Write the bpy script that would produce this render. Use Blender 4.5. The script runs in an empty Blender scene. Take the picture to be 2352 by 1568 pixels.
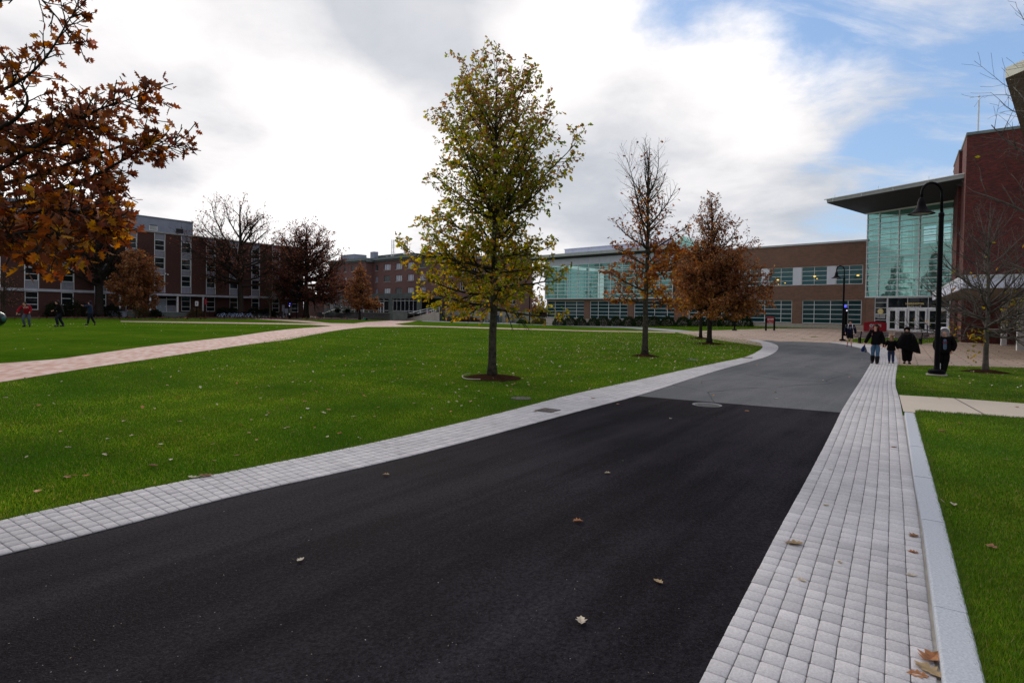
import bpy, bmesh, math, random
import numpy as np
from mathutils import Vector, Matrix
random.seed(7); rng = np.random.default_rng(11)
SC = bpy.context.scene; COL = SC.collection
R = math.radians
# ---------------------------------------------------------------- camera
F, CX, CY, RO, TH, CH = 1290., 1176., 743.6, 0.0147, math.atan(0.0206), 1.95
def setup_camera():
    c, s = math.cos(TH), math.sin(TH); cr, sr = math.cos(RO), math.sin(RO)
    R0 = Vector((1, 0, 0)); FW = Vector((0, c, -s)); U = Vector((0, s, c))
    X = cr*R0 + sr*U; Y = -sr*R0 + cr*U; Z = -FW
    m = Matrix(((X.x, Y.x, Z.x, 0), (X.y, Y.y, Z.y, 0), (X.z, Y.z, Z.z, CH), (0, 0, 0, 1)))
    cam = bpy.data.cameras.new('camera'); o = bpy.data.objects.new('camera', cam); COL.objects.link(o)
    o.matrix_world = m; cam.sensor_fit = 'HORIZONTAL'; cam.sensor_width = 36; cam.lens = F/2352*36
    cam.shift_y = -(784-CY)/2352; cam.clip_start = 0.05; cam.clip_end = 5000
    SC.camera = o
setup_camera()
SUN_AZ, SUN_EL = R(-24), R(24)      # azimuth from +Y towards +X
SC.view_settings.view_transform = 'Standard'; SC.view_settings.look = 'None'
SC.view_settings.exposure = 0.0; SC.view_settings.gamma = 1
# ---------------------------------------------------------------- node helper
class NT:
    def __init__(s, tree): s.t = tree; s.n = tree.nodes; s.l = tree.links
    def new(s, typ, **k):
        n = s.n.new(typ)
        for a, b in k.items(): setattr(n, a, b)
        return n
    def put(s, sock, v):
        if v is None: return
        if isinstance(v, bpy.types.NodeSocket): s.l.new(v, sock)
        elif isinstance(v, (tuple, list)):
            v = tuple(v)
            if len(v) == 3 and len(sock.default_value) == 4: v = v+(1,)
            sock.default_value = v
        else: sock.default_value = v
    def m(s, op, a, b=None, c=None, clamp=False):
        n = s.new('ShaderNodeMath', operation=op); n.use_clamp = clamp
        s.put(n.inputs[0], a); s.put(n.inputs[1], b)
        if c is not None: s.put(n.inputs[2], c)
        return n.outputs[0]
    def vm(s, op, a, b=None):
        n = s.new('ShaderNodeVectorMath', operation=op); s.put(n.inputs[0], a); s.put(n.inputs[1], b)
        return n.outputs['Value'] if op in ('DOT_PRODUCT', 'LENGTH', 'DISTANCE') else n.outputs[0]
    def noise(s, vec, scale, detail=4, rough=.55, dist=0., dim='3D'):
        n = s.new('ShaderNodeTexNoise', noise_dimensions=dim); s.put(n.inputs['Vector'], vec)
        n.inputs['Scale'].default_value = scale; n.inputs['Detail'].default_value = detail
        n.inputs['Roughness'].default_value = rough; n.inputs['Distortion'].default_value = dist
        return n.outputs['Fac']
    def ss(s, v, a, b, c=0., d=1., kind='SMOOTHSTEP'):
        n = s.new('ShaderNodeMapRange', interpolation_type=kind); n.clamp = True if kind == 'LINEAR' else n.clamp
        for i, x in enumerate((v, a, b, c, d)): s.put(n.inputs[i], x)
        return n.outputs[0]
    def mix(s, f, a, b, mode='MIX'):
        n = s.new('ShaderNodeMix', data_type='RGBA', blend_type=mode)
        s.put(n.inputs[0], f); s.put(n.inputs[6], a); s.put(n.inputs[7], b); return n.outputs[2]
    def ramp(s, v, stops):
        n = s.new('ShaderNodeValToRGB'); s.put(n.inputs[0], v); e = n.color_ramp.elements
        while len(e) < len(stops): e.new(.5)
        for i, (p, c) in enumerate(stops): e[i].position = p; e[i].color = tuple(c)+(1,)
        return n.outputs[0]
def pdir(px, py):
    v = Vector(ray(px, py)); v.normalize(); return v
def ray(px, py):
    a, b = px-CX, py-CY
    u = math.cos(RO)*a+math.sin(RO)*b; v = -math.sin(RO)*a+math.cos(RO)*b
    c, s = math.cos(TH), math.sin(TH)
    return (u, F*c-v*s, -F*s-v*c)
# ---------------------------------------------------------------- sky
def setup_world():
    w = bpy.data.worlds.new('World'); SC.world = w; w.use_nodes = True
    t = NT(w.node_tree); t.n.clear()
    out = t.new('ShaderNodeOutputWorld'); bg = t.new('ShaderNodeBackground')
    sky = t.new('ShaderNodeTexSky', sky_type='NISHITA'); sky.sun_disc = False
    sky.sun_elevation = SUN_EL; sky.sun_rotation = SUN_AZ; sky.air_density = 1.2; sky.dust_density = .6; sky.ozone_density = 2.5
    tc = t.new('ShaderNodeTexCoord'); d = t.vm('NORMALIZE', tc.outputs['Generated'])
    sx = t.new('ShaderNodeSeparateXYZ'); t.put(sx.inputs[0], d)
    z = t.m('MAXIMUM', sx.outputs[2], 0.0); k = t.m('ADD', z, .22)
    cx = t.new('ShaderNodeCombineXYZ'); t.put(cx.inputs[0], t.m('DIVIDE', sx.outputs[0], k)); t.put(cx.inputs[1], t.m('DIVIDE', sx.outputs[1], k))
    p = cx.outputs[0]
    n1 = t.noise(p, 1.5, 8, .55, .35); n2 = t.noise(t.vm('ADD', p, (7.3, 2.1, 4.)), 1.15, 6, .5, .25)
    n3 = t.noise(t.vm('ADD', p, (1.3, 9.1, 2.)), 3.2, 7, .6, .2)
    def blob(px, py, rpx, amp):
        c = pdir(px, py); a = math.atan(rpx/F*.9)
        v = t.ss(t.vm('DOT_PRODUCT', d, tuple(c)), math.cos(a*1.5), math.cos(a*.15))
        return t.m('MULTIPLY', v, amp)
    def total(lst):
        r = lst[0]
        for x in lst[1:]: r = t.m('ADD', r, x)
        return r
    # open blue towards the upper right, solid cloud elsewhere
    hole = total([blob(2080, 60, 420, .24), blob(1720, 0, 240, .24), blob(1500, 0, 120, .10), blob(2330, 330, 300, .09), blob(1980, 270, 240, .15), blob(2130, 420, 150, .06), blob(2200, 150, 230, .05),
                  blob(1800, 170, 170, -.17), blob(1560, 230, 260, -.16), blob(1800, 420, 320, -.15), blob(2200, 560, 300, -.10), blob(1340, 330, 300, -.12), blob(700, 400, 900, -.25), blob(1415, 165, 40, .22), blob(1300, 20, 60, .10)])
    cov = t.ss(t.m('SUBTRACT', t.m('ADD', n1, t.m('MULTIPLY', t.m('SUBTRACT', n3, .5), .75)), hole), .14, .50)
    w1 = t.new('ShaderNodeMapping'); w1.inputs['Rotation'].default_value = (0, 0, R(-35)); w1.inputs['Scale'].default_value = (1., 2.6, 1.); t.put(w1.inputs[0], p)
    wis = t.m('ADD', t.noise(w1.outputs[0], 1.9, 9, .62, .5), t.m('MULTIPLY', t.m('SUBTRACT', n3, .5), .3))
    cov = t.m('MAXIMUM', cov, t.m('MULTIPLY', t.ss(wis, .42, .72), .80))
    glow = total([blob(560, 260, 620, .24), blob(400, 170, 300, .16), blob(700, 480, 330, .16), blob(1560, 230, 260, .14), blob(1800, 190, 150, .22), blob(1250, 110, 150, .18), blob(1350, 60, 120, .10)])
    grey = total([blob(440, 345, 150, .40), blob(330, 420, 80, .22), blob(640, -20, 230, .30), blob(1010, 20, 190, .24), blob(130, 60, 120, .26), blob(1020, 180, 120, .20), blob(930, 40, 120, .12),
                  blob(1380, 300, 150, .12), blob(1700, 440, 300, .08), blob(1300, 460, 170, .06), blob(930, 540, 120, .16), blob(1180, 330, 90, .1)])
    tex = t.m('MULTIPLY', t.m('SUBTRACT', n2, .5), .95)
    tex2 = t.m('MULTIPLY', t.m('SUBTRACT', n3, .5), .50)
    br = t.m('ADD', t.m('ADD', .80, glow), t.m('ADD', tex, tex2)); br = t.m('SUBTRACT', br, grey)
    lim = t.m('ADD', .62, t.m('MULTIPLY', blob(620, 300, 800, 1.0), .12))
    br = t.m('MAXIMUM', br, t.m('ADD', lim, t.m('MULTIPLY', tex2, .6)))
    cloud = t.mix(t.ss(br, .5, 1.05), (.90, .955, 1.06), (1.03, 1.0, 1.0))
    cl = t.vm('MULTIPLY', cloud, br)
    cc = t.new('ShaderNodeVectorMath', operation='SCALE'); t.put(cc.inputs[0], cloud); t.put(cc.inputs[3], br)
    sk = t.new('ShaderNodeVectorMath', operation='SCALE'); t.put(sk.inputs[0], sky.outputs[0]); sk.inputs[3].default_value = .15
    blue = t.mix(.55, sk.outputs[0], (.32, .50, .86))
    fin0 = t.mix(cov, blue, cc.outputs[0]); dm = t.new('ShaderNodeVectorMath', operation='SCALE'); t.put(dm.inputs[0], fin0); t.put(dm.inputs[3], t.ss(sx.outputs[1], -.35, .35, .66, 1.0)); fin = dm.outputs[0]
    t.put(bg.inputs[0], fin); bg.inputs[1].default_value = 1.0
    t.l.new(bg.outputs[0], out.inputs[0])
setup_world()
def setup_sun():
    l = bpy.data.lights.new('sun', 'SUN'); l.energy = 1.35; l.angle = R(14); l.color = (1, .92, .80)
    o = bpy.data.objects.new('sun', l); COL.objects.link(o)
    d = Vector((math.sin(SUN_AZ)*math.cos(SUN_EL), math.cos(SUN_AZ)*math.cos(SUN_EL), math.sin(SUN_EL)))
    o.rotation_euler = d.to_track_quat('Z', 'Y').to_euler(); o.location = (0, 0, 60)
setup_sun()
# ---------------------------------------------------------------- terrain and measuring
def sst(t): t = max(0, min(1, t)); return t*t*(3-2*t)
def H(x, y):
    z = 0.6*math.exp(-((x+30)**2+(y-36)**2)/(2*15.**2))
    z += 0.22*sst((y-70)/20)*sst((-10-x)/25)
    z += 0.7*sst((y-42)/18)*sst((x-6)/26)
    return z
def G(px, py, dz=0.):
    "ground point seen at photo position (2352 wide)"
    r = ray(px, py); z = 0
    for i in range(50):
        t = (z+dz-CH)/r[2]; x, y = r[0]*t, r[1]*t; z = .5*z+.5*H(x, y)
    return Vector((x, y, H(x, y)+dz))
def hz(px): return 717+.0147*(px-1176)
def at(px, py, D):
    r = ray(px, py); t = D/r[1]; return Vector((r[0]*t, D, CH+r[2]*t))
def vp(x): r = ray(x, hz(x)); return (r[0], r[1])
class Fac:
    "a vertical plane: P origin, d along, n towards the viewer"
    def __init__(s, P, d):
        n = math.hypot(*d); s.P = (P[0], P[1]); s.d = (d[0]/n, d[1]/n); s.n = (s.d[1], -s.d[0])
        if s.n[0]*P[0]+s.n[1]*P[1] > 0: s.n = (-s.n[0], -s.n[1])
    def hit(s, px, py, w=0):
        r = ray(px, py); q = (s.P[0]+s.n[0]*w, s.P[1]+s.n[1]*w)
        t = (q[0]*s.n[0]+q[1]*s.n[1])/(r[0]*s.n[0]+r[1]*s.n[1]); x, y = r[0]*t, r[1]*t
        return ((x-q[0])*s.d[0]+(y-q[1])*s.d[1], CH+r[2]*t)
    def pt(s, u, w, z): return (s.P[0]+s.d[0]*u+s.n[0]*w, s.P[1]+s.d[1]*u+s.n[1]*w, z)
# ---------------------------------------------------------------- materials
def mat(name, c1, c2=None, rough=.7, scale=3., bump=0., bscale=None, metal=0., spec=.5, detail=5, coat=0.):
    m = bpy.data.materials.new(name); m.use_nodes = True; t = NT(m.node_tree)
    b = t.n['Principled BSDF']; tc = t.new('ShaderNodeTexCoord')
    c2 = c2 or tuple(x*.8 for x in c1)
    n = t.noise(tc.outputs['Object'], scale, detail, .6)
    t.put(b.inputs['Base Color'], t.mix(t.ss(n, .3, .7), c1, c2))
    b.inputs['Roughness'].default_value = rough; b.inputs['Metallic'].default_value = metal
    b.inputs['Specular IOR Level'].default_value = spec; b.inputs['Coat Weight'].default_value = coat
    if bump:
        bp = t.new('ShaderNodeBump'); bp.inputs['Strength'].default_value = bump; bp.inputs['Distance'].default_value = .02
        t.put(bp.inputs['Height'], t.noise(tc.outputs['Object'], bscale or scale*6, 4, .6)); t.put(b.inputs['Normal'], bp.outputs[0])
    return m
def brick_mat(name, c1, c2, cm, bw=.2, bh=.067, mortar=.01, var=.5, big=.25, rough=.85, offset=.5, bump=.5, noise_amp=.35):
    m = bpy.data.materials.new(name); m.use_nodes = True; t = NT(m.node_tree); b = t.n['Principled BSDF']
    uv = t.new('ShaderNodeUVMap').outputs[0]
    br = t.new('ShaderNodeTexBrick'); br.offset = offset
    t.put(br.inputs['Vector'], uv); t.put(br.inputs['Color1'], c1); t.put(br.inputs['Color2'], c2); t.put(br.inputs['Mortar'], cm)
    br.inputs['Scale'].default_value = 1; br.inputs['Mortar Size'].default_value = mortar
    br.inputs['Brick Width'].default_value = bw; br.inputs['Row Height'].default_value = bh; br.inputs['Bias'].default_value = var-.5
    br.inputs['Mortar Smooth'].default_value = .2
    n = t.noise(uv, big, 6, .65); n2 = t.noise(uv, 9., 3, .6)
    f = t.m('ADD', t.m('MULTIPLY', t.m('SUBTRACT', n, .5), noise_amp*1.6), t.m('MULTIPLY', t.m('SUBTRACT', n2, .5), noise_amp)); f = t.m('ADD', f, 1.)
    sc = t.new('ShaderNodeVectorMath', operation='SCALE'); t.put(sc.inputs[0], br.outputs['Color']); t.put(sc.inputs[3], f)
    t.put(b.inputs['Base Color'], sc.outputs[0]); b.inputs['Roughness'].default_value = rough
    bp = t.new('ShaderNodeBump'); bp.inputs['Strength'].default_value = bump; bp.inputs['Distance'].default_value = .01; bp.invert = True
    t.put(bp.inputs['Height'], br.outputs['Fac']); t.put(b.inputs['Normal'], bp.outputs[0])
    return m
def glass_mat(name, tint, rough=.02, trans=0., metal=.0, spec=.8, wav=.0, ior=1.6):
    "window glass: mirror-like coat over a tinted body; trans lets light through"
    m = bpy.data.materials.new(name); m.use_nodes = True; t = NT(m.node_tree); b = t.n['Principled BSDF']
    out = t.n['Material Output']
    t.put(b.inputs['Base Color'], tint); b.inputs['Roughness'].default_value = rough
    b.inputs['Specular IOR Level'].default_value = spec; b.inputs['IOR'].default_value = ior; b.inputs['Metallic'].default_value = metal
    if wav:
        tc = t.new('ShaderNodeTexCoord'); bp = t.new('ShaderNodeBump'); bp.inputs['Strength'].default_value = wav; bp.inputs['Distance'].default_value = .05
        t.put(bp.inputs['Height'], t.noise(tc.outputs['Object'], .8, 2, .5)); t.put(b.inputs['Normal'], bp.outputs[0])
    if trans:
        tr = t.new('ShaderNodeBsdfTransparent'); t.put(tr.inputs[0], (.62, .90, .84))
        mx = t.new('ShaderNodeMixShader'); mx.inputs[0].default_value = trans
        t.l.new(b.outputs[0], mx.inputs[1]); t.l.new(tr.outputs[0], mx.inputs[2]); t.l.new(mx.outputs[0], out.inputs[0])
    return m
def leaf_mat(name, trans=.45, rough=.6):
    m = bpy.data.materials.new(name); m.use_nodes = True; t = NT(m.node_tree); out = t.n['Material Output']; b = t.n['Principled BSDF']
    a = t.new('ShaderNodeAttribute'); a.attribute_name = 'Col'
    tc = t.new('ShaderNodeTexCoord'); n = t.noise(tc.outputs['Object'], 25., 3, .6)
    sc = t.new('ShaderNodeVectorMath', operation='SCALE'); t.put(sc.inputs[0], a.outputs['Color']); t.put(sc.inputs[3], t.ss(n, .2, .8, .65, 1.35))
    t.put(b.inputs['Base Color'], sc.outputs[0]); b.inputs['Roughness'].default_value = rough; b.inputs['Specular IOR Level'].default_value = .3
    tr = t.new('ShaderNodeBsdfTranslucent'); sat = t.new('ShaderNodeHueSaturation'); sat.inputs['Saturation'].default_value = 1.15; sat.inputs['Value'].default_value = 1.5
    t.put(sat.inputs['Color'], sc.outputs[0]); t.put(tr.inputs[0], sat.outputs[0])
    mx = t.new('ShaderNodeMixShader'); mx.inputs[0].default_value = trans
    t.l.new(b.outputs[0], mx.inputs[1]); t.l.new(tr.outputs[0], mx.inputs[2]); t.l.new(mx.outputs[0], out.inputs[0])
    return m
# ---------------------------------------------------------------- mesh helpers
OFF = {}
def tag(o, label=None, cat=None, group=None, kind=None):
    for k, v in (('label', label), ('category', cat), ('group', group), ('kind', kind)):
        if v: o[k] = v
    return o
def empty(name, loc=(0, 0, 0), label=None, cat=None, group=None, rz=0.):
    o = bpy.data.objects.new(name, None); COL.objects.link(o); o.location = loc; o.rotation_euler.z = rz
    OFF[o.name] = Vector(loc) if rz == 0 else Vector((0, 0, 0)); o.empty_display_size = .3
    return tag(o, label, cat, group)
def children(o): return [c for c in bpy.data.objects if c.parent == o]
def copy_tree(o, kids=None):
    c = o.copy(); COL.objects.link(c)
    for ch in o.children:
        k = copy_tree(ch); k.parent = c
    return c
class MB:
    def __init__(s): s.v = []; s.f = []
    def poly(s, pts, faces):
        n = len(s.v); s.v += [tuple(p) for p in pts]; s.f += [tuple(i+n for i in f) for f in faces]; return s
    def quad(s, a, b, c, d): return s.poly((a, b, c, d), [(0, 1, 2, 3)])
    def hexa(s, p): # 4 bottom, 4 top
        return s.poly(p, [(0, 3, 2, 1), (4, 5, 6, 7), (0, 1, 5, 4), (1, 2, 6, 5), (2, 3, 7, 6), (3, 0, 4, 7)])
    def box(s, x0, x1, y0, y1, z0, z1):
        return s.hexa([(x0, y0, z0), (x1, y0, z0), (x1, y1, z0), (x0, y1, z0), (x0, y0, z1), (x1, y0, z1), (x1, y1, z1), (x0, y1, z1)])
    def fbox(s, fc, u0, u1, w0, w1, z0, z1):
        P = fc.pt
        return s.hexa([P(u0, w0, z0), P(u1, w0, z0), P(u1, w1, z0), P(u0, w1, z0), P(u0, w0, z1), P(u1, w0, z1), P(u1, w1, z1), P(u0, w1, z1)])
    def tube(s, pts, rad, n=6, cap=True):
        pts = [Vector(p) for p in pts]; m = len(pts)
        if not hasattr(rad, '__len__'): rad = [rad]*m
        base = len(s.v); ref = None
        for i, p in enumerate(pts):
            t = (pts[min(i+1, m-1)]-pts[max(i-1, 0)])
            if t.length < 1e-9: t = Vector((0, 0, 1))
            t.normalize()
            if ref is None: ref = Vector((1, 0, 0)) if abs(t.x) < .8 else Vector((0, 1, 0))
            a = (ref-t*ref.dot(t)); a.normalize(); b = t.cross(a); ref = a
            for k in range(n):
                q = 2*math.pi*k/n; w = p+(a*math.cos(q)+b*math.sin(q))*rad[i]; s.v.append((w.x, w.y, w.z))
        for i in range(m-1):
            for k in range(n):
                k2 = (k+1) % n; s.f.append((base+i*n+k, base+i*n+k2, base+(i+1)*n+k2, base+(i+1)*n+k))
        if cap: s.f.append(tuple(base+k for k in range(n))[::-1]); s.f.append(tuple(base+(m-1)*n+k for k in range(n)))
        return s
    def bar(s, a, b, w, h=None):
        a, b = Vector(a), Vector(b); h = h or w; t = (b-a).normalized(); up = Vector((0, 0, 1)) if abs(t.z) < .95 else Vector((0, 1, 0))
        x = t.cross(up).normalized()*w/2; y = x.normalized().cross(t).normalized()*h/2
        return s.hexa([a-x-y, a+x-y, b+x-y, b-x-y, a-x+y, a+x+y, b+x+y, b-x+y])
    def lathe(s, prof, c=(0, 0, 0), n=16):
        base = len(s.v)
        for r, z in prof:
            for k in range(n): q = 2*math.pi*k/n; s.v.append((c[0]+r*math.cos(q), c[1]+r*math.sin(q), c[2]+z))
        for i in range(len(prof)-1):
            for k in range(n): k2 = (k+1) % n; s.f.append((base+i*n+k, base+i*n+k2, base+(i+1)*n+k2, base+(i+1)*n+k))
        s.f.append(tuple(base+k for k in range(n))[::-1]); s.f.append(tuple(base+(len(prof)-1)*n+k for k in range(n)))
        return s
    def build(s, name, m, parent=None, smooth=False, uv=False, kind=None, bevel=0.):
        off = OFF.get(parent.name, Vector((0, 0, 0))) if parent else Vector((0, 0, 0))
        me = bpy.data.meshes.new(name); me.from_pydata([(a-off.x, b-off.y, c-off.z) for a, b, c in s.v], [], s.f)
        me.materials.append(m); me.update()
        if uv:
            l = me.uv_layers.new(name='UVMap').data
            for p in me.polygons:
                n = p.normal
                if abs(n.z) > .7: tx, ty = Vector((1, 0, 0)), Vector((0, 1, 0))
                else: tx = Vector((-n.y, n.x, 0)).normalized(); ty = Vector((0, 0, 1))
                for li in p.loop_indices:
                    c = me.vertices[me.loops[li].vertex_index].co+off; l[li].uv = (c.dot(tx), c.dot(ty))
        if smooth:
            for p in me.polygons: p.use_smooth = True
        o = bpy.data.objects.new(name, me); COL.objects.link(o)
        if parent: o.parent = parent; OFF[o.name] = off
        else: OFF[o.name] = Vector((0, 0, 0))
        if kind: o['kind'] = kind
        if bevel:
            b = o.modifiers.new('bevel', 'BEVEL'); b.width = bevel; b.segments = 2; b.limit_method = 'ANGLE'
        return o
def np_mesh(name, verts, sizes, idx, m, parent=None, col=None, smooth=False, kind=None):
    "verts (N,3); sizes per face; idx flat; col per vertex (N,3)"
    off = OFF.get(parent.name, Vector((0, 0, 0))) if parent else Vector((0, 0, 0))
    me = bpy.data.meshes.new(name); nv = len(verts); nf = len(sizes)
    me.vertices.add(nv); me.vertices.foreach_set('co', (np.asarray(verts, float)-np.array(off)).astype(np.float32).ravel())
    me.loops.add(len(idx)); me.loops.foreach_set('vertex_index', np.asarray(idx, np.int32))
    me.polygons.add(nf); st = np.concatenate([[0], np.cumsum(sizes)[:-1]]).astype(np.int32)
    me.polygons.foreach_set('loop_start', st)
    if smooth: me.polygons.foreach_set('use_smooth', np.ones(nf, bool))
    me.update(calc_edges=True)
    if col is not None:
        a = me.color_attributes.new('Col', 'FLOAT_COLOR', 'POINT')
        c = np.ones((nv, 4), np.float32); c[:, :3] = col; a.data.foreach_set('color', c.ravel())
    me.materials.append(m); o = bpy.data.objects.new(name, me); COL.objects.link(o)
    if parent: o.parent = parent
    OFF[o.name] = off
    if kind: o['kind'] = kind
    return o
OAK = (np.array([(-.18, 0), (0, 0), (.10, .09), (.20, .30), (.30, .12), (.46, .40), (.56, .15), (.74, .27), (.80, .10), (1., 0)]), 'halves')
OAKS = (np.array([(0, 0), (.18, .22), (.34, .12), (.58, .34), (.78, .16), (1., 0)]), 'halves')
SIMP = (np.array([(0, 0), (.3, .26), (.7, .22), (1., 0)]), 'halves')
DIAM = (np.array([(0, 0), (.45, .3), (1., 0)]), 'halves')
def leaves(name, P, D, N, S, C, tmpl, m, parent=None, fold=.35, curl=.25, kind=None, wid=1.):
    "leaf blades at P, pointing along D, face normal N, length S, colour C"
    T = tmpl[0]; k = len(T); n = len(P)
    D = D/np.linalg.norm(D, axis=1)[:, None]; N = N-D*np.sum(N*D, 1)[:, None]; N /= (np.linalg.norm(N, axis=1)[:, None]+1e-9)
    B = np.cross(N, D)
    x = T[:, 0]; y = T[:, 1]*wid
    cu = (rng.random(n)*1.4-.4)*curl; fo = (rng.random(n)*.9+.1)*fold
    def side(sg):
        z = fo[:, None]*np.abs(y)[None]+cu[:, None]*(x**2)[None]
        return P[:, None]+S[:, None, None]*(x[None, :, None]*D[:, None]+sg*y[None, :, None]*B[:, None]+z[:, :, None]*N[:, None])
    V = np.concatenate([side(1), side(-1)[:, ::-1]], 1).reshape(-1, 3)
    idx = np.arange(n*2*k, dtype=np.int32); sizes = np.full(n*2, k)
    return np_mesh(name, V, sizes, idx, m, parent, col=np.repeat(C, 2*k, 0), kind=kind)
def pal(cols, n, jit=.25, w=None):
    c = np.array(cols, float); i = rng.choice(len(c), n, p=w)
    j = 1+(rng.random((n, 1))-.5)*2*jit; return np.clip(c[i]*j*(1+(rng.random((n, 3))-.5)*.2), 0, 1)
def rdir(n):
    v = rng.normal(size=(n, 3)); return v/np.linalg.norm(v, axis=1)[:, None]
def text_mesh(name, s, size, m, parent, origin, xdir, ydir, thick=.01, align='CENTER', bold=0.):
    "real letters, laid on a plane given by xdir / ydir"
    cu = bpy.data.curves.new(name, 'FONT'); cu.body = s; cu.size = size; cu.align_x = align; cu.align_y = 'CENTER'; cu.extrude = thick/2; cu.offset = bold; cu.resolution_u = 3
    o = bpy.data.objects.new(name, cu); me = bpy.data.meshes.new_from_object(o); bpy.data.objects.remove(o); bpy.data.curves.remove(cu)
    X, Y = Vector(xdir).normalized(), Vector(ydir).normalized(); Z = X.cross(Y); O = Vector(origin)
    off = OFF.get(parent.name, Vector((0, 0, 0))) if parent else Vector((0, 0, 0))
    for v in me.vertices: v.co = O+X*v.co.x+Y*v.co.y+Z*v.co.z-off
    me.materials.clear(); me.materials.append(m)
    q = bpy.data.objects.new(name, me); COL.objects.link(q)
    if parent: q.parent = parent
    OFF[q.name] = off
    return q
# ================================================================ ground
def sheet(name, poly, dz, m, rot=0., kind='structure', world=False, step=2.5):
    P = [Vector((p[0], p[1], 0)) for p in poly] if world else [G(*p) for p in poly]
    bm = bmesh.new(); vs = [bm.verts.new((p.x, p.y, 0)) for p in P]; f = bm.faces.new(vs)
    bmesh.ops.triangulate(bm, faces=[f], ngon_method='EAR_CLIP')
    xs = [p.x for p in P]; ys = [p.y for p in P]
    def cuts(a, b): return [k*step for k in range(int(max(a, -75)//step), int(min(b, 120)//step)+2)]
    for x in cuts(min(xs), max(xs)):
        bmesh.ops.bisect_plane(bm, geom=bm.verts[:]+bm.edges[:]+bm.faces[:], plane_co=(x, 0, 0), plane_no=(1, 0, 0))
    for y in cuts(min(ys), max(ys)):
        bmesh.ops.bisect_plane(bm, geom=bm.verts[:]+bm.edges[:]+bm.faces[:], plane_co=(0, y, 0), plane_no=(0, 1, 0))
    bmesh.ops.triangulate(bm, faces=bm.faces[:])
    for f in bm.faces:
        f.normal_update()
        if f.normal.z < 0: f.normal_flip()
    for v in bm.verts: v.co.z = H(v.co.x, v.co.y)+dz
    me = bpy.data.meshes.new(name); bm.to_mesh(me); bm.free()
    uv = me.uv_layers.new(name='UVMap').data; c, s = math.cos(rot), math.sin(rot)
    for l in me.loops:
        q = me.vertices[l.vertex_index].co; uv[l.index].uv = (c*q.x+s*q.y, -s*q.x+c*q.y)
    me.materials.append(m); o = bpy.data.objects.new(name, me); COL.objects.link(o); o['kind'] = kind; OFF[o.name] = Vector((0, 0, 0))
    return o
def resample(P, n):
    d = [0.]
    for a, b in zip(P, P[1:]): d.append(d[-1]+(b-a).length)
    out = []
    for i in range(n):
        t = d[-1]*i/(n-1); k = 0
        while k < len(P)-2 and d[k+1] < t: k += 1
        q = (t-d[k])/max(1e-9, d[k+1]-d[k]); out.append(P[k].lerp(P[k+1], max(0, min(1, q))))
    return out
def smooth_line(P, it=2):
    for _ in range(it):
        Q = [P[0]]
        for a, b in zip(P, P[1:]): Q += [a.lerp(b, .25), a.lerp(b, .75)]
        Q.append(P[-1]); P = Q
    return P
def flat(P): return [Vector((p.x, p.y, 0)) for p in P]
def project_on(P, Q):
    "for each point of P the nearest point on polyline Q, kept monotone"
    out = []
    for p in P:
        best = None
        for a, b in zip(Q, Q[1:]):
            ab = b-a; t = max(0, min(1, (p-a).dot(ab)/max(1e-9, ab.length_squared))); q = a+ab*t; d = (p-q).length
            if best is None or d < best[0]: best = (d, q)
        out.append(best[1])
    return out
def band(name, A, B, dz, m, rows, n=160):
    "strip of pavers between the edge lines A and B (world, flat)"
    A = resample(A, n); B2 = project_on(A, B)
    for _ in range(14): B2 = [B2[0]]+[(a+b*2+c)/4 for a, b, c in zip(B2, B2[1:], B2[2:])]+[B2[-1]]
    W = sum((a-b).length for a, b in zip(A, B2))/n
    me = bpy.data.meshes.new(name); V = []; UV = []; s = 0; fs = []; K = 2
    for i, (a, b) in enumerate(zip(A, B2)):
        if i: s += ((a+b)/2-(A[i-1]+B2[i-1])/2).length
        for k in range(K+1):
            q = a.lerp(b, k/K); V.append((q.x, q.y, H(q.x, q.y)+dz)); UV.append((s, rows*k/K*(W/rows)))
    for i in range(n-1):
        for k in range(K):
            j = i*(K+1)+k; fs.append((j, j+1, j+K+2, j+K+1))
    me.from_pydata(V, [], fs); uv = me.uv_layers.new(name='UVMap').data
    for l in me.loops: uv[l.index].uv = UV[l.vertex_index]
    me.update()
    if me.polygons[0].normal.z < 0: me.flip_normals()
    me.materials.append(m); o = bpy.data.objects.new(name, me); COL.objects.link(o); o['kind'] = 'structure'
    pavers(name, A, B2, dz, rows, rows and W/rows)
    return o, W
PITCH = .138
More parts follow.
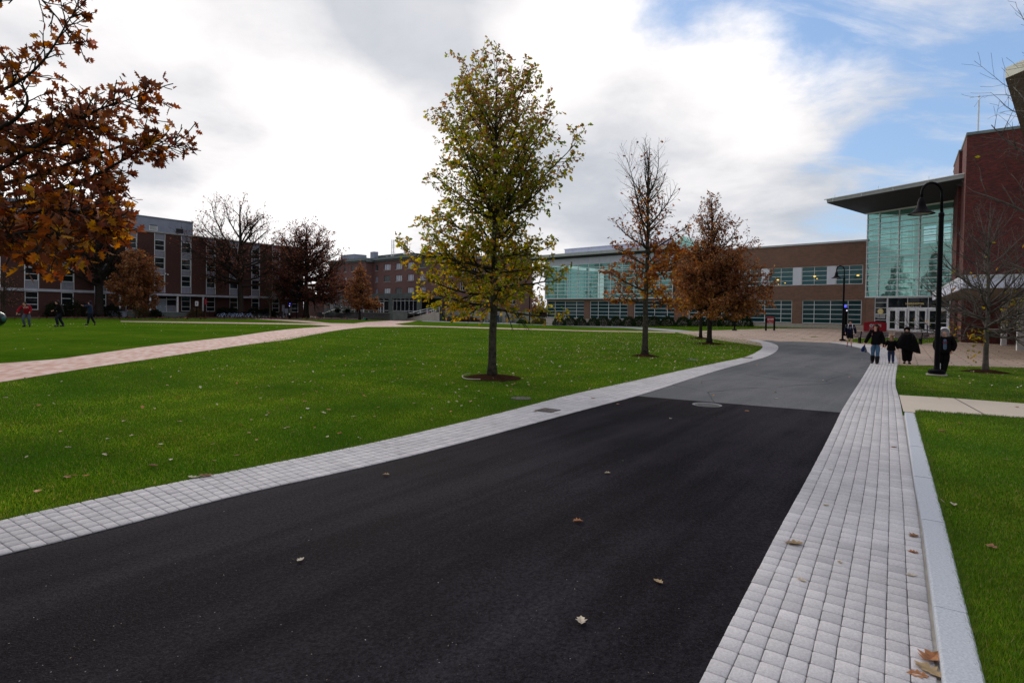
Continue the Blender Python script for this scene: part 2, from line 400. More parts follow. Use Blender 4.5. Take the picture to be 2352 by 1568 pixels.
def pavers(name, A, B, dz, rows, w):
    PITCH = .104 if rows == 7 else .136
    "every block a small pillow of its own, laid in rows along the band"
    L = [0.]
    for i in range(1, len(A)): L.append(L[-1]+((A[i]+B[i])/2-(A[i-1]+B[i-1])/2).length)
    n = int(L[-1]/PITCH); g = .0026; r = .006; V = []; C = []; j = 0
    rr = random.Random(3); Ls = np.array(L); Aa = np.array([(p.x, p.y) for p in A]); Ba = np.array([(p.x, p.y) for p in B])
    S = np.arange(n+1)*PITCH
    ax = np.stack([np.interp(S, Ls, Aa[:, 0]), np.interp(S, Ls, Aa[:, 1])], 1); bx = np.stack([np.interp(S, Ls, Ba[:, 0]), np.interp(S, Ls, Ba[:, 1])], 1)
    for i in range(n):
        for k in range(rows):
            sk = rr.uniform(-.004, .004); q = [ax[i]+(bx[i]-ax[i])*(k/rows), ax[i]+(bx[i]-ax[i])*((k+1)/rows), ax[i+1]+(bx[i+1]-ax[i+1])*((k+1)/rows), ax[i+1]+(bx[i+1]-ax[i+1])*(k/rows)]
            q = np.array(q); c = q.mean(0); z = H(c[0], c[1])+dz+.012+rr.uniform(-.0012, .0016); tx, ty = rr.uniform(-.006, .006), rr.uniform(-.006, .006)
            dd = q-c; ln = np.linalg.norm(dd, axis=1)[:, None]; u = dd/ln; jit = np.array([[rr.uniform(-.0018, .0018), rr.uniform(-.0018, .0018)] for _ in range(4)])
            # cut corners: eight sided outline, dropped rim, flat top
            ring = []
            for a in range(4):
                p0 = q[a]; pn = q[(a+1) % 4]; pp = q[a-1]; e1 = (pn-p0)/np.linalg.norm(pn-p0); e0 = (pp-p0)/np.linalg.norm(pp-p0); base = p0+(e1+e0)*g+jit[a]
                ring += [base+e0*.007, base+e1*.007]
            ring = np.array(ring); inner = ring+(c-ring)/np.linalg.norm(c-ring, axis=1)[:, None]*r
            for P_, zz in ((ring, -.010), (ring, -.0035), (inner, 0.)):
                for p in P_: V.append((p[0], p[1], z+zz+tx*(p[0]-c[0])+ty*(p[1]-c[1])))
            t = rr.random(); col = (.50+.07*t, .485+.065*t, .515+.06*t); f = rr.uniform(1.0, 1.12)*(.90 if rr.random() < .05 else 1); col = tuple(x*f for x in col)
            C += [col]*24
    m_ = len(V)//24; base = np.arange(m_)*24; k = np.arange(8); k2 = (k+1) % 8
    quads = np.concatenate([np.stack([k+o, k2+o, k2+o+8, k+o+8], 1) for o in (0, 8)]); Q = (base[:, None, None]+quads[None]).reshape(m_, -1)
    top = base[:, None]+16+k[None]; idx = np.concatenate([Q, top], 1).ravel(); sizes = np.tile([4]*16+[8], m_)
    return np_mesh(name, np.array(V), sizes, idx, PAVER, col=np.array(C), kind='structure')
def lawn_mat(tone=1.):
    m = bpy.data.materials.new('lawn_grass'); m.use_nodes = True; t = NT(m.node_tree); b = t.n['Principled BSDF']
    tc = t.new('ShaderNodeTexCoord').outputs['Object']
    big = t.noise(tc, .22, 4, .55); mid = t.noise(tc, 1.7, 5, .65)
    st = t.new('ShaderNodeMapping'); st.inputs['Scale'].default_value = (1., 1., 1.); t.put(st.inputs[0], tc)
    fine = t.noise(st.outputs[0], 28, 4, .75); vf = t.noise(tc, 110, 2, .6)
    c = t.mix(t.ss(big, .35, .65), (.058, .135, .008), (.130, .205, .015))
    c = t.mix(t.ss(mid, .38, .66), c, (.074, .175, .009)); c = t.mix(t.ss(mid, .60, .80), c, (.17, .20, .028))
    f = t.m('MULTIPLY', t.ss(fine, .25, .75, .50*tone, 1.40*tone), t.ss(vf, .25, .75, .7, 1.25))
    sc = t.new('ShaderNodeVectorMath', operation='SCALE'); t.put(sc.inputs[0], c); t.put(sc.inputs[3], f)
    t.put(b.inputs['Base Color'], sc.outputs[0]); b.inputs['Roughness'].default_value = .9; b.inputs['Specular IOR Level'].default_value = .0
    bp = t.new('ShaderNodeBump'); bp.inputs['Strength'].default_value = .9; bp.inputs['Distance'].default_value = .05
    t.put(bp.inputs['Height'], t.m('ADD', fine, t.m('MULTIPLY', vf, .4))); t.put(b.inputs['Normal'], bp.outputs[0])
    return m
def asphalt_mat(name, c1, c2, speck, rough, amp=1.):
    m = bpy.data.materials.new(name); m.use_nodes = True; t = NT(m.node_tree); b = t.n['Principled BSDF']
    tc = t.new('ShaderNodeTexCoord').outputs['Object']
    big = t.noise(tc, .45, 6, .62); s0 = t.new('ShaderNodeMapping'); s0.inputs['Rotation'].default_value = (0, 0, R(-52)); t.put(s0.inputs[0], tc); sw = t.new('ShaderNodeMapping'); sw.inputs['Scale'].default_value = (.16, 1.7, 1); t.put(sw.inputs[0], s0.outputs[0])
    streak = t.noise(sw.outputs[0], .8, 4, .6); fine = t.noise(tc, 130, 3, .75); mid = t.noise(tc, 40, 3, .7)
    vor = t.new('ShaderNodeTexVoronoi'); vor.inputs['Scale'].default_value = 75; t.put(vor.inputs['Vector'], tc)
    v2 = t.new('ShaderNodeTexVoronoi'); v2.inputs['Scale'].default_value = 9.; t.put(v2.inputs['Vector'], tc)
    c = t.mix(t.ss(t.m('ADD', t.m('MULTIPLY', big, .45), t.m('MULTIPLY', streak, .55)), .40, .62), c1, c2)
    c = t.mix(t.m('MULTIPLY', t.ss(fine, .54, .72), .9*amp), c, speck)
    c = t.mix(t.m('MULTIPLY', t.ss(v2.outputs[0], .0, .045, 1., 0.), .7*amp), c, tuple(min(1, x*2.4) for x in speck))
    if amp < 1:
        vc = t.new('ShaderNodeTexVoronoi', feature='DISTANCE_TO_EDGE'); vc.inputs['Scale'].default_value = .16; t.put(vc.inputs['Vector'], t.vm('ADD', tc, t.vm('MULTIPLY', t.new('ShaderNodeTexNoise').outputs['Color'], (1.2, 1.2, 0.))))
        c = t.mix(t.m('MULTIPLY', t.ss(vc.outputs['Distance'], .0, .006, 1., 0.), t.ss(big, .42, .6, 0., .75)), c, (.03, .03, .032))
    f = t.ss(mid, .3, .7, 1-.45*amp, 1+.45*amp)
    sc = t.new('ShaderNodeVectorMath', operation='SCALE'); t.put(sc.inputs[0], c); t.put(sc.inputs[3], f)
    t.put(b.inputs['Base Color'], sc.outputs[0]); t.put(b.inputs['Roughness'], t.ss(big, .3, .7, rough-.06, rough+.08)); b.inputs['Specular IOR Level'].default_value = .03
    bp = t.new('ShaderNodeBump'); bp.inputs['Strength'].default_value = .8; bp.inputs['Distance'].default_value = .012
    t.put(bp.inputs['Height'], t.m('ADD', t.m('MULTIPLY', vor.outputs[0], .8), fine)); t.put(b.inputs['Normal'], bp.outputs[0])
    return m
def paver_mat(name, c1, c2, cm, pitch, width, mortar=.0055):
    return brick_mat(name, c1, c2, cm, bw=pitch, bh=width, mortar=mortar, var=.5, big=1.1, rough=.8, offset=0., bump=1., noise_amp=.16)
LAWN = lawn_mat(.86)
M_ASPH = asphalt_mat('fresh_asphalt', (.0110, .0092, .0122), (.0320, .0285, .0360), (.066, .062, .074), .80)
M_ASPO = asphalt_mat('worn_asphalt', (.135, .140, .152), (.180, .183, .195), (.24, .24, .25), .8, .55)
M_PINK = brick_mat('pink_paving', (.62, .46, .41), (.46, .23, .18), (.44, .36, .32), bw=.30, bh=.15, mortar=.006, big=1.6, noise_amp=.34)
M_PINKF = brick_mat('pale_paving', (.56, .46, .40), (.50, .36, .31), (.45, .38, .34), bw=.6, bh=.3, mortar=.006, big=.3, noise_amp=.15)
M_GREY = brick_mat('grey_walk', (.36, .36, .38), (.32, .32, .34), (.26, .26, .27), bw=1.5, bh=1.5, mortar=.02, offset=0, big=.3, noise_amp=.15)
M_TAN = brick_mat('plaza_paving', (.48, .365, .295), (.39, .285, .23), (.15, .11, .09), bw=1.25, bh=.62, mortar=.026, big=.25, noise_amp=.35)
M_WALK = brick_mat('concrete_walk', (.56, .48, .40), (.52, .45, .375), (.16, .13, .11), bw=3.3, bh=30., mortar=.022, offset=0., big=.8, noise_amp=.14)
M_PAV = mat('joint_sand', (.26, .25, .245), (.17, .165, .16), rough=1., scale=8)
def paver_block():
    m = bpy.data.materials.new('concrete_paver'); m.use_nodes = True; t = NT(m.node_tree); b = t.n['Principled BSDF']; a = t.new('ShaderNodeAttribute'); a.attribute_name = 'Col'
    tc = t.new('ShaderNodeTexCoord').outputs['Object']; n = t.noise(tc, 60, 4, .7); n2 = t.noise(tc, .9, 5, .6); n3 = t.noise(tc, 260, 2, .7)
    f = t.m('MULTIPLY', t.ss(n, .25, .75, .86, 1.12), t.m('MULTIPLY', t.ss(n2, .3, .7, .90, 1.06), t.ss(n3, .3, .75, .86, 1.12)))
    sc = t.new('ShaderNodeVectorMath', operation='SCALE'); t.put(sc.inputs[0], a.outputs['Color']); t.put(sc.inputs[3], f); t.put(b.inputs['Base Color'], sc.outputs[0]); b.inputs['Roughness'].default_value = .9; b.inputs['Specular IOR Level'].default_value = .25
    bp = t.new('ShaderNodeBump'); bp.inputs['Strength'].default_value = .5; bp.inputs['Distance'].default_value = .004; t.put(bp.inputs['Height'], t.m('ADD', n, n3)); t.put(b.inputs['Normal'], bp.outputs[0]); return m
PAVER = paver_block()
M_GRAN = mat('granite', (.56, .59, .66), (.40, .43, .49), rough=.75, scale=70, bump=.25, bscale=160)
M_CONC = mat('pale_concrete', (.50, .46, .40), (.40, .36, .31), rough=.85, scale=5, bump=.3, bscale=60)
# the lawn is the one sheet that reaches the horizon
def ground():
    xs = [-1500, -700, -350, -200, -130, -100]+[k*2.5 for k in range(-34, 49)]+[130, 150, 200, 350, 700, 1500]
    ys = [-1500, -500, -200, -80, -40, -20]+[k*2.5 for k in range(-6, 49)]+[130, 150, 200, 350, 700, 1500]
    xs = sorted(set(xs)); ys = sorted(set(ys)); V = [(x, y, H(x, y)) for y in ys for x in xs]; n = len(xs)
    Fc = [(j*n+i, j*n+i+1, (j+1)*n+i+1, (j+1)*n+i) for j in range(len(ys)-1) for i in range(n-1)]
    mb = MB(); mb.poly(V, Fc); o = mb.build('ground', LAWN, kind='structure')
ground()
# edge lines measured on the photograph
LB_GRASS = [(0, 1199), (99, 1177), (225, 1146), (364, 1116), (516, 1090), (628, 1066), (778, 1037), (900, 1010), (1000, 986), (1100, 963), (1215, 933), (1307, 908), (1400, 888), (1500, 866), (1580, 848), (1653, 833), (1677, 828), (1705, 822.7), (1728, 814), (1747, 804), (1753, 797.4), (1747, 787), (1715, 780.5)]
LB_ROAD = [(0, 1278), (79, 1261.6), (331, 1197), (542, 1140), (778, 1088), (900, 1060), (1000, 1035), (1110, 1006), (1234, 972), (1335, 944), (1478, 907), (1580, 873), (1653, 850), (1729.6, 829.5), (1764, 819), (1783.5, 808), (1789.5, 797.4), (1781.7, 790.5), (1757.5, 784.4), (1741, 781)]
RB_ROAD = [(1608, 1568), (1765, 1264), (1783, 1228.6), (1868, 1075), (1919.8, 972.4), (1931, 946.8), (1957, 905), (1983, 865), (2004, 828.7), (2000.6, 813), (1985, 803), (1969, 798), (1940, 791), (1905, 787)]
RB_OUT = [(2150.6, 1568), (2111.8, 1199), (2090, 1060), (2074, 957.3), (2065.6, 911), (2056, 890.4), (2058, 860), (2063, 835.6), (2060.6, 822), (2052.4, 808.7), (2033.6, 798), (1998.7, 791), (1950, 787.6), (1905, 786)]
def extend(P, L):  # carry the first segment on towards and past the viewer
    d = (P[0]-P[2]).normalized(); return [P[0]+d*L]+P
lbg = smooth_line(extend(flat([G(*p) for p in LB_GRASS]), 9.)); lbr = smooth_line(extend(flat([G(*p) for p in LB_ROAD]), 9.))
rbr = smooth_line(extend(flat([G(*p) for p in RB_ROAD]), 3.)); rbo = smooth_line(extend(flat([G(*p) for p in RB_OUT]), 3.))
wp = lambda P: [(p.x, p.y) for p in P]
# road: fresh asphalt in front, worn asphalt beyond the seam
seamL, seamR = G(1478, 907), G(1931, 943)
def cut(P, ymin=None, ymax=None):
    return [p for p in P if (ymin is None or p.y >= ymin) and (ymax is None or p.y <= ymax)]
iL = min(range(len(lbr)), key=lambda i: (lbr[i]-Vector((seamL.x, seamL.y, 0))).length)
iR = min(range(len(rbr)), key=lambda i: (rbr[i]-Vector((seamR.x, seamR.y, 0))).length)
sheet('road', wp(lbr[:iL+1])+wp(rbr[:iR+1][::-1]), .010, M_ASPH, world=True)
sheet('road_worn', wp(lbr[iL:])+wp(rbr[iR:][::-1]), .010, M_ASPO, world=True)
_, WL = band('paver_band_left', lbr, lbg, .011, M_PAV, 7, 260)
_, WR = band('paver_band_right', rbr, rbo, .0115, M_PAV, 9, 200)
print('BAND WIDTHS', WL, WR)
# plaza in front of the buildings
plaza = [G(*p) for p in [(1551, 762.6), (1612, 766), (1644.5, 769.8), (1715, 780.5), (1752, 790), (1850, 800), (2010, 815), (2060, 838), (2120, 838.6), (2177, 839), (2352, 843.8)]]
pl = wp(plaza)+[(34, 17), (60, 5), (75, 30), (60, 62), (42, 62)]+wp([G(*p) for p in [(1990, 757.5), (1931, 757), (1757, 761.2), (1653, 761), (1590, 760.5)]])
sheet('plaza', pl, .005, M_TAN, rot=math.atan2(-.569, .822), world=True)
# far walks
P1 = [(0, 834.8), (132, 825), (331, 796.8), (542.5, 772.6), (754, 749.5), (762.4, 748.5), (713, 745.6), (454, 741.8), (277, 738.8), (277, 737.2), (454, 739), (713, 743.2), (740, 743.4), (696, 740), (619, 734.8), (581, 732.6), (600, 732), (619, 732.8), (713, 737.2), (760, 742), (812.6, 742.8), (845.7, 738.8), (898.7, 736), (963, 736), (940, 740), (907, 744), (928, 747), (1120, 752), (1283.7, 756.8), (1480, 760.8), (1551, 762.6), (1551, 764.6), (1480, 762.8), (1283.7, 758.6), (1120, 754.4), (972.5, 750), (840, 750.7), (793, 756), (740, 765), (661.5, 780), (542.5, 795), (331, 826.6), (185, 848), (0, 878)]
def spath(): # continue the two lines off the left edge
    a, b = G(0, 834.8), G(132, 825); c, d = G(0, 878), G(185, 848)
    e1 = a+(a-b).normalized()*12; e2 = c+(c-d).normalized()*12
    sheet('path_pink', [(e1.x, e1.y)]+wp([G(*p) for p in P1])+[(e2.x, e2.y)], .008, M_PINK, rot=math.atan2(1, -.2), world=True)
spath()
sheet('path_grey', [(963, 736), (1120, 740), (1187, 742.3), (1199, 744.7), (1363, 746.3), (1480.5, 751.7), (1590, 760.5), (1551, 762.2), (1527, 760), (1433.6, 753.3), (1283.7, 748), (1120, 742.6), (971.6, 738)], .009, M_GREY)
# kerb of granite blocks, concrete gutter, beige walk, raised lawn on the right
KZ = .085
kl = [G(x, y, KZ) for x, y in [(2077.7, 945.3), (2100, 1102), (2119, 1199), (2167.6, 1568)]]
kr = [G(x, y, KZ) for x, y in [(2101.8, 948), (2144.6, 1102), (2171, 1199), (2265.6, 1568)]]
kl.append(kl[-1]+(kl[-1]-kl[-2]).normalized()*3); kr.append(kr[-1]+(kr[-1]-kr[-2]).normalized()*3)
def kerb():
    t = empty('kerb', tuple(kl[0]), 'pale blue grey granite kerb of long blocks between the paver band and the near right lawn', 'kerb')
    A = resample(kl, 60); B = project_on(A, resample(kr, 60)); s = 0; mb = MB(); blocks = []; start = 0
    lens = [1.75, 1.8, 1.9, 1.7, 1.9, 1.8, 1.9, 1.8]; k = 0
    L = [0]
    for a, b in zip(A, A[1:]): L.append(L[-1]+(b-a).length)
    def P(q, side):
        i = max(0, min(58, next((j for j in range(59) if L[j+1] >= q), 58))); f = (q-L[i])/(L[i+1]-L[i])
        return (A if side == 0 else B)[i].lerp((A if side == 0 else B)[i+1], max(0, min(1, f)))
    q = 0
    while q < L[-1]-.3 and k < 8:
        e = min(L[-1], q+lens[k]); mb = MB(); n = 6; V = []; r = .012
        for i in range(n+1):
            u = q+.004+(e-q-.008)*i/n; a, b = P(u, 0), P(u, 1); d = (b-a).normalized(); j = random.uniform(-.002, .002)
            for w, z in ((0, -.15), (0, KZ-r), (r, KZ), ((b-a).length-r, KZ), ((b-a).length, KZ-r), ((b-a).length, -.15)):
                c = a+d*w; V.append((c.x, c.y, H(c.x, c.y)+z+j))
        Fc = []
        for i in range(n):
            for w in range(5): x = i*6+w; Fc.append((x, x+1, x+7, x+6))
        Fc += [tuple(range(6)), tuple(range(n*6, n*6+6))[::-1]]
        mb.poly(V, Fc); mb.build('kerb_block', M_GRAN, t); q = e; k += 1
    # gutter between pavers and granite
kerb()
gl = project_on(resample([p.copy() for p in kl], 30), rbo)
gut = [(p.x, p.y) for p in gl]+[(p.x, p.y) for p in reversed(resample(kl, 30))]
sheet('gutter', gut, .012, M_CONC, world=True)
walk = [G(2065, 908), G(2192, 915.5), G(2352, 927.6)]; walk2 = [G(2352, 966.3), G(2220, 957), G(2101, 948.5), G(2075, 946)]
d1 = (walk[-1]-walk[0]).normalized()
sheet('walk', wp(walk)+[(walk[-1].x+d1.x*12, walk[-1].y+d1.y*12), (walk2[0].x+d1.x*12, walk2[0].y+d1.y*12)]+wp(walk2), .014, M_WALK, rot=math.atan2(d1.y, d1.x), world=True)
rl = [(p.x, p.y) for p in resample(kr, 20)]
rl_top = [G(2101.8, 949.5), G(2220, 958.5), G(2352, 967.5)]
edge = wp(rl_top)+[(rl_top[-1].x+d1.x*12, rl_top[-1].y+d1.y*12), (16, -3), (6, -3)]
RLAWN = edge+rl[::-1][:-1]
o = sheet('lawn_right', RLAWN, .055, LAWN, world=True)
bench_grass = [(1936, 783.5), (1950, 778), (2010, 776), (2120, 775), (2196, 776.5), (2206, 785.5), (2160, 789), (2060, 790), (1985, 788)]
sheet('verge', bench_grass, .012, LAWN)
strip = [(1590, 759.5), (1653, 760.4), (1757, 760.8), (1850, 759), (1931, 756.4)]
# ---------------------------------------------------------------- grass blades (nobody could count them)
GRASS = leaf_mat('grass_blades', .3, .6)
def inpoly(x, y, P):
    c = np.zeros(len(x), bool); j = len(P)-1
    for i in range(len(P)):
        xi, yi = P[i][0], P[i][1]; xj, yj = P[j][0], P[j][1]
        c ^= ((yi > y) != (yj > y)) & (x < (xj-xi)*(y-yi)/(yj-yi+1e-12)+xi); j = i
    return c
Hn = np.vectorize(H)
def blades(name, poly, n, hmin, hmax, dz, wid=.006, edge=None, dens=None, tone=.88):
    xs = [p[0] for p in poly]; ys = [p[1] for p in poly]; X = []; Y = []; k = 0
    while k < n:
        x = rng.uniform(min(xs), max(xs), n*2); y = rng.uniform(min(ys), max(ys), n*2)
        m = inpoly(x, y, poly); px = np.abs(x)/np.maximum(y+2.5, .5) < 1.05
        m &= px & (y > -.5)
        if dens: m &= rng.random(len(x)) < dens(x, y)
        X.append(x[m]); Y.append(y[m]); k += m.sum()
    x = np.concatenate(X)[:n]; y = np.concatenate(Y)[:n]; z = Hn(x, y)+dz
    dist = np.hypot(x, y); h = rng.uniform(hmin, hmax, n)*(1+.5*(rng.random(n) < .05)); w = wid*(.6+dist/7)
    a = rng.uniform(0, 2*np.pi, n); l = rng.uniform(.1, .75, n)*h
    d = np.stack([np.cos(a), np.sin(a), 0*a], 1); s = np.stack([-np.sin(a), np.cos(a), 0*a], 1); b2 = rng.uniform(0, 2*np.pi, n)
    s = np.stack([np.cos(b2), np.sin(b2), 0*a], 1)
    P = np.stack([x, y, z-.004], 1); tip = P+d*l[:, None]; tip[:, 2] += h
    V = np.stack([P-s*w[:, None]/2, P+s*w[:, None]/2, tip], 1).reshape(-1, 3)
    C = pal([(.095, .22, .012), (.13, .27, .018), (.19, .28, .030), (.058, .145, .010), (.36, .33, .12)], n, .3, [.30, .28, .24, .13, .05])
    pt = .5+.5*np.sin(x*1.3+2*np.sin(y*.9))*np.sin(y*1.1+1.5*np.sin(x*.7+1.)); pt2 = .5+.5*np.sin(x*4.1+y*2.3)*np.sin(y*3.7-x*1.9); pt3 = .5+.5*np.sin(x*.55+1.7*np.sin(y*.45+.6))*np.cos(y*.6-.8*np.sin(x*.8)); C = C*(tone*(.58+.45*pt*pt2+.22*pt+.30*pt3))[:, None]*np.stack([.85+.4*pt, np.ones(n), np.ones(n)], 1)
    return np_mesh(name, V, np.full(n, 3), np.arange(3*n), GRASS, col=np.repeat(C, 3, 0), kind='stuff')
# ================================================================ buildings
BR_DARK = brick_mat('dark_red_brick', (.082, .022, .018), (.048, .015, .013), (.075, .040, .034), bw=.21, bh=.07, mortar=.010, big=.22, noise_amp=.45)
BR_TAN = brick_mat('flecked_brown_brick', (.225, .098, .062), (.118, .050, .036), (.27, .20, .16), bw=.30, bh=.10, mortar=.016, big=.25, noise_amp=.30)
BR_HALL = brick_mat('rust_red_brick', (.165, .032, .026), (.062, .015, .016), (.085, .030, .028), bw=.24, bh=.085, mortar=.012, big=.5, noise_amp=.55)
BR_DORM = brick_mat('purple_brick', (.20, .085, .080), (.15, .062, .060), (.21, .14, .13), bw=.22, bh=.08, mortar=.010, big=.2, noise_amp=.4)
M_WHITE = mat('white_trim', (.82, .84, .88), (.72, .74, .78), rough=.5, scale=2)
M_FRAME = mat('metal_frame', (.84, .88, .92), (.74, .78, .83), rough=.45, scale=3, metal=.0)
M_BAND = mat('painted_band', (.52, .54, .64), (.40, .42, .50), rough=.7, scale=1.2)
M_SPAN = mat('spandrel_grey', (.27, .28, .35), (.21, .21, .27), rough=.6, scale=2.5)
M_PENT = mat('blue_grey_metal', (.27, .30, .40), (.21, .24, .33), rough=.6, scale=.6)
M_STONE = mat('limestone', (.40, .38, .35), (.28, .27, .26), rough=.9, scale=1.5, bump=.4)
M_GSTONE = mat('green_grey_stone', (.135, .16, .155), (.095, .115, .115), rough=.9, scale=1.2, bump=.3)
M_DARK = mat('dark_recess', (.02, .02, .022), rough=.9)
M_BLACK = mat('black_paint', (.005, .004, .007), (.003, .003, .005), rough=.6, spec=.08, scale=5)
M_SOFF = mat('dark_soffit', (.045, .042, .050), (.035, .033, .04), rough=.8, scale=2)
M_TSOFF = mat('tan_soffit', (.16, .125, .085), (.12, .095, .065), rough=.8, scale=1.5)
M_FASC = mat('pale_fascia', (.58, .62, .66), (.48, .52, .57), rough=.45, scale=1.5)
M_CREAM = mat('cream_fascia', (.70, .69, .60), (.60, .60, .52), rough=.5, scale=1.5)
M_LPAN = mat('lavender_panel', (.66, .69, .86), (.58, .61, .77), rough=.5, scale=1.)
M_WPAN = mat('white_panel', (.76, .79, .90), (.68, .72, .84), rough=.45, scale=1.)
M_CORN = mat('green_cornice', (.20, .25, .25), (.13, .17, .18), rough=.7, scale=3)
M_INT = mat('interior_pale', (.70, .78, .74), (.60, .70, .66), rough=.8, scale=.8)
GL_DARK = glass_mat('window_glass_dark', (.010, .014, .018), wav=.06, spec=.4, ior=1.42)
GL_TEAL = glass_mat('window_glass_teal', (.13, .38, .38), wav=.12, spec=.9, trans=.36, metal=.5)
GL_LOW = glass_mat('window_glass_green', (.012, .050, .058), wav=.05, spec=.35, ior=1.38)
GL_SKY = glass_mat('window_glass_sky', (.30, .31, .42), wav=.05, spec=.9, rough=.15)
GL_TOWER = glass_mat('tower_glass', (.25, .52, .475), wav=.2, spec=1., trans=.38, metal=.7)
def wall(mb, fc, u0, u1, z0, z1, ops=(), w=0., depth=.22):
    us = sorted({u0, u1}|{x for o in ops for x in o[:2] if u0 < x < u1}); zs = sorted({z0, z1}|{x for o in ops for x in o[2:] if z0 < x < z1})
    P = fc.pt
    for a, b in zip(us, us[1:]):
        run = None
        for c, d in zip(zs, zs[1:]):
            hole = any(o[0] <= a+1e-6 and b <= o[1]+1e-6 and o[2] <= c+1e-6 and d <= o[3]+1e-6 for o in ops)
            if hole:
                if run: mb.quad(P(a, w, run[0]), P(b, w, run[0]), P(b, w, run[1]), P(a, w, run[1])); run = None
            else: run = (run[0], d) if run else (c, d)
        if run: mb.quad(P(a, w, run[0]), P(b, w, run[0]), P(b, w, run[1]), P(a, w, run[1]))
    for a, b, c, d in ops:
        v = w-depth
        mb.quad(P(a, w, c), P(a, v, c), P(a, v, d), P(a, w, d)); mb.quad(P(b, v, c), P(b, w, c), P(b, w, d), P(b, v, d))
        mb.quad(P(a, w, c), P(b, w, c), P(b, v, c), P(a, v, c)); mb.quad(P(a, v, d), P(b, v, d), P(b, w, d), P(a, w, d))
    return mb
def window(parent, fc, a, b, c, d, us=(), zs=(), w=-.12, fr=.06, frame=M_FRAME, glass=GL_DARK, name='window', t=.07):
    "frame with bars at us / zs (fractions) and its pane"
    m = MB(); g = .002
    a += g; b -= g; c += g; d -= g
    m.fbox(fc, a, a+fr, w-t, w, c, d); m.fbox(fc, b-fr, b, w-t, w, c, d); m.fbox(fc, a+fr, b-fr, w-t, w, c, c+fr); m.fbox(fc, a+fr, b-fr, w-t, w, d-fr, d)
    for q in us: x = a+(b-a)*q; m.fbox(fc, x-fr*.4, x+fr*.4, w-t, w+.004, c+fr, d-fr)
    for q in zs: x = c+(d-c)*q; m.fbox(fc, a+fr, b-fr, w-t, w-.004, x-fr*.4, x+fr*.4)
    f = m.build(name, frame, parent)
    p = MB(); y = w-t*.6; p.quad(fc.pt(a+fr*.5, y, c+fr*.5), fc.pt(b-fr*.5, y, c+fr*.5), fc.pt(b-fr*.5, y, d-fr*.5), fc.pt(a+fr*.5, y, d-fr*.5))
    p.build('pane', glass, f); return f
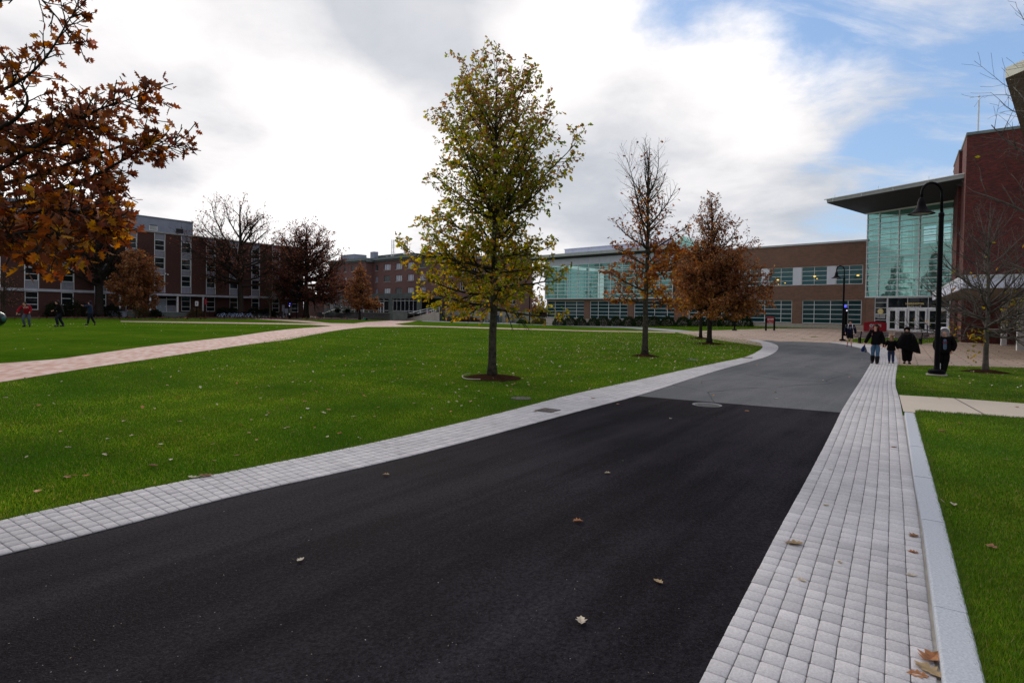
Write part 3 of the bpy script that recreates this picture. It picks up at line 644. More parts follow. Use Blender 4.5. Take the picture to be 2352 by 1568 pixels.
# ---- long four storey hall on the left
_q = at(360, 700, 100); L = Fac((_q.x, _q.y), (0.5920, 0.80594))
def left_hall():
    r = L.pt(0, 0, 0); B = empty('brick_building', (r[0], r[1], 0), 'long four storey dark red brick building with grey window strips behind the left lawn', 'building')
    ks = [-17.38+4.46*k for k in range(-3, 11)]; hw = .81; top = 15.1; ops = []
    for u in ks:
        ops.append((u-hw, u+hw, 4.5, 15.05))
        if not (-.9 < u < 1.5): ops.append((u-hw, u+hw, 1.25, 4.05))
    door = (-.55, 3.4, 1.1, 3.75); ops.append(door)
    mb = MB(); wall(mb, L, -32, 29.3, -.3, top, ops, depth=.35)
    P = L.pt
    mb.quad(P(29.3, 0, -.3), P(29.3, -15, -.3), P(29.3, -15, top), P(29.3, 0, top)); mb.quad(P(-32, -15, -.3), P(-32, 0, -.3), P(-32, 0, top), P(-32, -15, top))
    mb.quad(P(-32, -15, -.3), P(29.3, -15, -.3), P(29.3, -15, top), P(-32, -15, top))
    mb.build('wall', BR_DARK, B, uv=True)
    m = MB(); m.fbox(L, -32.1, 29.45, -15, .14, top, top+.22); m.build('coping', M_STONE, B)
    m = MB(); m.fbox(L, -32, -6, .002, .16, 4.1, 4.5); m.build('floor_band', M_BAND, B); m = MB(); m.fbox(L, 17.0, 29.3, .002, .16, 4.1, 4.5); m.build('floor_band', M_BAND, B)
    m = MB(); m.fbox(L, -6, 17.0, .002, 1.9, 3.98, 4.34); cpy = m.build('entrance_canopy', M_BAND, B)
    for px in (425, 532, 629, 720):
        u = L.hit(px*.6483, 690, 1.7)[0]; m = MB(); m.fbox(L, u-.12, u+.12, 1.55, 1.79, -.2, 3.98); m.build('post', M_WHITE, cpy)
    u6 = L.hit(685.7*.6483, 560)[0]
    m = MB(); m.fbox(L, -32, u6, -8, -.25, top+.22, 17.75); m.fbox(L, -32.1, u6+.1, -8.1, -.12, 17.75, 17.9); ph = m.build('penthouse', M_PENT, B)
    def pz(x, y): return L.hit((340+x/3.824)*.6483, (740+y/3.824)*.6483, -.25)
    a, b = pz(720, 222), pz(832, 300); m = MB(); m.fbox(L, a[0], b[0], -.25, -.2, b[1], a[1]); lv = m.build('louvre', M_WHITE, ph)
    m = MB()
    for i in range(6): z = b[1]+.12+i*.16; m.fbox(L, a[0]+.08, b[0]-.08, -.2, -.19, z, z+.07)
    m.build('slats', M_DARK, lv)
    a, b = pz(1085, 265), pz(1180, 335); m = MB(); m.fbox(L, a[0], b[0], -.25, -.18, b[1], a[1]); m.build('vent', M_DARK, ph)
    m = MB()
    for u in ks: m.fbox(L, u-hw-.07, u-hw, .002, .06, 4.52, 15.05); m.fbox(L, u+hw, u+hw+.07, .002, .06, 4.52, 15.05)
    m.build('strip_trim', M_WHITE, B)
    for u in ks:
        for c, d in ((13.9, 15.05), (10.8, 12.), (7.75, 8.8), (4.5, 5.75)):
            m = MB(); m.fbox(L, u-hw+.004, u+hw-.004, -.2, -.08, c+.003, d-.003); m.build('spandrel_panel', M_SPAN, B)
        for c, d in ((12., 13.9), (8.8, 10.8), (5.75, 7.75)):
            window(B, L, u-hw, u+hw, c, d, zs=(.5,), w=-.05, fr=.075)
        if not (-.9 < u < 1.5): window(B, L, u-hw, u+hw, 1.25, 4.05, zs=(.3, .66), w=-.05, fr=.09)
    # entrance doors
    a, b = door[0], door[1]; m = MB(); m.fbox(L, a+.01, b-.01, -.3, -.2, 1.1, 1.15); m.fbox(L, a+.01, b-.01, -.3, -.2, 3.3, 3.42)
    for u in (a+.05, a+.55, a+2.25, a+3.9): m.fbox(L, u-.04, u+.04, -.3, -.2, 1.15, 3.72)
    fr = m.build('door_frame', M_FRAME, B)
    for i in range(2):
        u = a+.62+i*.8; m = MB(); wall(m, L, u, u+.77, 1.15, 3.28, [(u+.15, u+.62, 2.2, 3.0)], w=-.22, depth=.05); m.fbox(L, u, u+.77, -.32, -.27, 1.15, 3.28)
        dd = m.build('door', mat('grey_door%d' % i, (.30, .34, .42), (.25, .29, .36), rough=.5), B)
        p = MB(); p.fbox(L, u+.6, u+.68, -.22, -.17, 2.0, 2.15); p.build('handle', M_FRAME, dd)
    m = MB(); m.fbox(L, a+2.3, a+3.85, -.28, -.22, 1.15, 2.3); m.build('door_side_panel', M_SPAN, B)
    m = MB(); m.fbox(L, a+2.3, a+3.85, -.27, -.25, 2.3, 3.7); m.fbox(L, a+.1, a+.5, -.27, -.25, 1.2, 3.7); m.build('sidelight', GL_DARK, B)
    m = MB(); m.fbox(L, -6.5, 6.0, .0, 2.6, -.1, 1.08); m.fbox(L, 0., 4.5, 2.6, 3.0, -.1, .75); m.fbox(L, 0., 4.5, 3.0, 3.4, -.1, .4); m.build('entrance_platform', M_GSTONE, B)
    m = MB()
    for u0, u1, n in ((5.2, 12.8, 9), (-6.5, -2.6, 5)):
        for z in (1.35, 1.65, 1.95): m.fbox(L, u0, u1, 2.35, 2.40, z, z+.05)
        for i in range(n): u = u0+(u1-u0)*i/(n-1); m.fbox(L, u-.025, u+.025, 2.35, 2.40, -.1, 1.35)
    m.build('railing', M_BLACK, B)
    m = MB(); q = L.hit((340+935/3.824)*.6483, (740+880/3.824)*.6483)
    m.lathe([(.02, -.1), (.14, -.05), (.14, .12), (.02, .16)], L.pt(q[0], .15, q[1]), 8); m.lathe([(.02, -.1), (.12, -.05), (.12, .1), (.02, .14)], L.pt(q[0]+.42, .15, q[1]-.1), 8)
    m.build('floodlight', M_WHITE, B)
left_hall()
# ---- campus hall on the right: brick wing, glass box, glass tower
_q = at(1988, 700, 60); JP = (_q.x, _q.y); W = Fac(JP, vp(-182)); T = Fac(JP, vp(561))
def right_hall():
    B = empty('campus_building', (JP[0], JP[1], 0), 'two storey brown brick building with teal glass box and glass entrance tower', 'building')
    low = [(.36, 6.27), (7.35, 13.5), (14.55, 20.06), (21.87, 28.26), (29.31, 35.86), (36.97, 44.3)]
    ops = [(a, b, 1.2, 3.82) for a, b in low]; up = (.32, 21.2, 5.53, 7.6); ops.append(up)
    mb = MB(); wall(mb, W, -.02, 22.1, -.2, 10.08, [o for o in ops if o[1] < 22], depth=.3)
    P = W.pt
    wall(mb, W, 22.1, 44.35, -.2, 4.2, [(max(22.1, a), b, c, d) for a, b, c, d in ops if b > 22.2], depth=.3)
    mb.quad(P(44.35, 0, -.2), P(44.35, -14, -.2), P(44.35, -14, 4.2), P(44.35, 0, 4.2))
    mb.quad(P(-.02, -16, -.2), P(44.35, -16, -.2), P(44.35, -16, 10), P(-.02, -16, 10))
    mb.build('wall', BR_TAN, B, uv=True)
    m = MB(); m.fbox(W, -.1, 22.1, -16, .1, 10.08, 10.27); m.build('parapet', M_FASC, B)
    m = MB(); m.fbox(W, -.3, 44.4, .003, .05, -.2, 1.12); m.build('plinth', M_CONC, B)
    for i, (a, b) in enumerate(low):
        n = 4; us = (.2, .5, .78) if i else (.22, .51, .79)
        window(B, W, a, b, 1.2, 3.82, us=us, zs=(.2, .4, .6, .8), w=-.10, fr=.07, glass=GL_LOW)
    # upper ribbon of windows with white panels between
    pan = [(2.9, 3.75), (6.42, 7.3), (10.0, 10.85), (13.6, 14.45), (17.2, 18.05)]; edges = [.32]+[x for p in pan for x in p]+[21.2]
    for a, b in pan: m = MB(); m.fbox(W, a+.003, b-.003, -.2, -.02, 5.535, 7.595); m.build('white_panel', M_WPAN, B)
    for a, b in zip(edges[0::2], edges[1::2]):
        window(B, W, a, b, 5.53, 7.6, us=(.5,), zs=(.25, .5, .75), w=-.08, fr=.06, glass=GL_TEALD)
    # warm lamps hanging behind the ribbon windows
    LAMP = bpy.data.materials.new('warm_lamp'); LAMP.use_nodes = True; bs = LAMP.node_tree.nodes['Principled BSDF']; bs.inputs['Emission Color'].default_value = (1, .62, .12, 1); bs.inputs['Emission Strength'].default_value = 1.6; bs.inputs['Base Color'].default_value = (.5, .35, .1, 1)
    for x, y in ((350, 990), (355, 1025), (642, 962), (985, 955), (407, 1015), (660, 980)):
        u, z = W.hit((2600+x/2.24)*.6483, (550+y/2.24)*.6483, -.12); s = .62 if x in (350, 642, 985) else .34
        m = MB(); m.lathe([(.02, -.06*s), (.16*s, -.05*s), (.24*s, .05*s), (.05, .12*s)], W.pt(u, -.095, z), 10); m.build('hanging_lamp', LAMP, B)
    # glass box
    z0, z1 = 4.22, 9.36; g = MB(); Q = lambda u, w, z: W.pt(u, w, z); fw = .55
    g.quad(Q(22.1, fw-.06, z0), Q(44.3, fw-.06, z0), Q(44.3, fw-.06, z1), Q(22.1, fw-.06, z1)); g.quad(Q(44.3, fw-.06, z0), Q(44.3, -14, z0), Q(44.3, -14, z1), Q(44.3, fw-.06, z1))
    m = MB(); us = [22.15+1.955*k for k in range(12)]; us[-1] = 44.3
    for u in us+[44.25]: m.fbox(W, u-.04, u+.04, fw-.1, fw, z0, z1)
    nr = 9
    for k in range(nr+1): z = z0+(z1-z0)*k/nr; m.fbox(W, 22.1, 44.3, fw-.1, fw-.01, z-.04, z+.04); m.fbox(W, 44.25, 44.32, -14, fw-.1, z-.028, z+.028)
    for k in range(8): m.fbox(W, 44.2, 44.33, -.2-k*1.95-.03, -.2-k*1.95+.03, z0, z1)
    cw = m.build('curtain_wall', M_FRAME, B); g.build('glass', GL_TEAL, cw)
    m = MB()
    for a, b in zip(us, us[1:]): m.fbox(W, a+.015, b-.015, -.2, fw, z1+.03, 10.32)
    m.build('upper_panel', M_LPAN, B)
    m = MB(); m.fbox(W, 22.1, 44.35, -13.9, fw+.02, 4.1, 4.2); m.build('underside', M_FASC, B)
    m = MB(); m.fbox(W, 21.9, 44.3, -13.8, -.4, 4.22, 4.3); m.fbox(W, 22.12, 22.3, -13.8, -.4, 4.3, 9.3); m.fbox(W, 30, 30.2, -13.8, -2.5, 4.3, 9.3)
    m.fbox(W, 22.3, 38, -13.6, -13.4, 4.3, 9.3); m.fbox(W, 22.2, 44.2, -13.8, -.3, 9.9, 10.2)
    for u in (26, 34, 38, 42): m.lathe([(.2, 4.3), (.2, 9.9)], W.pt(u, -2.2, 0), 8)
    m.fbox(W, 22.3, 36, -9, -6, 6.6, 6.9)
    m.build('interior', M_INT, B)
    m = MB(); m.hexa([W.pt(21.2, 1.6, 10.62), W.pt(47.2, 1.6, 10.62), W.pt(46.5, -12, 10.3), W.pt(21.2, -12, 10.3), W.pt(21.2, 1.7, 11.05), W.pt(47.4, 1.7, 11.05), W.pt(46.5, -12, 11.0), W.pt(21.2, -12, 11.0)])
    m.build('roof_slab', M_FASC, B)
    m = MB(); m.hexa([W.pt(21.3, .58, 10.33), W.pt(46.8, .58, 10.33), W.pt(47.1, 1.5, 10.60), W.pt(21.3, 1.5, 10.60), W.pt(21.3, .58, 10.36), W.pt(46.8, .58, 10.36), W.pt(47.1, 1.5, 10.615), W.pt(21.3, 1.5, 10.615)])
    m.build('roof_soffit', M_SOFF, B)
    m = MB(); m.fbox(W, 23.5, 41.8, -9, -1.2, 11.0, 12.0); m.fbox(W, 23.4, 41.9, -9.1, -1.1, 12.0, 12.12); m.build('roof_penthouse', M_LPAN, B)
    m = MB(); a, b = W.pt(19.2, -1.5, 10.25), W.pt(25.2, -1.5, 10.25); c = W.pt(22.5, -4, 12.6)
    m.poly([W.pt(18.6, -1, 10.25), W.pt(25., -1, 10.25), W.pt(25., -8, 10.25), W.pt(18.6, -8, 10.25), W.pt(22.8, -3.5, 12.9), W.pt(22.8, -5.5, 12.9)], [(0, 1, 4), (1, 2, 5, 4), (2, 3, 5), (3, 0, 4, 5)])
    m.build('skylight', GL_TOWER, B)
    # tower
    u1, zb, zt = -8.35, 4.12, 12.93; m = MB(); ms = [0.02, -1.24, -3.19, -5.12, -7.06, -8.3]; nr = 15
    for u in ms: m.fbox(T, u-.045, u+.045, -.1, .02, zb, zt)
    for k in range(nr+1):
        z = zb+(zt-zb)*k/nr; hh = .06 if k == 0 else .038; m.fbox(T, u1, .08, -.1, .045 if k == 0 else .035, z-hh, z+hh)
    for k in range(nr+1): z = zb+(zt-zb)*k/nr; m.fbox(T, .0, .06, -9, -.1, z-.03, z+.03)
    for k in range(5): m.fbox(T, .0, .07, -.1-k*2-.03, -.1-k*2+.03, zb, zt)
    cw = m.build('curtain_wall', M_FRAME, B)
    g = MB(); g.quad(T.pt(u1, -.06, zb), T.pt(.04, -.06, zb), T.pt(.04, -.06, zt), T.pt(u1, -.06, zt)); g.quad(T.pt(.03, -.06, zb), T.pt(.03, -9, zb), T.pt(.03, -9, zt), T.pt(.03, -.06, zt)); g.build('glass', GL_TOWER, cw)
    m = MB(); m.fbox(T, -9, -.15, -9, -.3, 4.0, 4.12); m.fbox(T, -9, -.15, -9, -5, 8.6, 8.85); m.fbox(T, -9, -.2, -9, -.3, 12.8, 12.93)
    wall(m, T, -9.0, -.2, 4.12, 12.8, [(-2.2+.1-2.0*k, -.7-2.0*k, 10.3, 12.2) for k in range(4)], w=-8.6, depth=.3)
    for k in range(4):
        for z in (10.9, 11.5): m.fbox(T, -2.1-2.*k, -.7-2.*k, -8.85, -8.8, z, z+.07)
    m.fbox(T, -9, -8.8, -9, -.3, 4.12, 12.8)
    m.build('interior', M_INT, B)
    for u in (-3.0, -6.4): m = MB(); m.lathe([(.36, 4.12), (.36, 12.8)], T.pt(u, -3.6, 0), 14); m.build('interior_column', M_WHITE, B, smooth=True)
    # winged roof over the tower
    def V(u, w, z): return T.pt(u, w, z)
    uR = -12.35
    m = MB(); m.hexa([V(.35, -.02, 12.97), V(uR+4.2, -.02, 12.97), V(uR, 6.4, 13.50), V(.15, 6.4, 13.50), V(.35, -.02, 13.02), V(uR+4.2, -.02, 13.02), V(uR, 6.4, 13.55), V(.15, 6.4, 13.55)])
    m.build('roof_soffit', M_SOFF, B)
    m = MB(); m.hexa([V(.4, -9, 13.0), V(-9, -9, 13.0), V(uR, 6.4, 13.56), V(.15, 6.4, 13.56), V(.4, -9, 13.7), V(-9, -9, 13.7), V(uR, 6.55, 13.9), V(.15, 6.55, 13.9)]); rf = m.build('roof', M_FASC, B)
    m = MB(); m.tube([V(.3, 6.62, 13.86), V(uR, 6.62, 13.86)], .05, 5)
    for k in range(5): u = -.6-k*2.9; m.tube([V(u, 6.6, 13.55), V(u, 6.6, 13.86)], .025, 4)
    for k in range(3): u = -.6-k*4.3; m.tube([V(u, 6.3, 13.85), V(u, 6.3, 14.25)], .02, 4)
    m.build('gutter_line', M_FRAME, rf)
    m = MB(); m.tube([V(.2, .16, 12.98), V(-8.3, .16, 12.98)], .10, 8); m.build('downpipe', M_FRAME, B)
    # ground floor of the tower
    zt2 = 4.05
    m = MB(); wall(m, T, -.93, 0.02, -.2, 4.03, [], w=-.02); m.quad(T.pt(.02, -.02, -.2), T.pt(.02, -3, -.2), T.pt(.02, -3, 4.03), T.pt(.02, -.02, 4.03)); m.build('tower_pier', BR_TAN, B, uv=True)
    window(B, T, -2.22, -.95, .65, 4.03, zs=(.1, .31, .50, .69, .85), w=-.04, fr=.05, name='side_window')
    x, y = 828, 937; u, z = T.hit((2940+x/4.612)*.6483, (900+y/4.612)*.6483); YEL = mat('yellow_seal', (.75, .62, .16), (.70, .55, .25), rough=.4)
    m = MB(); c = Vector(T.pt(u, .02, z)); d = Vector((T.d[0], T.d[1], 0)); n = Vector((T.n[0], T.n[1], 0))
    seal = [c+(d*math.cos(a)+Vector((0, 0, 1))*math.sin(a))*.29 for a in [i*math.pi/12 for i in range(24)]]
    m.poly(seal+[p-n*.04 for p in seal], [tuple(range(24)), tuple(range(24, 48))]+[(i, (i+1) % 24, 24+(i+1) % 24, 24+i) for i in range(24)]); sl = m.build('round_seal', YEL, B)
    m = MB(); ring = [c+n*.01+(d*math.cos(a)+Vector((0, 0, 1))*math.sin(a))*.16 for a in [i*math.pi/12 for i in range(25)]]; m.tube(ring, .012, 4); m.build('seal_ring', M_FRAME, sl)
    LETW = mat('lettering_white', (.70, .71, .75), rough=.6)
    tx = (-T.d[0], -T.d[1], 0)
    m = MB()
    for i in range(6):
        z = 2.28-i*.078; m.fbox(T, -2.08, -1.5+(.2 if i == 5 else 0), .0, .008, z, z+.035)
        if i < 5: m.fbox(T, -1.46, -1.05, .0, .008, z, z+.035)
    m.build('notice_text', LETW, B)
    for k in range(3):
        a = -2.3-k*1.86; m = MB(); b = a-1.84
        for q in (a, (a+b)/2, b): m.fbox(T, q-.05, q+.05, -.16, -.03, .5, 2.93)
        m.fbox(T, b, a, -.16, -.02, 2.84, 2.95); fr = m.build('door_frame', M_WHITE, B)
        for s in (0, 1):
            p, q = (a-.06, (a+b)/2+.06) if s == 0 else ((a+b)/2-.06, b+.06)
            m = MB(); m2 = MB(); lo, hi = min(p, q), max(p, q)
            wall(m, T, lo, hi, .56, 2.83, [(lo+.13, hi-.13, .85, 1.5), (lo+.13, hi-.13, 1.56, 2.68)], w=-.06, depth=.05)
            dr = m.build('door', M_WHITE, B); m2.fbox(T, lo+.12, hi-.12, -.1, -.09, .84, 2.7); m2.build('pane', GL_DARK, dr)
            h = MB(); e = hi-.1 if s else lo+.1; h.fbox(T, e-.02, e+.02, -.06, .02, 1.4, 1.75); h.build('handle', M_FRAME, dr)
    window(B, T, -7.95, -2.25, 2.96, 4.02, us=(.33, .66), w=-.04, fr=.05, name='transom_window')
    window(B, T, -8.3, -7.98, .56, 4.02, w=-.04, fr=.04, name='side_window')
    GOLD = mat('gold_letters', (.75, .60, .22), rough=.4)
    u, z = T.hit((2940+1390/4.612)*.6483, (900+822/4.612)*.6483)
    text_mesh('gold_lettering', 'HARRINGTON', .26, GOLD, B, T.pt(u, .05, z+.06), tx, (0, 0, 1), bold=.008)
    text_mesh('entrance_lettering', 'ENTRANCE', .24, LETW, B, T.pt(u, .05, z-.26), tx, (0, 0, 1), bold=.006)
    m = MB(); m.fbox(T, -9, .5, -.8, -.3, -.2, .56); m.build('threshold', M_CONC, B)
GL_TEALD = glass_mat('window_glass_ribbon', (.020, .10, .11), wav=.05, spec=.5, metal=.15)
right_hall()
# ---- tall red brick hall at the right edge, with its two canopies
_q = G(2206.6, 786); RD = Fac((_q.x, _q.y), (.822, -.569)); 
def red_hall():
    B = empty('brick_hall', tuple(_q), 'tall windowless rust red brick hall with white canopy at the right edge', 'building')
    top = RD.hit(2217, 312.2)[1]; P = RD.pt; print('HALL', top, RD.d, RD.n)
    m = MB(); wall(m, RD, 0, 34, -.3, top); m.quad(P(0, -14, -.3), P(0, 0, -.3), P(0, 0, top), P(0, -14, top)); m.quad(P(34, 0, -.3), P(34, -14, -.3), P(34, -14, top), P(34, 0, top)); m.quad(P(0, -14, -.3), P(34, -14, -.3), P(34, -14, top), P(0, -14, top))
    m.build('wall', BR_HALL, B, uv=True)
    m = MB(); m.fbox(RD, -.05, 34, -14, .1, top, top+.22); m.build('coping', M_CORN, B)
    # lower set back bay beside the tower
    g = G(2192.6, 778); w2 = (g.x-RD.P[0])*RD.n[0]+(g.y-RD.P[1])*RD.n[1]; ul = RD.hit(2192.6, 700, w2)[0]; t2 = RD.hit(2200, 349, w2)[1]; print('BAY', w2, ul, t2)
    m = MB(); m.fbox(RD, ul, .9, w2-6, w2, -.3, t2); m.build('side_bay', BR_HALL, B, uv=True)
    m = MB(); m.fbox(RD, ul-.05, .9, w2-6, w2+.05, t2, t2+.15); m.build('bay_coping', M_CORN, B)
    # white entrance canopy on slim columns
    c0 = Vector((21.6, 27., 0)); rt = Vector((.822, -.569, 0)); bk = Vector((.557, .83, 0)); 
    def Q(a, b, z): v = c0+rt*a+bk*b; return (v.x, v.y, z)
    m = MB(); m.hexa([Q(0, 0, 3.42), Q(14, 0, 3.42), Q(14, 22.5, 3.42), Q(0, 22.5, 3.42), Q(0, 0, 4.02), Q(14, 0, 4.02), Q(14, 22.5, 4.02), Q(0, 22.5, 4.02)]); cp = m.build('entrance_canopy', M_LPAN, B)
    m = MB(); m.hexa([Q(.12, .12, 3.39), Q(13.9, .12, 3.39), Q(13.9, 22.4, 3.39), Q(.12, 22.4, 3.39), Q(.12, .12, 3.415), Q(13.9, .12, 3.415), Q(13.9, 22.4, 3.415), Q(.12, 22.4, 3.415)]); m.build('soffit', M_TSOFF, cp)
    m = MB(); m.hexa([Q(-.03, -.03, 3.9), Q(14, -.03, 3.9), Q(14, 22.5, 3.9), Q(-.03, 22.5, 3.9), Q(-.03, -.03, 4.05), Q(14, -.03, 4.05), Q(14, 22.5, 4.05), Q(-.03, 22.5, 4.05)]); m.build('canopy_trim', M_FASC, cp)
    for px, py, wd in ((2305, 793.5, .32), (2343, 805, .36)):
        g = G(px, py); m = MB(); r = wd/2; a = [g+(-rt-bk)*r, g+(rt-bk)*r, g+(rt+bk)*r, g+(-rt+bk)*r]
        m.hexa([(p.x, p.y, g.z-.1) for p in a]+[(p.x, p.y, 3.39) for p in a]); m.build('column', M_WHITE, cp)
    m = MB()
    for a, b in ((5.2, 5.35), (8., 8.15)): m.hexa([Q(a, 19.9, .0), Q(b, 19.9, .0), Q(b, 20.05, .0), Q(a, 20.05, .0), Q(a, 19.9, 3.39), Q(b, 19.9, 3.39), Q(b, 20.05, 3.39), Q(a, 20.05, 3.39)])
    m.build('side_post', M_WHITE, cp)
    # winged roof high above the far corner of the hall
    D = 30.; c = at(2309, 180, D); e1 = Vector((1306, 1290, 0)).normalized(); e2 = Vector((vp(1052)[0], vp(1052)[1], 0)).normalized()*-1
    def K(a, b, z): v = c+e1*a+e2*b; return (v.x, v.y, c.z+z)
    m = MB(); m.hexa([K(0, 0, 0), K(0, 14, 0), K(17, 14, 0), K(17, 0, 0), K(0, 0, .55), K(0, 14, .55), K(17, 14, .55), K(17, 0, .55)]); wr = m.build('winged_roof', M_CREAM, B)
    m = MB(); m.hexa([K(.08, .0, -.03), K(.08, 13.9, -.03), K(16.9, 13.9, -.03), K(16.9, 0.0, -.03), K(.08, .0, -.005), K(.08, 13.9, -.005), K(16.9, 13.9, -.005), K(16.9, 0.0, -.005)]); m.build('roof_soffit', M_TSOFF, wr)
    # the block of the hall that carries that roof (beyond the frame)
    m = MB(); m.hexa([K(7, 4, -c.z), K(7, 13, -c.z), K(16, 13, -c.z), K(16, 4, -c.z), K(7, 4, -.03), K(7, 13, -.03), K(16, 13, -.03), K(16, 4, -.03)]); m.build('end_block', BR_HALL, B, uv=True)
    # roof pole
    q = at(2246, 309, 52); m = MB(); zt = CH+(hz(2246)-236)*52/F; m.tube([(q.x, q.y, q.z-1.5), (q.x, q.y, zt)], .07, 6); m.tube([(q.x, q.y, zt), (q.x, q.y, zt+.35)], .03, 5); m.lathe([(.01, -.12), (.12, 0), (.01, .12)], (q.x, q.y, zt+.4), 8); m.build('roof_pole', M_FRAME, B)
red_hall()
# ---- residence hall in the middle distance
def residence():
    q = at(895, 700, 138); A = Fac((q.x, q.y), vp(-182))
    B = empty('residence_hall', (q.x, q.y, 0), 'purple brick residence hall with green cornice and stone terrace behind the main tree', 'building')
    z2 = lambda x, y: ((1080+x/4.9)*.6483, (860+y/4.9)*.6483)
    o = 2.05
    zc0 = A.hit(*z2(1500, 310))[1]; ua = A.hit(*z2(1175, 400))[0]; ub = A.hit(*z2(1062, 400), o)[0]; uc = A.hit(*z2(420, 400), o)[0]; ur = A.hit(964+40, 700)[0]
    rows = [(A.hit(*z2(1430, b))[1], A.hit(*z2(1430, a))[1]) for a, b in ((372, 472), (572, 675), (788, 880))]; rows.append((rows[2][0]-3., rows[2][1]-3.))
    print('RES', zc0, ua, ub, uc, ur, rows)
    ops = []; cols = [(1228, 1275), (1378, 1488), (1578, 1688), (1785, 1890), (1990, 2100), (2195, 2300)]
    wn = []
    for a, b in cols:
        u0, u1 = sorted((A.hit(*z2(a, 400))[0], A.hit(*z2(b, 400))[0]))
        for r in rows[:3]: wn.append((u0, u1, r[0], r[1]))
    m = MB(); wall(m, A, ur, ua+.2, -.3, zc0, wn, depth=.25)
    wl = []
    for a, b in ((685, 725), (808, 852), (938, 985), (560, 605)):
        u0, u1 = sorted((A.hit(*z2(a, 400), o)[0], A.hit(*z2(b, 400), o)[0]))
        for r in rows[:3]: wl.append((u0, u1, r[0], r[1]))
    wall(m, A, ub, uc, -.3, zc0, wl, w=o, depth=.25); m.quad(A.pt(ub, o, -.3), A.pt(ub, -.0, -.3), A.pt(ub, -.0, zc0), A.pt(ub, o, zc0)); m.quad(A.pt(uc, o, -.3), A.pt(uc, -12, -.3), A.pt(uc, -12, zc0), A.pt(uc, o, zc0)); m.quad(A.pt(ur, -12, -.3), A.pt(uc, -12, -.3), A.pt(uc, -12, zc0), A.pt(ur, -12, zc0))
    m.build('wall', BR_DORM, B, uv=True)
    for i, (a, b, c, d) in enumerate(wn): window(B, A, a, b, c, d, us=(.3, .7) if b-a > 1 else (.5,), w=-.1, fr=.07, frame=M_CORN, glass=GL_SKY if i % 4 else GL_DARK)
    for i, (a, b, c, d) in enumerate(wl): window(B, A, a, b, c, d, us=(.5,), w=o-.1, fr=.07, frame=M_CORN, glass=GL_SKY if i % 3 else GL_DARK)
    m = MB()
    for a, b, c, d in wn: m.fbox(A, a-.08, b+.08, .002, .1, c-.16, c)
    for a, b, c, d in wl: m.fbox(A, a-.08, b+.08, o+.002, o+.1, c-.16, c)
    m.build('sill', M_STONE, B)
    m = MB()
    for w, a, b in ((0, ur, ub-.72), (o, ub-.5, uc+.4)):
        m.fbox(A, a, b, -6, w+.25, zc0, zc0+.35); m.fbox(A, a, b, -6, w+.7, zc0+.35, zc0+.95)
    m.build('cornice', M_CORN, B)
    m = MB()
    for k in range(70): u = ur+k*.6
    def onroof(name, x0, x1, y0, y1, w, dep, mt, par=B):
        a, zt = A.hit(*z2(x1, y0), w); b, zb = A.hit(*z2(x0, y1), w); m = MB(); m.fbox(A, a, b, w-dep, w, min(zb, zc0)-.2, zt); return m.build(name, mt, par)
    onroof('roof_box', 625, 855, 192, 300, -4, 4, M_PENT); onroof('roof_box', 750, 1060, 258, 300, -2, 2, M_FASC); onroof('chimney', 1135, 1205, 152, 285, -2, 1.2, M_PENT)
    bp = onroof('brick_penthouse', 1232, 1700, 190, 280, -4, 8, BR_DORM); a, zt = A.hit(*z2(1720, 178), -3.9); b, zb = A.hit(*z2(1225, 205), -3.9); m = MB(); m.fbox(A, a, b, -12, -3.7, zt-.35, zt); m.build('penthouse_eave', M_CORN, bp)
    for x in (1425, 1505):
        a, zt = A.hit(*z2(x+22, 218), -3.9); b, zb = A.hit(*z2(x-22, 262), -3.9); m = MB(); m.fbox(A, a, b, -3.99, -3.9, zb, zt); m.build('penthouse_window', M_WHITE, bp)
    onroof('air_unit', 1722, 1825, 205, 240, -1.5, 2, M_PENT); onroof('air_unit', 1818, 1940, 180, 236, -2.5, 2, M_GSTONE)
    u, z = A.hit(*z2(1742, 180), -3); m = MB(); m.lathe([(.5, 0), (.35, .5), (.35, 1.2), (.6, 1.3), (.6, 1.7), (.2, 1.9)], A.pt(u, -3, z-.3), 10); m.build('roof_ventilator', M_FRAME, B)
    for x in (1513, 1545):
        u, z = A.hit(*z2(x, 190), -3); zt = A.hit(*z2(x, 190-(565-533)*7.56), -3)[1]; m = MB(); c = A.pt(u, -3, 0)
        for k in range(3): a = k*2.1; m.tube([(c[0]+.28*math.cos(a), c[1]+.28*math.sin(a), z-1), (c[0]+.2*math.cos(a), c[1]+.2*math.sin(a), zt)], .04, 4)
        n = int((zt-z)/.6)
        for i in range(n): a, b = i*2.1, (i+1)*2.1; m.tube([(c[0]+.26*math.cos(a), c[1]+.26*math.sin(a), z+i*.6), (c[0]+.26*math.cos(b), c[1]+.26*math.sin(b), z+i*.6+.6)], .03, 4)
        m.build('lattice_mast', M_FRAME, B)
    # glazed ground floor pavilion behind the terrace
    v = 9.5; def_ = lambda x, y: A.hit(*z2(x, y), v)
    g0 = 1.25; zt = def_(1300, 883)[1]; zf = def_(1300, 962)[1]; a, b = def_(1990, 900)[0], def_(340, 900)[0]
    m = MB(); m.fbox(A, a, b, v-6, v, zf, zt)
    for x0, x1 in ((340, 400), (1455, 1512), (1945, 1990)): q0, q1 = sorted((def_(x0, 1000)[0], def_(x1, 1000)[0])); m.fbox(A, q0, q1, v-.6, v+.02, -.2, zf)
    m.fbox(A, a, b, v-6, v-5.8, -.2, zf); m.build('pavilion', M_GSTONE, B)
    m = MB(); e = def_(45, 900)[0]; m.fbox(A, b, e, v-6, v-.1, -.2, zt-.05); m.build('pavilion_brick_wing', BR_DARK, B, uv=True)
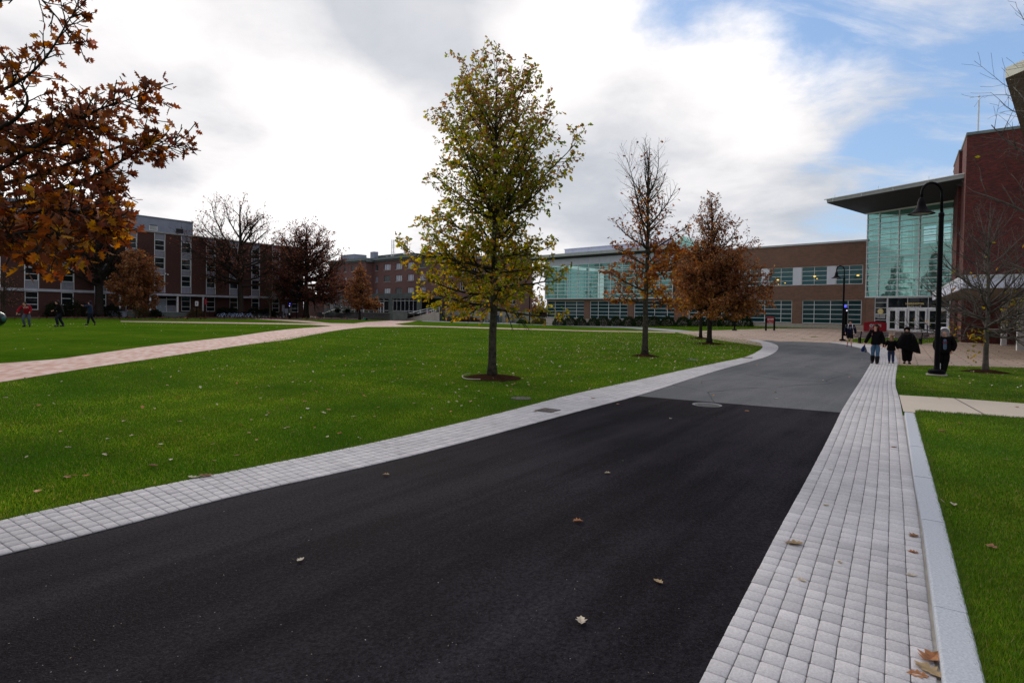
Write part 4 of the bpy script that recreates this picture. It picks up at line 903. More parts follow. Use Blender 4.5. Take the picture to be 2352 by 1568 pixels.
    for x0, x1, n in ((402, 1452, 13), (1514, 1943, 6)):
        q0, q1 = sorted((def_(x0, 1000)[0], def_(x1, 1000)[0])); window(B, A, q0, q1, g0, zf-.02, us=[i/n for i in range(1, n)], zs=(.2, .84), w=v-.2, fr=.09, frame=M_WHITE, name='glazed_front')
    for x in (985, 1330):
        q = def_(x, 1100)[0]; m = MB(); m.fbox(A, q-.6, q-.45, v-.2, v-.1, g0, g0+2.4); m.fbox(A, q+.45, q+.6, v-.2, v-.1, g0, g0+2.4); m.fbox(A, q-.45, q+.45, v-.2, v-.1, g0+2.25, g0+2.4); m.build('door', M_WHITE, B)
    # terrace, steps, end block
    w0 = 14.; st = Fac((G(850, 733.4).x, G(850, 733.4).y), vp(-182)); sx = lambda x: st.hit(*z2(x, 1300))[0]
    a, b = sx(1500), sx(350); m = MB(); g = H(*st.P)
    for k in range(8): m.fbox(st, a, b-(k*.35), -12 if k == 7 else -.4*k-.4, -.4*k, g-.1 if k == 0 else g+.165*k, g+.165*(k+1))
    m.build('terrace_steps', mat('dark_granite', (.085, .080, .085), (.045, .043, .048), rough=.8, scale=2.5), B)
    m = MB(); m.fbox(st, sx(1546), sx(1492), -3, .2, -.1, g+1.75); m.build('terrace_wall', M_GSTONE, B); m = MB(); m.fbox(st, b, sx(150), -3.5, -.8, -.1, g+1.25); m.build('terrace_wall', M_GSTONE, B)
    m = MB(); x = sx(385)
    for du in (0,): 
        m.tube([st.pt(x+1.6, .3, g+.9), st.pt(x+1.5, -.2, g+1.0), st.pt(x-.9, -3., g+2.5)], .05, 5)
        for t in (0., .9): m.tube([st.pt(x+1.5-2.4*t, -.2-2.8*t, g+t*1.3), st.pt(x+1.5-2.4*t, -.2-2.8*t, g+1.+t*1.5)], .04, 5)
    m.build('stair_handrail', M_FRAME, B)
    # ramp with white rails
    def rp(x, y): return G(*z2(x, y))
    a, b = rp(1660, 1345), rp(1995, 1345); up0 = st.pt(sx(1560), -9., g+1.6); up1 = st.pt(sx(1660), -9., g+1.6)
    m = MB(); m.hexa([(a.x, a.y, -.1), (b.x, b.y, -.1), (up1[0], up1[1], -.1), (up0[0], up0[1], -.1), (a.x, a.y, a.z+.03), (b.x, b.y, b.z+.03), up1, up0]); rm = m.build('ramp', M_CONC, B)
    m = MB()
    for s, e in ((a, up0), (b, up1)):
        s = Vector(s); e = Vector(e)
        for hh in (.55, .95): m.tube([s.lerp(e, q)+Vector((0, 0, hh)) for q in (0, .3, .6, 1.)], .045, 5)
        for q in (0, .2, .4, .6, .8, 1.): p = s.lerp(e, q); m.tube([p, p+Vector((0, 0, .95))], .04, 5)
    m.build('ramp_rail', M_FRAME, rm)
    # nearer wing seen through and to the right of the main tree
    e = G(1196, 741.3); N = Fac((e.x, e.y), vp(-182)); zt = N.hit(1190, 588)[1]; uL = N.hit(990, 650)[0]; wn = []
    print('WING', zt, uL)
    for r in range(4):
        for k in range(6):
            u = 2.2+k*3.6
            if u+1.2 < uL: wn.append((u-.6, u+.6, 3.4+r*2.9, 5.1+r*2.9))
    m = MB(); wall(m, N, 0, uL, 2.1, zt, wn, depth=.2)
    m.quad(N.pt(0, 0, 2.1), N.pt(0, -3, 2.1), N.pt(0, -3, zt), N.pt(0, 0, zt)); m.quad(N.pt(uL, 0, -.2), N.pt(uL, -14, -.2), N.pt(uL, -14, zt), N.pt(uL, 0, zt)); m.build('wing_wall', BR_DORM, B, uv=True)
    m = MB(); m.fbox(N, -.05, uL+.05, -.3, .08, -.2, 2.1); m.quad(N.pt(-.05, 0, -.2), N.pt(-.05, -3, -.2), N.pt(-.05, -3, 2.1), N.pt(-.05, 0, 2.1)); m.build('stone_base', M_STONE, B)
    m = MB(); m.fbox(N, -.15, uL+.3, -3.2, .4, zt, zt+.5); m.build('wing_cornice', M_CORN, B)
    for a, b, c, d in wn: window(B, N, a, b, c, d, us=(.5,), zs=(.5,), w=-.08, fr=.07, frame=M_WHITE, glass=GL_DARK)
    # little gabled stone portal
    z3 = lambda x, y: ((1350+x/3.4846)*.6483, (800+y/3.4846)*.6483)
    l, r = N.hit(*z3(1502, 1150), .6)[0], N.hit(*z3(1610, 1150), .6)[0]; zg = N.hit(*z3(1555, 1050), .6)[1]; l, r = max(l, r), min(l, r)
    m = MB(); wall(m, N, r, l, 0, zg, [(r+.75, l-.75, 0.05, zg-1.3)], w=.6, depth=.5); m.fbox(N, r, r+.02, 0, .6, 0, zg); m.fbox(N, l-.02, l, 0, .6, 0, zg)
    mid = (l+r)/2; m.hexa([N.pt(r, 0, zg), N.pt(l, 0, zg), N.pt(l, .7, zg), N.pt(r, .7, zg), N.pt(r, 0, zg+.1), N.pt(l, 0, zg+.1), N.pt(l, .7, zg+.1), N.pt(r, .7, zg+.1)])
    po = m.build('portal', M_STONE, B); m = MB(); m.fbox(N, r+.75, l-.75, .1, .15, 0, zg-1.3); m.build('portal_door', M_DARK, po)
    m = MB(); m.poly([N.pt(r+.5, .66, zg-1.15), N.pt(l-.5, .66, zg-1.15), N.pt(mid, .66, zg-.25), N.pt(r+.5, .55, zg-1.15), N.pt(l-.5, .55, zg-1.15), N.pt(mid, .55, zg-.25)], [(0, 1, 2), (3, 5, 4), (0, 3, 4, 1), (1, 4, 5, 2), (2, 5, 3, 0)]); m.build('pediment', M_GSTONE, po)
    m = MB(); m.hexa([N.pt(r-2.2, 3., -.1), N.pt(r-1.9, 3., -.1), N.pt(r-.1, .7, -.1), N.pt(r-.4, .7, -.1), N.pt(r-2.2, 3., .25), N.pt(r-1.9, 3., .25), N.pt(r-.1, .7, 1.2), N.pt(r-.4, .7, 1.2)]); m.build('portal_cheek_wall', M_GSTONE, po)
    m = MB(); m.hexa([N.pt(l+1.9, 3., -.1), N.pt(l+2.2, 3., -.1), N.pt(l+.4, .7, -.1), N.pt(l+.1, .7, -.1), N.pt(l+1.9, 3., .25), N.pt(l+2.2, 3., .25), N.pt(l+.4, .7, 1.2), N.pt(l+.1, .7, 1.2)])
    m.build('portal_cheek_wall', M_GSTONE, po)
residence()
# ================================================================ trees and shrubs
BARK = mat('bark_dark', (.045, .036, .030), (.018, .015, .013), spec=.1, rough=.95, scale=9, bump=1., bscale=28)
BARK_G = mat('bark_grey', (.085, .073, .056), (.030, .026, .021), spec=.1, rough=.95, scale=8, bump=.8, bscale=26)
BARK_B = mat('bark_young', (.125, .105, .09), (.05, .042, .038), rough=.9, scale=7, bump=.7, bscale=24)
BARK_P = mat('bark_pale', (.22, .20, .17), (.11, .095, .08), rough=.9, scale=7, bump=.7, bscale=24)
M_MULCH = mat('bark_mulch', (.060, .030, .018), (.022, .012, .009), rough=1., spec=.0, scale=30, bump=1., bscale=60)
LEAFM = leaf_mat('autumn_leaves', .52)
LEAFT = leaf_mat('thin_leaves', .64)
def rot_about(v, ax, a): return Matrix.Rotation(a, 3, ax) @ v
def perp(v):
    r = Vector((random.uniform(-1, 1), random.uniform(-1, 1), random.uniform(-1, 1))); p = r-v*r.dot(v)
    return p.normalized() if p.length > 1e-6 else Vector((1, 0, 0))
class Tree:
    def __init__(s): s.wood = MB(); s.twigs = MB(); s.LP = []; s.LD = []; s.LH = []
    def branch(s, p, d, L, r, lvl, droop=0., up=.0, wig=.18, leaf=None, sub=None, top=1., maxlvl=3, kn=None):
        n = max(3, int(4+L*1.6)) if lvl < 2 else 4; pts = [p.copy()]; dd = d.normalized(); st = L/n
        for i in range(n):
            dd = (dd+perp(dd)*random.uniform(0, wig)+Vector((0, 0, up-droop))*(1./n)).normalized(); pts.append(pts[-1]+dd*st)
        rad = [max(.0035*s.k, r*(1-.82*i/n)) for i in range(n+1)]
        (s.wood if lvl < 2 else s.twigs).tube(pts, rad, 7 if lvl == 0 else (5 if lvl == 1 else 3), cap=lvl < 2)
        if lvl < maxlvl:
            cnt = s.nsub[lvl](L)
            for j in range(cnt):
                f = s.f0[lvl]+(1-s.f0[lvl])*(j+random.random())/cnt; f = min(f, .99); i = int(f*n); q = pts[i].lerp(pts[min(i+1, n)], f*n-i)
                ax = perp((pts[min(i+1, n)]-pts[i]).normalized()); t = (pts[min(i+1, n)]-pts[i]).normalized()
                nd = (t*math.cos(s.ang[lvl])+ax*math.sin(s.ang[lvl])+Vector((0, 0, s.lift[lvl]))).normalized()
                s.branch(q, nd, L*s.ratio[lvl]*(1.15-.6*f)*random.uniform(.7, 1.2), r*(1-.8*f)*.6, lvl+1, wig=wig*1.3, maxlvl=maxlvl, up=up*.5)
        if lvl >= s.leaf_lvl or lvl == maxlvl:
            nl = max(1, int(s.dens(pts[-1].z)*L*s.lpm+random.random())) if s.dens(pts[-1].z) > 0 else 0
            if s.dens(pts[-1].z)*L*s.lpm < random.random()*.9: nl = 0
            for _ in range(nl):
                f = random.uniform(.25, 1.)*n; i = min(int(f), n-1); q = pts[i].lerp(pts[i+1], f-i); t = (pts[i+1]-pts[i]).normalized()
                s.LP.append(q+perp(t)*random.uniform(0, s.spread)); s.LD.append((t*.6+perp(t)*.9+Vector((0, 0, -s.hang))).normalized()); s.LH.append(q.z)
REACH = 1.0
def make_tree(name, label, group, base, height, r0, reach, z_first, nprim, dens, palf, lsize, lpm=10, elev=(35, 60), bark=BARK, tmpl=DIAM, lmat=None,
              k=1., nsub=None, ratio=(.42, .5, .5), ang=(.8, .8, .8), lift=(.15, .15, .1), leaf_lvl=2, maxlvl=3, up=.5, spread=.04, hang=.35, seed=1, lean=(0, 0), fork=None, mulch=0., wid=1., cat='tree', f0=(.22, .12, .1), trunk_top=.97, wig=.18, forkf=None):
    random.seed(seed); T_ = Tree(); T_.k = k; T_.nsub = nsub or [lambda L: int(2+L*3), lambda L: int(1+L*4), lambda L: 2]
    T_.ratio = ratio; T_.ang = ang; T_.lift = lift; T_.leaf_lvl = leaf_lvl; T_.dens = lambda z: dens((z-base.z)/height); T_.lpm = lpm; T_.spread = spread; T_.hang = hang; T_.f0 = f0
    B = empty(name, tuple(base), label, cat, group)
    tr = MB(); n = 22; pts = []; wob = Vector((0, 0, 0))
    for i in range(n+1):
        t = i/n; wob += Vector((random.uniform(-1, 1), random.uniform(-1, 1), 0))*height*.0022*(1 if t > .15 else 0)
        pts.append(base+Vector((lean[0]*t*height, lean[1]*t*height, t*height*trunk_top))+wob)
    rad = [r0*(1.0+.45*math.exp(-i/n*height/.22))*(1-(i/n))**.75+.006*k for i in range(n+1)]
    tr.tube(pts, rad, 10)
    def trunk(z):
        f = max(0, min(.999, z))*n; i = int(f); return pts[i].lerp(pts[i+1], f-i), r0*(1-z)**.75+.006
    for j in range(nprim):
        tt = z_first+(1-z_first)*((j+random.random()*.9)/nprim)**.9; tt = min(tt, .99); az = j*2.39996+random.uniform(-.5, .5)
        e = R(elev[0]+(elev[1]-elev[0])*(tt-z_first)/(1-z_first)+random.uniform(-7, 9)); Lh = reach(tt, az)*random.uniform(.82, 1.10)*REACH
        at_ = max(z_first*random.uniform(.88, 1.02), tt-Lh*math.tan(e)/height); at_ = min(at_, .975); q, rr = trunk(at_)
        tip = Vector((pts[min(n, int(tt*n))].x+Lh*math.cos(az), pts[min(n, int(tt*n))].y+Lh*math.sin(az), base.z+tt*height)); dv = tip-q; Lb = dv.length*1.03; d = (dv.normalized()-Vector((0, 0, up*.30))).normalized()
        T_.branch(q, d, Lb, min(rr*.62, .014+Lb*.016*k), 0, up=up*.6, wig=wig, maxlvl=maxlvl)
    if fork:
        for (t, az, e, Lb, rb) in fork:
            q, rr = trunk(t); d = Vector((math.cos(az)*math.cos(R(e)), math.sin(az)*math.cos(R(e)), math.sin(R(e)))); T_.branch(q, d, Lb, rb, 0, up=.35, wig=.10, maxlvl=maxlvl)
    trunk_o = tr.build('trunk', bark, B, smooth=True)
    T_.wood.poly(T_.twigs.v, T_.twigs.f); T_.wood.build('branches', bark, trunk_o, smooth=True)
    if T_.LP:
        P = np.array([tuple(v) for v in T_.LP]); D = np.array([tuple(v) for v in T_.LD]); h = (np.array(T_.LH)-base.z)/height
        N = rdir(len(P)); N[:, 2] += .4; S = lsize*rng.uniform(.6, 1.2, len(P)); C = palf(h, P-np.array(tuple(base)))
        leaves('crown', P, D, N, S, C, tmpl, lmat or LEAFM, B, wid=wid)
    if mulch:
        mulch_bed(base, mulch)
    print(name, 'leaves', len(T_.LP), 'twigs', len(T_.twigs.f))
    return B
def mulch_bed(base, r, ring=False):
    m = MB(); pr = []; n = 26
    m2 = MB(); V = [(base.x, base.y, base.z+.10)]
    for k, (q, z) in enumerate(((.35, .09), (.7, .05), (1., .012))):
        for i in range(n):
            a = 2*math.pi*i/n; w = 1+random.uniform(-.05, .05)*(k == 2)
            V.append((base.x+r*q*w*math.cos(a), base.y+r*q*w*math.sin(a), base.z+z+random.uniform(-.012, .012)))
    Fc = [(0, 1+i, 1+(i+1) % n) for i in range(n)]
    for k in range(2):
        for i in range(n): a, b = 1+k*n+i, 1+k*n+(i+1) % n; Fc.append((a, a+n, b+n, b))
    m2.poly(V, Fc); return m2
def bed(base, r, label, ring=False):
    o = mulch_bed(base, r).build('mulch_bed', M_MULCH, smooth=False); tag(o, label, 'mulch bed', 'mulch beds round the trees')
    return o
def circ(*ab):
    "reach from (height, left, right) rows; left is -x"
    def f(t, az):
        c = math.cos(az)
        for (a, l0, r0), (b, l1, r1) in zip(ab, ab[1:]):
            if t <= b: q = (t-a)/(b-a); l = l0+(l1-l0)*q; r = r0+(r1-r0)*q; break
        else: l, r = ab[-1][1], ab[-1][2]
        return (r if c > 0 else l)*abs(c)+(l+r)/2*(1-abs(c))
    return f
OLIVE = [(.23, .25, .025), (.13, .17, .022), (.33, .26, .035), (.34, .20, .07), (.15, .10, .030), (.45, .31, .03)]
def pal_main(h, P):
    n = len(h); w = np.clip((.55-h)*2.2+(-P[:, 0])*.16, 0, 1); c = pal(OLIVE, n, .3, [.30, .26, .16, .12, .11, .05]); y = pal([(.52, .34, .02), (.42, .34, .03), (.48, .22, .03)], n, .3)
    pick = rng.random(n) < w*.55; c[pick] = y[pick]; r = rng.random(n) < np.clip((h-.5)*1.2, 0, .45); rr = pal([(.34, .17, .09), (.26, .13, .07), (.34, .24, .08)], n, .3); c[r] = rr[r]; return c
pal_dk2 = lambda h, P: pal([(.18, .065, .042), (.12, .042, .030), (.24, .11, .06), (.09, .035, .027)], len(h), .3)
b1 = G(1130, 868); REACH = .93
make_tree('oak_tree', 'tall oak with olive green and yellow leaves in a mulch ring on the centre lawn', None, b1, 9.42, .115,
          circ((0, 1., 1.), (.20, 2.5, 2.0), (.30, 2.75, 2.1), (.42, 2.5, 1.7), (.50, 2.35, 1.35), (.56, 1.7, 1.75), (.64, 2.3, 2.3), (.73, 2.3, 2.3), (.79, 1.8, 1.3), (.87, 1.5, 1.3), (.95, 1.05, .9), (1., .5, .4)),
          .21, 60, lambda h: 0 if h < .17 else (1.1 if h < .45 else (.8 if h < .78 else .9)), pal_main, .122, lpm=17, elev=(6, 55), bark=BARK_G, tmpl=OAKS, up=.5, seed=5, leaf_lvl=1, spread=.05, lmat=LEAFT,
          nsub=[lambda L: int(3+L*4.2), lambda L: int(2+L*4.), lambda L: 2], maxlvl=2, ratio=(.40, .5, .5), lift=(.1, .1, .1), f0=(.12, .05, .05))
REACH = .95
bed(b1, .84, 'brown mulch ring with pale edging under the olive green oak')
def edging():
    m = MB(); pts = [(b1.x+.86*math.cos(a), b1.y+.86*math.sin(a), b1.z+.05+.02*math.sin(a*3)) for a in [R(140+i*11) for i in range(11)]]; m.tube(pts, .012, 5)
    o = m.build('edging_strip', M_CONC); tag(o, 'pale curved plastic edging half round the mulch of the olive green oak', 'edging')
edging()
RUST = [(.30, .105, .030), (.22, .065, .022), (.36, .16, .04), (.17, .048, .020), (.30, .15, .07)]
def pal_rust(h, P):
    n = len(h); c = pal(RUST, n, .3, [.3, .25, .2, .15, .1]); y = pal([(.42, .22, .02), (.38, .26, .03), (.36, .15, .02)], n, .25)
    pick = rng.random(n) < np.clip((.42-h)*1.6, 0, .5); c[pick] = y[pick]; return c
BROWN = [(.27, .12, .055), (.20, .075, .038), (.34, .19, .10), (.15, .055, .030), (.34, .15, .05)]
pal_brown = lambda h, P: pal(BROWN, len(h), .3, [.3, .25, .2, .15, .1])
DKB = [(.095, .035, .025), (.06, .022, .018), (.14, .060, .035), (.045, .018, .016), (.10, .07, .03)]
pal_dark = lambda h, P: pal(DKB, len(h), .3, [.3, .25, .2, .15, .1])
b2 = G(1481, 818); s2 = b2.y/F
make_tree('oak_tree', 'slender oak with bare top and rust orange lower leaves, second tree from the road bend', None, b2, 10.0, .135,
          circ((0, 1., 1.), (.24, 1.9, 1.9), (.34, 2.1, 1.8), (.46, 1.9, 1.7), (.56, 1.8, 1.9), (.65, 1.5, 1.8), (.76, 1.1, 1.3), (.9, .8, .9), (1., .4, .4)),
          .235, 29, lambda h: 0 if h < .2 else (1.05 if h < .42 else (.75 if h < .52 else (.28 if h < .62 else (.13 if h < .74 else .012)))), pal_rust, .16, lpm=17, elev=(4, 66), bark=BARK_G, tmpl=OAKS, up=.55, seed=21, leaf_lvl=1, maxlvl=2,
          nsub=[lambda L: int(3+L*4.4), lambda L: int(1+L*4.), lambda L: 2], f0=(.12, .05, .05), fork=[(.52, 2.7, 74, 4.3, .05), (.5, 1.2, 76, 3.6, .04)], ratio=(.42, .5, .5))
bed(b2, .62, 'thin brown mulch patch at the foot of the rust orange oak')
def pal_t3(h, P):
    n = len(h); c = pal(BROWN, n, .3, [.3, .25, .2, .15, .1]); y = pal([(.44, .20, .045), (.40, .15, .035), (.46, .26, .10)], n, .3); pick = rng.random(n) < np.clip((.40-h)*2.2, 0, .55); c[pick] = y[pick]; return c
b3 = G(1629, 790); 
make_tree('oak_tree', 'dense russet brown oak with tapering crown beside the bend in the road', None, b3, 10.3, .165,
          circ((0, 1., 1.), (.22, 2.6, 3.4), (.30, 2.9, 3.7), (.42, 2.8, 3.4), (.52, 2.4, 2.8), (.62, 2.4, 2.5), (.70, 2.1, 2.2), (.80, 1.4, 1.4), (.92, .7, .7), (1., .25, .25)),
          .22, 52, lambda h: 0 if h < .16 else (1.1 if h < .52 else (.55 if h < .66 else .30)), pal_t3, .15, lpm=17, elev=(6, 62), bark=BARK, tmpl=SIMP, up=.5, seed=33, leaf_lvl=1, maxlvl=2,
          nsub=[lambda L: int(3+L*4.4), lambda L: int(2+L*4.), lambda L: 2], f0=(.08, .05, .05))
bed(b3, .95, 'reddish mulch bed under the dense russet oak')
b4 = G(1609, 777.5)
make_tree('oak_tree', 'smaller brown leaved oak just behind the dense russet oak', None, b4, 8.2, .13,
          circ((0, 1., 1.), (.3, 2.6, 2.0), (.5, 2.7, 2.0), (.7, 1.9, 1.6), (.9, .9, .9), (1., .3, .3)), .3, 34, lambda h: 1., pal_brown, .17, lpm=15, elev=(10, 60), bark=BARK, tmpl=SIMP, up=.5, seed=41, leaf_lvl=1, maxlvl=2)
bed(b4, .9, 'small mulch bed of the brown oak behind the russet oak')
b5 = G(2263, 855)
def pal_yel(h, P): return pal([(.30, .24, .03), (.22, .22, .03), (.34, .20, .05)], len(h), .3)
make_tree('young_tree', 'nearly bare young tree with a few yellow leaves on the right grass patch', None, b5, 6.4, .085,
          circ((0, 1., 1.), (.2, 3.0, 2.6), (.33, 3.1, 2.9), (.5, 2.7, 2.5), (.7, 2.0, 2.2), (.9, .9, 1.1), (1., .4, .4)), .24, 34,
          lambda h: .004 if h > .2 else 0, pal_yel, .15, lpm=12, elev=(8, 62), bark=BARK_B, tmpl=OAKS, up=.7, seed=51, maxlvl=2, k=.62,
          nsub=[lambda L: int(3+L*4.2), lambda L: int(2+L*4.5), lambda L: 2], f0=(.12, .1, .1), ratio=(.42, .5, .5))
def extra_yellow():
    P = []; root = next(o for o in bpy.data.objects if o.get('label', '').startswith('nearly bare young'))
    for x, y, r, n in ((2245, 775, 22, 20), (2256, 765, 14, 12), (2225, 760, 20, 6), (2190, 750, 16, 9), (2325, 705, 26, 22), (2352, 690, 20, 14), (2310, 745, 15, 8), (2325, 665, 20, 10), (2240, 815, 16, 8), (2250, 700, 12, 3), (2135, 742, 6, 2)):
        for _ in range(n):
            q = at(x+random.gauss(0, r*.5), y+random.gauss(0, r*.4), b5.y+random.uniform(-.5, .5)); P.append(tuple(q))
    P = np.array(P); n = len(P); o = leaves('yellow_leaves', P, rdir(n)-np.array([0, 0, .5]), rdir(n), rng.uniform(.10, .17, n), pal_yel(np.zeros(n), P), OAKS, LEAFT, root)
extra_yellow()
bed(b5, .75, 'dark mulch mound under the nearly bare young tree')
# off the right edge: a bare tree whose twigs reach into the picture
b6 = Vector((13.2, 12.4, 0)); b6.z = H(13.2, 12.4)
make_tree('bare_tree', 'bare tree off the right edge whose thin twigs cross the hall wall', None, b6, 9.4, .13,
          circ((0, 1, 1), (.2, 2.4, 1.5), (.5, 2.8, 2.2), (.75, 2.5, 2.2), (.9, 2.2, 2.0), (1., 1.1, 1.)), .3, 30, lambda h: .004, pal_yel, .13, lpm=8, elev=(15, 60), bark=BARK_B, up=.5, seed=63, maxlvl=2, k=1.,
          nsub=[lambda L: int(2+L*2.6), lambda L: int(1+L*3), lambda L: 1], f0=(.2, .15, .1))
# trees before and beyond the long left hall
b7 = G(553, 729.5)
make_tree('large_tree', 'tall spreading tree, almost bare on top, standing before the long left building', None, b7, 22., .55,
          circ((0, 5, 5), (.22, 7.5, 6.5), (.38, 8.5, 7.6), (.6, 9.2, 8.0), (.8, 8.6, 6.6), (.92, 5.2, 4.6), (1., 2.2, 2.2)), .30, 32,
          lambda h: 0 if h < .12 else (.55 if h < .5 else .28), pal_dk2, .34, lpm=2.2, elev=(14, 52), bark=BARK, tmpl=DIAM, up=.55, seed=71, k=3., leaf_lvl=1, maxlvl=2,
          nsub=[lambda L: int(3+L*1.1), lambda L: int(2+L*1.6), lambda L: 2], spread=.3, f0=(.3, .15, .1), ratio=(.42, .5, .5), wid=1.1)
b8 = G(703, 729.5)
make_tree('large_tree', 'round crowned dark brown tree at the right end of the long left building', None, b8, 19.5, .55,
          circ((0, 5, 6), (.15, 6.5, 8.4), (.35, 7.2, 8.6), (.6, 7.2, 7.8), (.8, 6.0, 6.2), (.92, 4.4, 4.4), (1., 2., 2.)), .20, 46,
          lambda h: 0 if h < .12 else (1.1 if h < .5 else .55), pal_dk2, .38, lpm=2.3, elev=(6, 50), bark=BARK, tmpl=DIAM, up=.5, seed=81, k=3., leaf_lvl=1, maxlvl=2,
          nsub=[lambda L: int(4+L*1.7), lambda L: int(3+L*2.), lambda L: 2], spread=.35, f0=(.15, .1, .1), wid=1.2)
b9 = G(826, 733.8)
make_tree('conical_tree', 'small cone shaped brown tree in front of the terrace steps', None, b9, 10.6, .2,
          circ((0, 2, 2), (.16, 3.4, 3.7), (.3, 3.3, 3.4), (.55, 2.4, 2.4), (.8, 1.2, 1.2), (1., .3, .3)), .2, 44, lambda h: 1.2, pal_brown, .34, lpm=6.5, elev=(8, 55), bark=BARK, up=.4, seed=91, k=2.5, leaf_lvl=1, maxlvl=2, spread=.15, f0=(.1, .05, .05), wid=1.2)
b10 = G(313, 731)
make_tree('round_tree', 'russet leaved round tree before the entrance of the long left building', None, b10, 10.6, .2,
          circ((0, 2, 2), (.2, 3.0, 3.0), (.42, 3.6, 3.6), (.62, 3.0, 3.0), (.82, 2.2, 2.4), (1., .8, .8)), .2, 44, lambda h: 1.2, pal_brown, .32, lpm=6, elev=(6, 60), bark=BARK_G, up=.5, seed=101, k=2.5, leaf_lvl=1, maxlvl=2, spread=.15, f0=(.1, .05, .05), wid=1.2)
b11 = G(228, 727.5)
make_tree('large_tree', 'dark trunked tall tree with bare twigs behind the foreground leaves on the left', None, b11, 18.5, .62,
          circ((0, 4, 4), (.3, 4.5, 4.5), (.6, 5.5, 6.5), (.85, 4., 5.0), (1., 1.5, 1.5)), .3, 26, lambda h: .18, pal_dark, .3, lpm=3, elev=(25, 68), bark=BARK, up=.5, seed=111, k=3., leaf_lvl=1, maxlvl=2,
          nsub=[lambda L: int(3+L*1.1), lambda L: int(2+L*1.8), lambda L: 2], spread=.25)
b12 = G(9, 731)
make_tree('young_tree', 'thin pale tree with few leaves at the far left edge of the lawn', None, b12, 7.5, .13,
          circ((0, 2, 2), (.3, 2.6, 2.6), (.6, 2.2, 2.2), (1., .5, .5)), .28, 24, lambda h: .22, lambda h, P: pal([(.30, .17, .12), (.22, .10, .06)], len(h), .3), .26, lpm=3, elev=(15, 60), bark=BARK_G, up=.5, seed=121, k=2., leaf_lvl=1, maxlvl=2)
b13 = G(620, 729.8)
make_tree('young_tree', 'slim bare barked tree beside the row of bicycles', None, b13, 9.2, .16,
          circ((0, 2, 2), (.3, 2.6, 2.2), (.6, 1.9, 1.9), (1., .4, .4)), .3, 26, lambda h: .2, pal_brown, .26, lpm=3, elev=(15, 62), bark=BARK_G, up=.5, seed=131, k=2.2, leaf_lvl=1, maxlvl=2)
# far trees seen through the gap between the buildings
for i, (px, py, hh, rr, lab) in enumerate(((1212, 739, 7.2, 2.6, 'thin brown tree in the gap between brick wing and glass building'), (1238, 738, 6.2, 2.4, 'low reddish tree beyond the parked white coach'), (1190, 737.5, 8.5, 2.6, 'small tree close to the end of the brick wing'))):
    b = G(px, py)
    make_tree('distant_tree', lab, None, b, hh, .14, circ((0, rr*.6, rr*.6), (.5, rr, rr), (1., .4, .4)), .25, 20, lambda h: .7, pal_dark if i else pal_brown, .42, lpm=4, elev=(15, 60), bark=BARK, up=.4, seed=140+i, k=3, leaf_lvl=1, maxlvl=2, spread=.2)
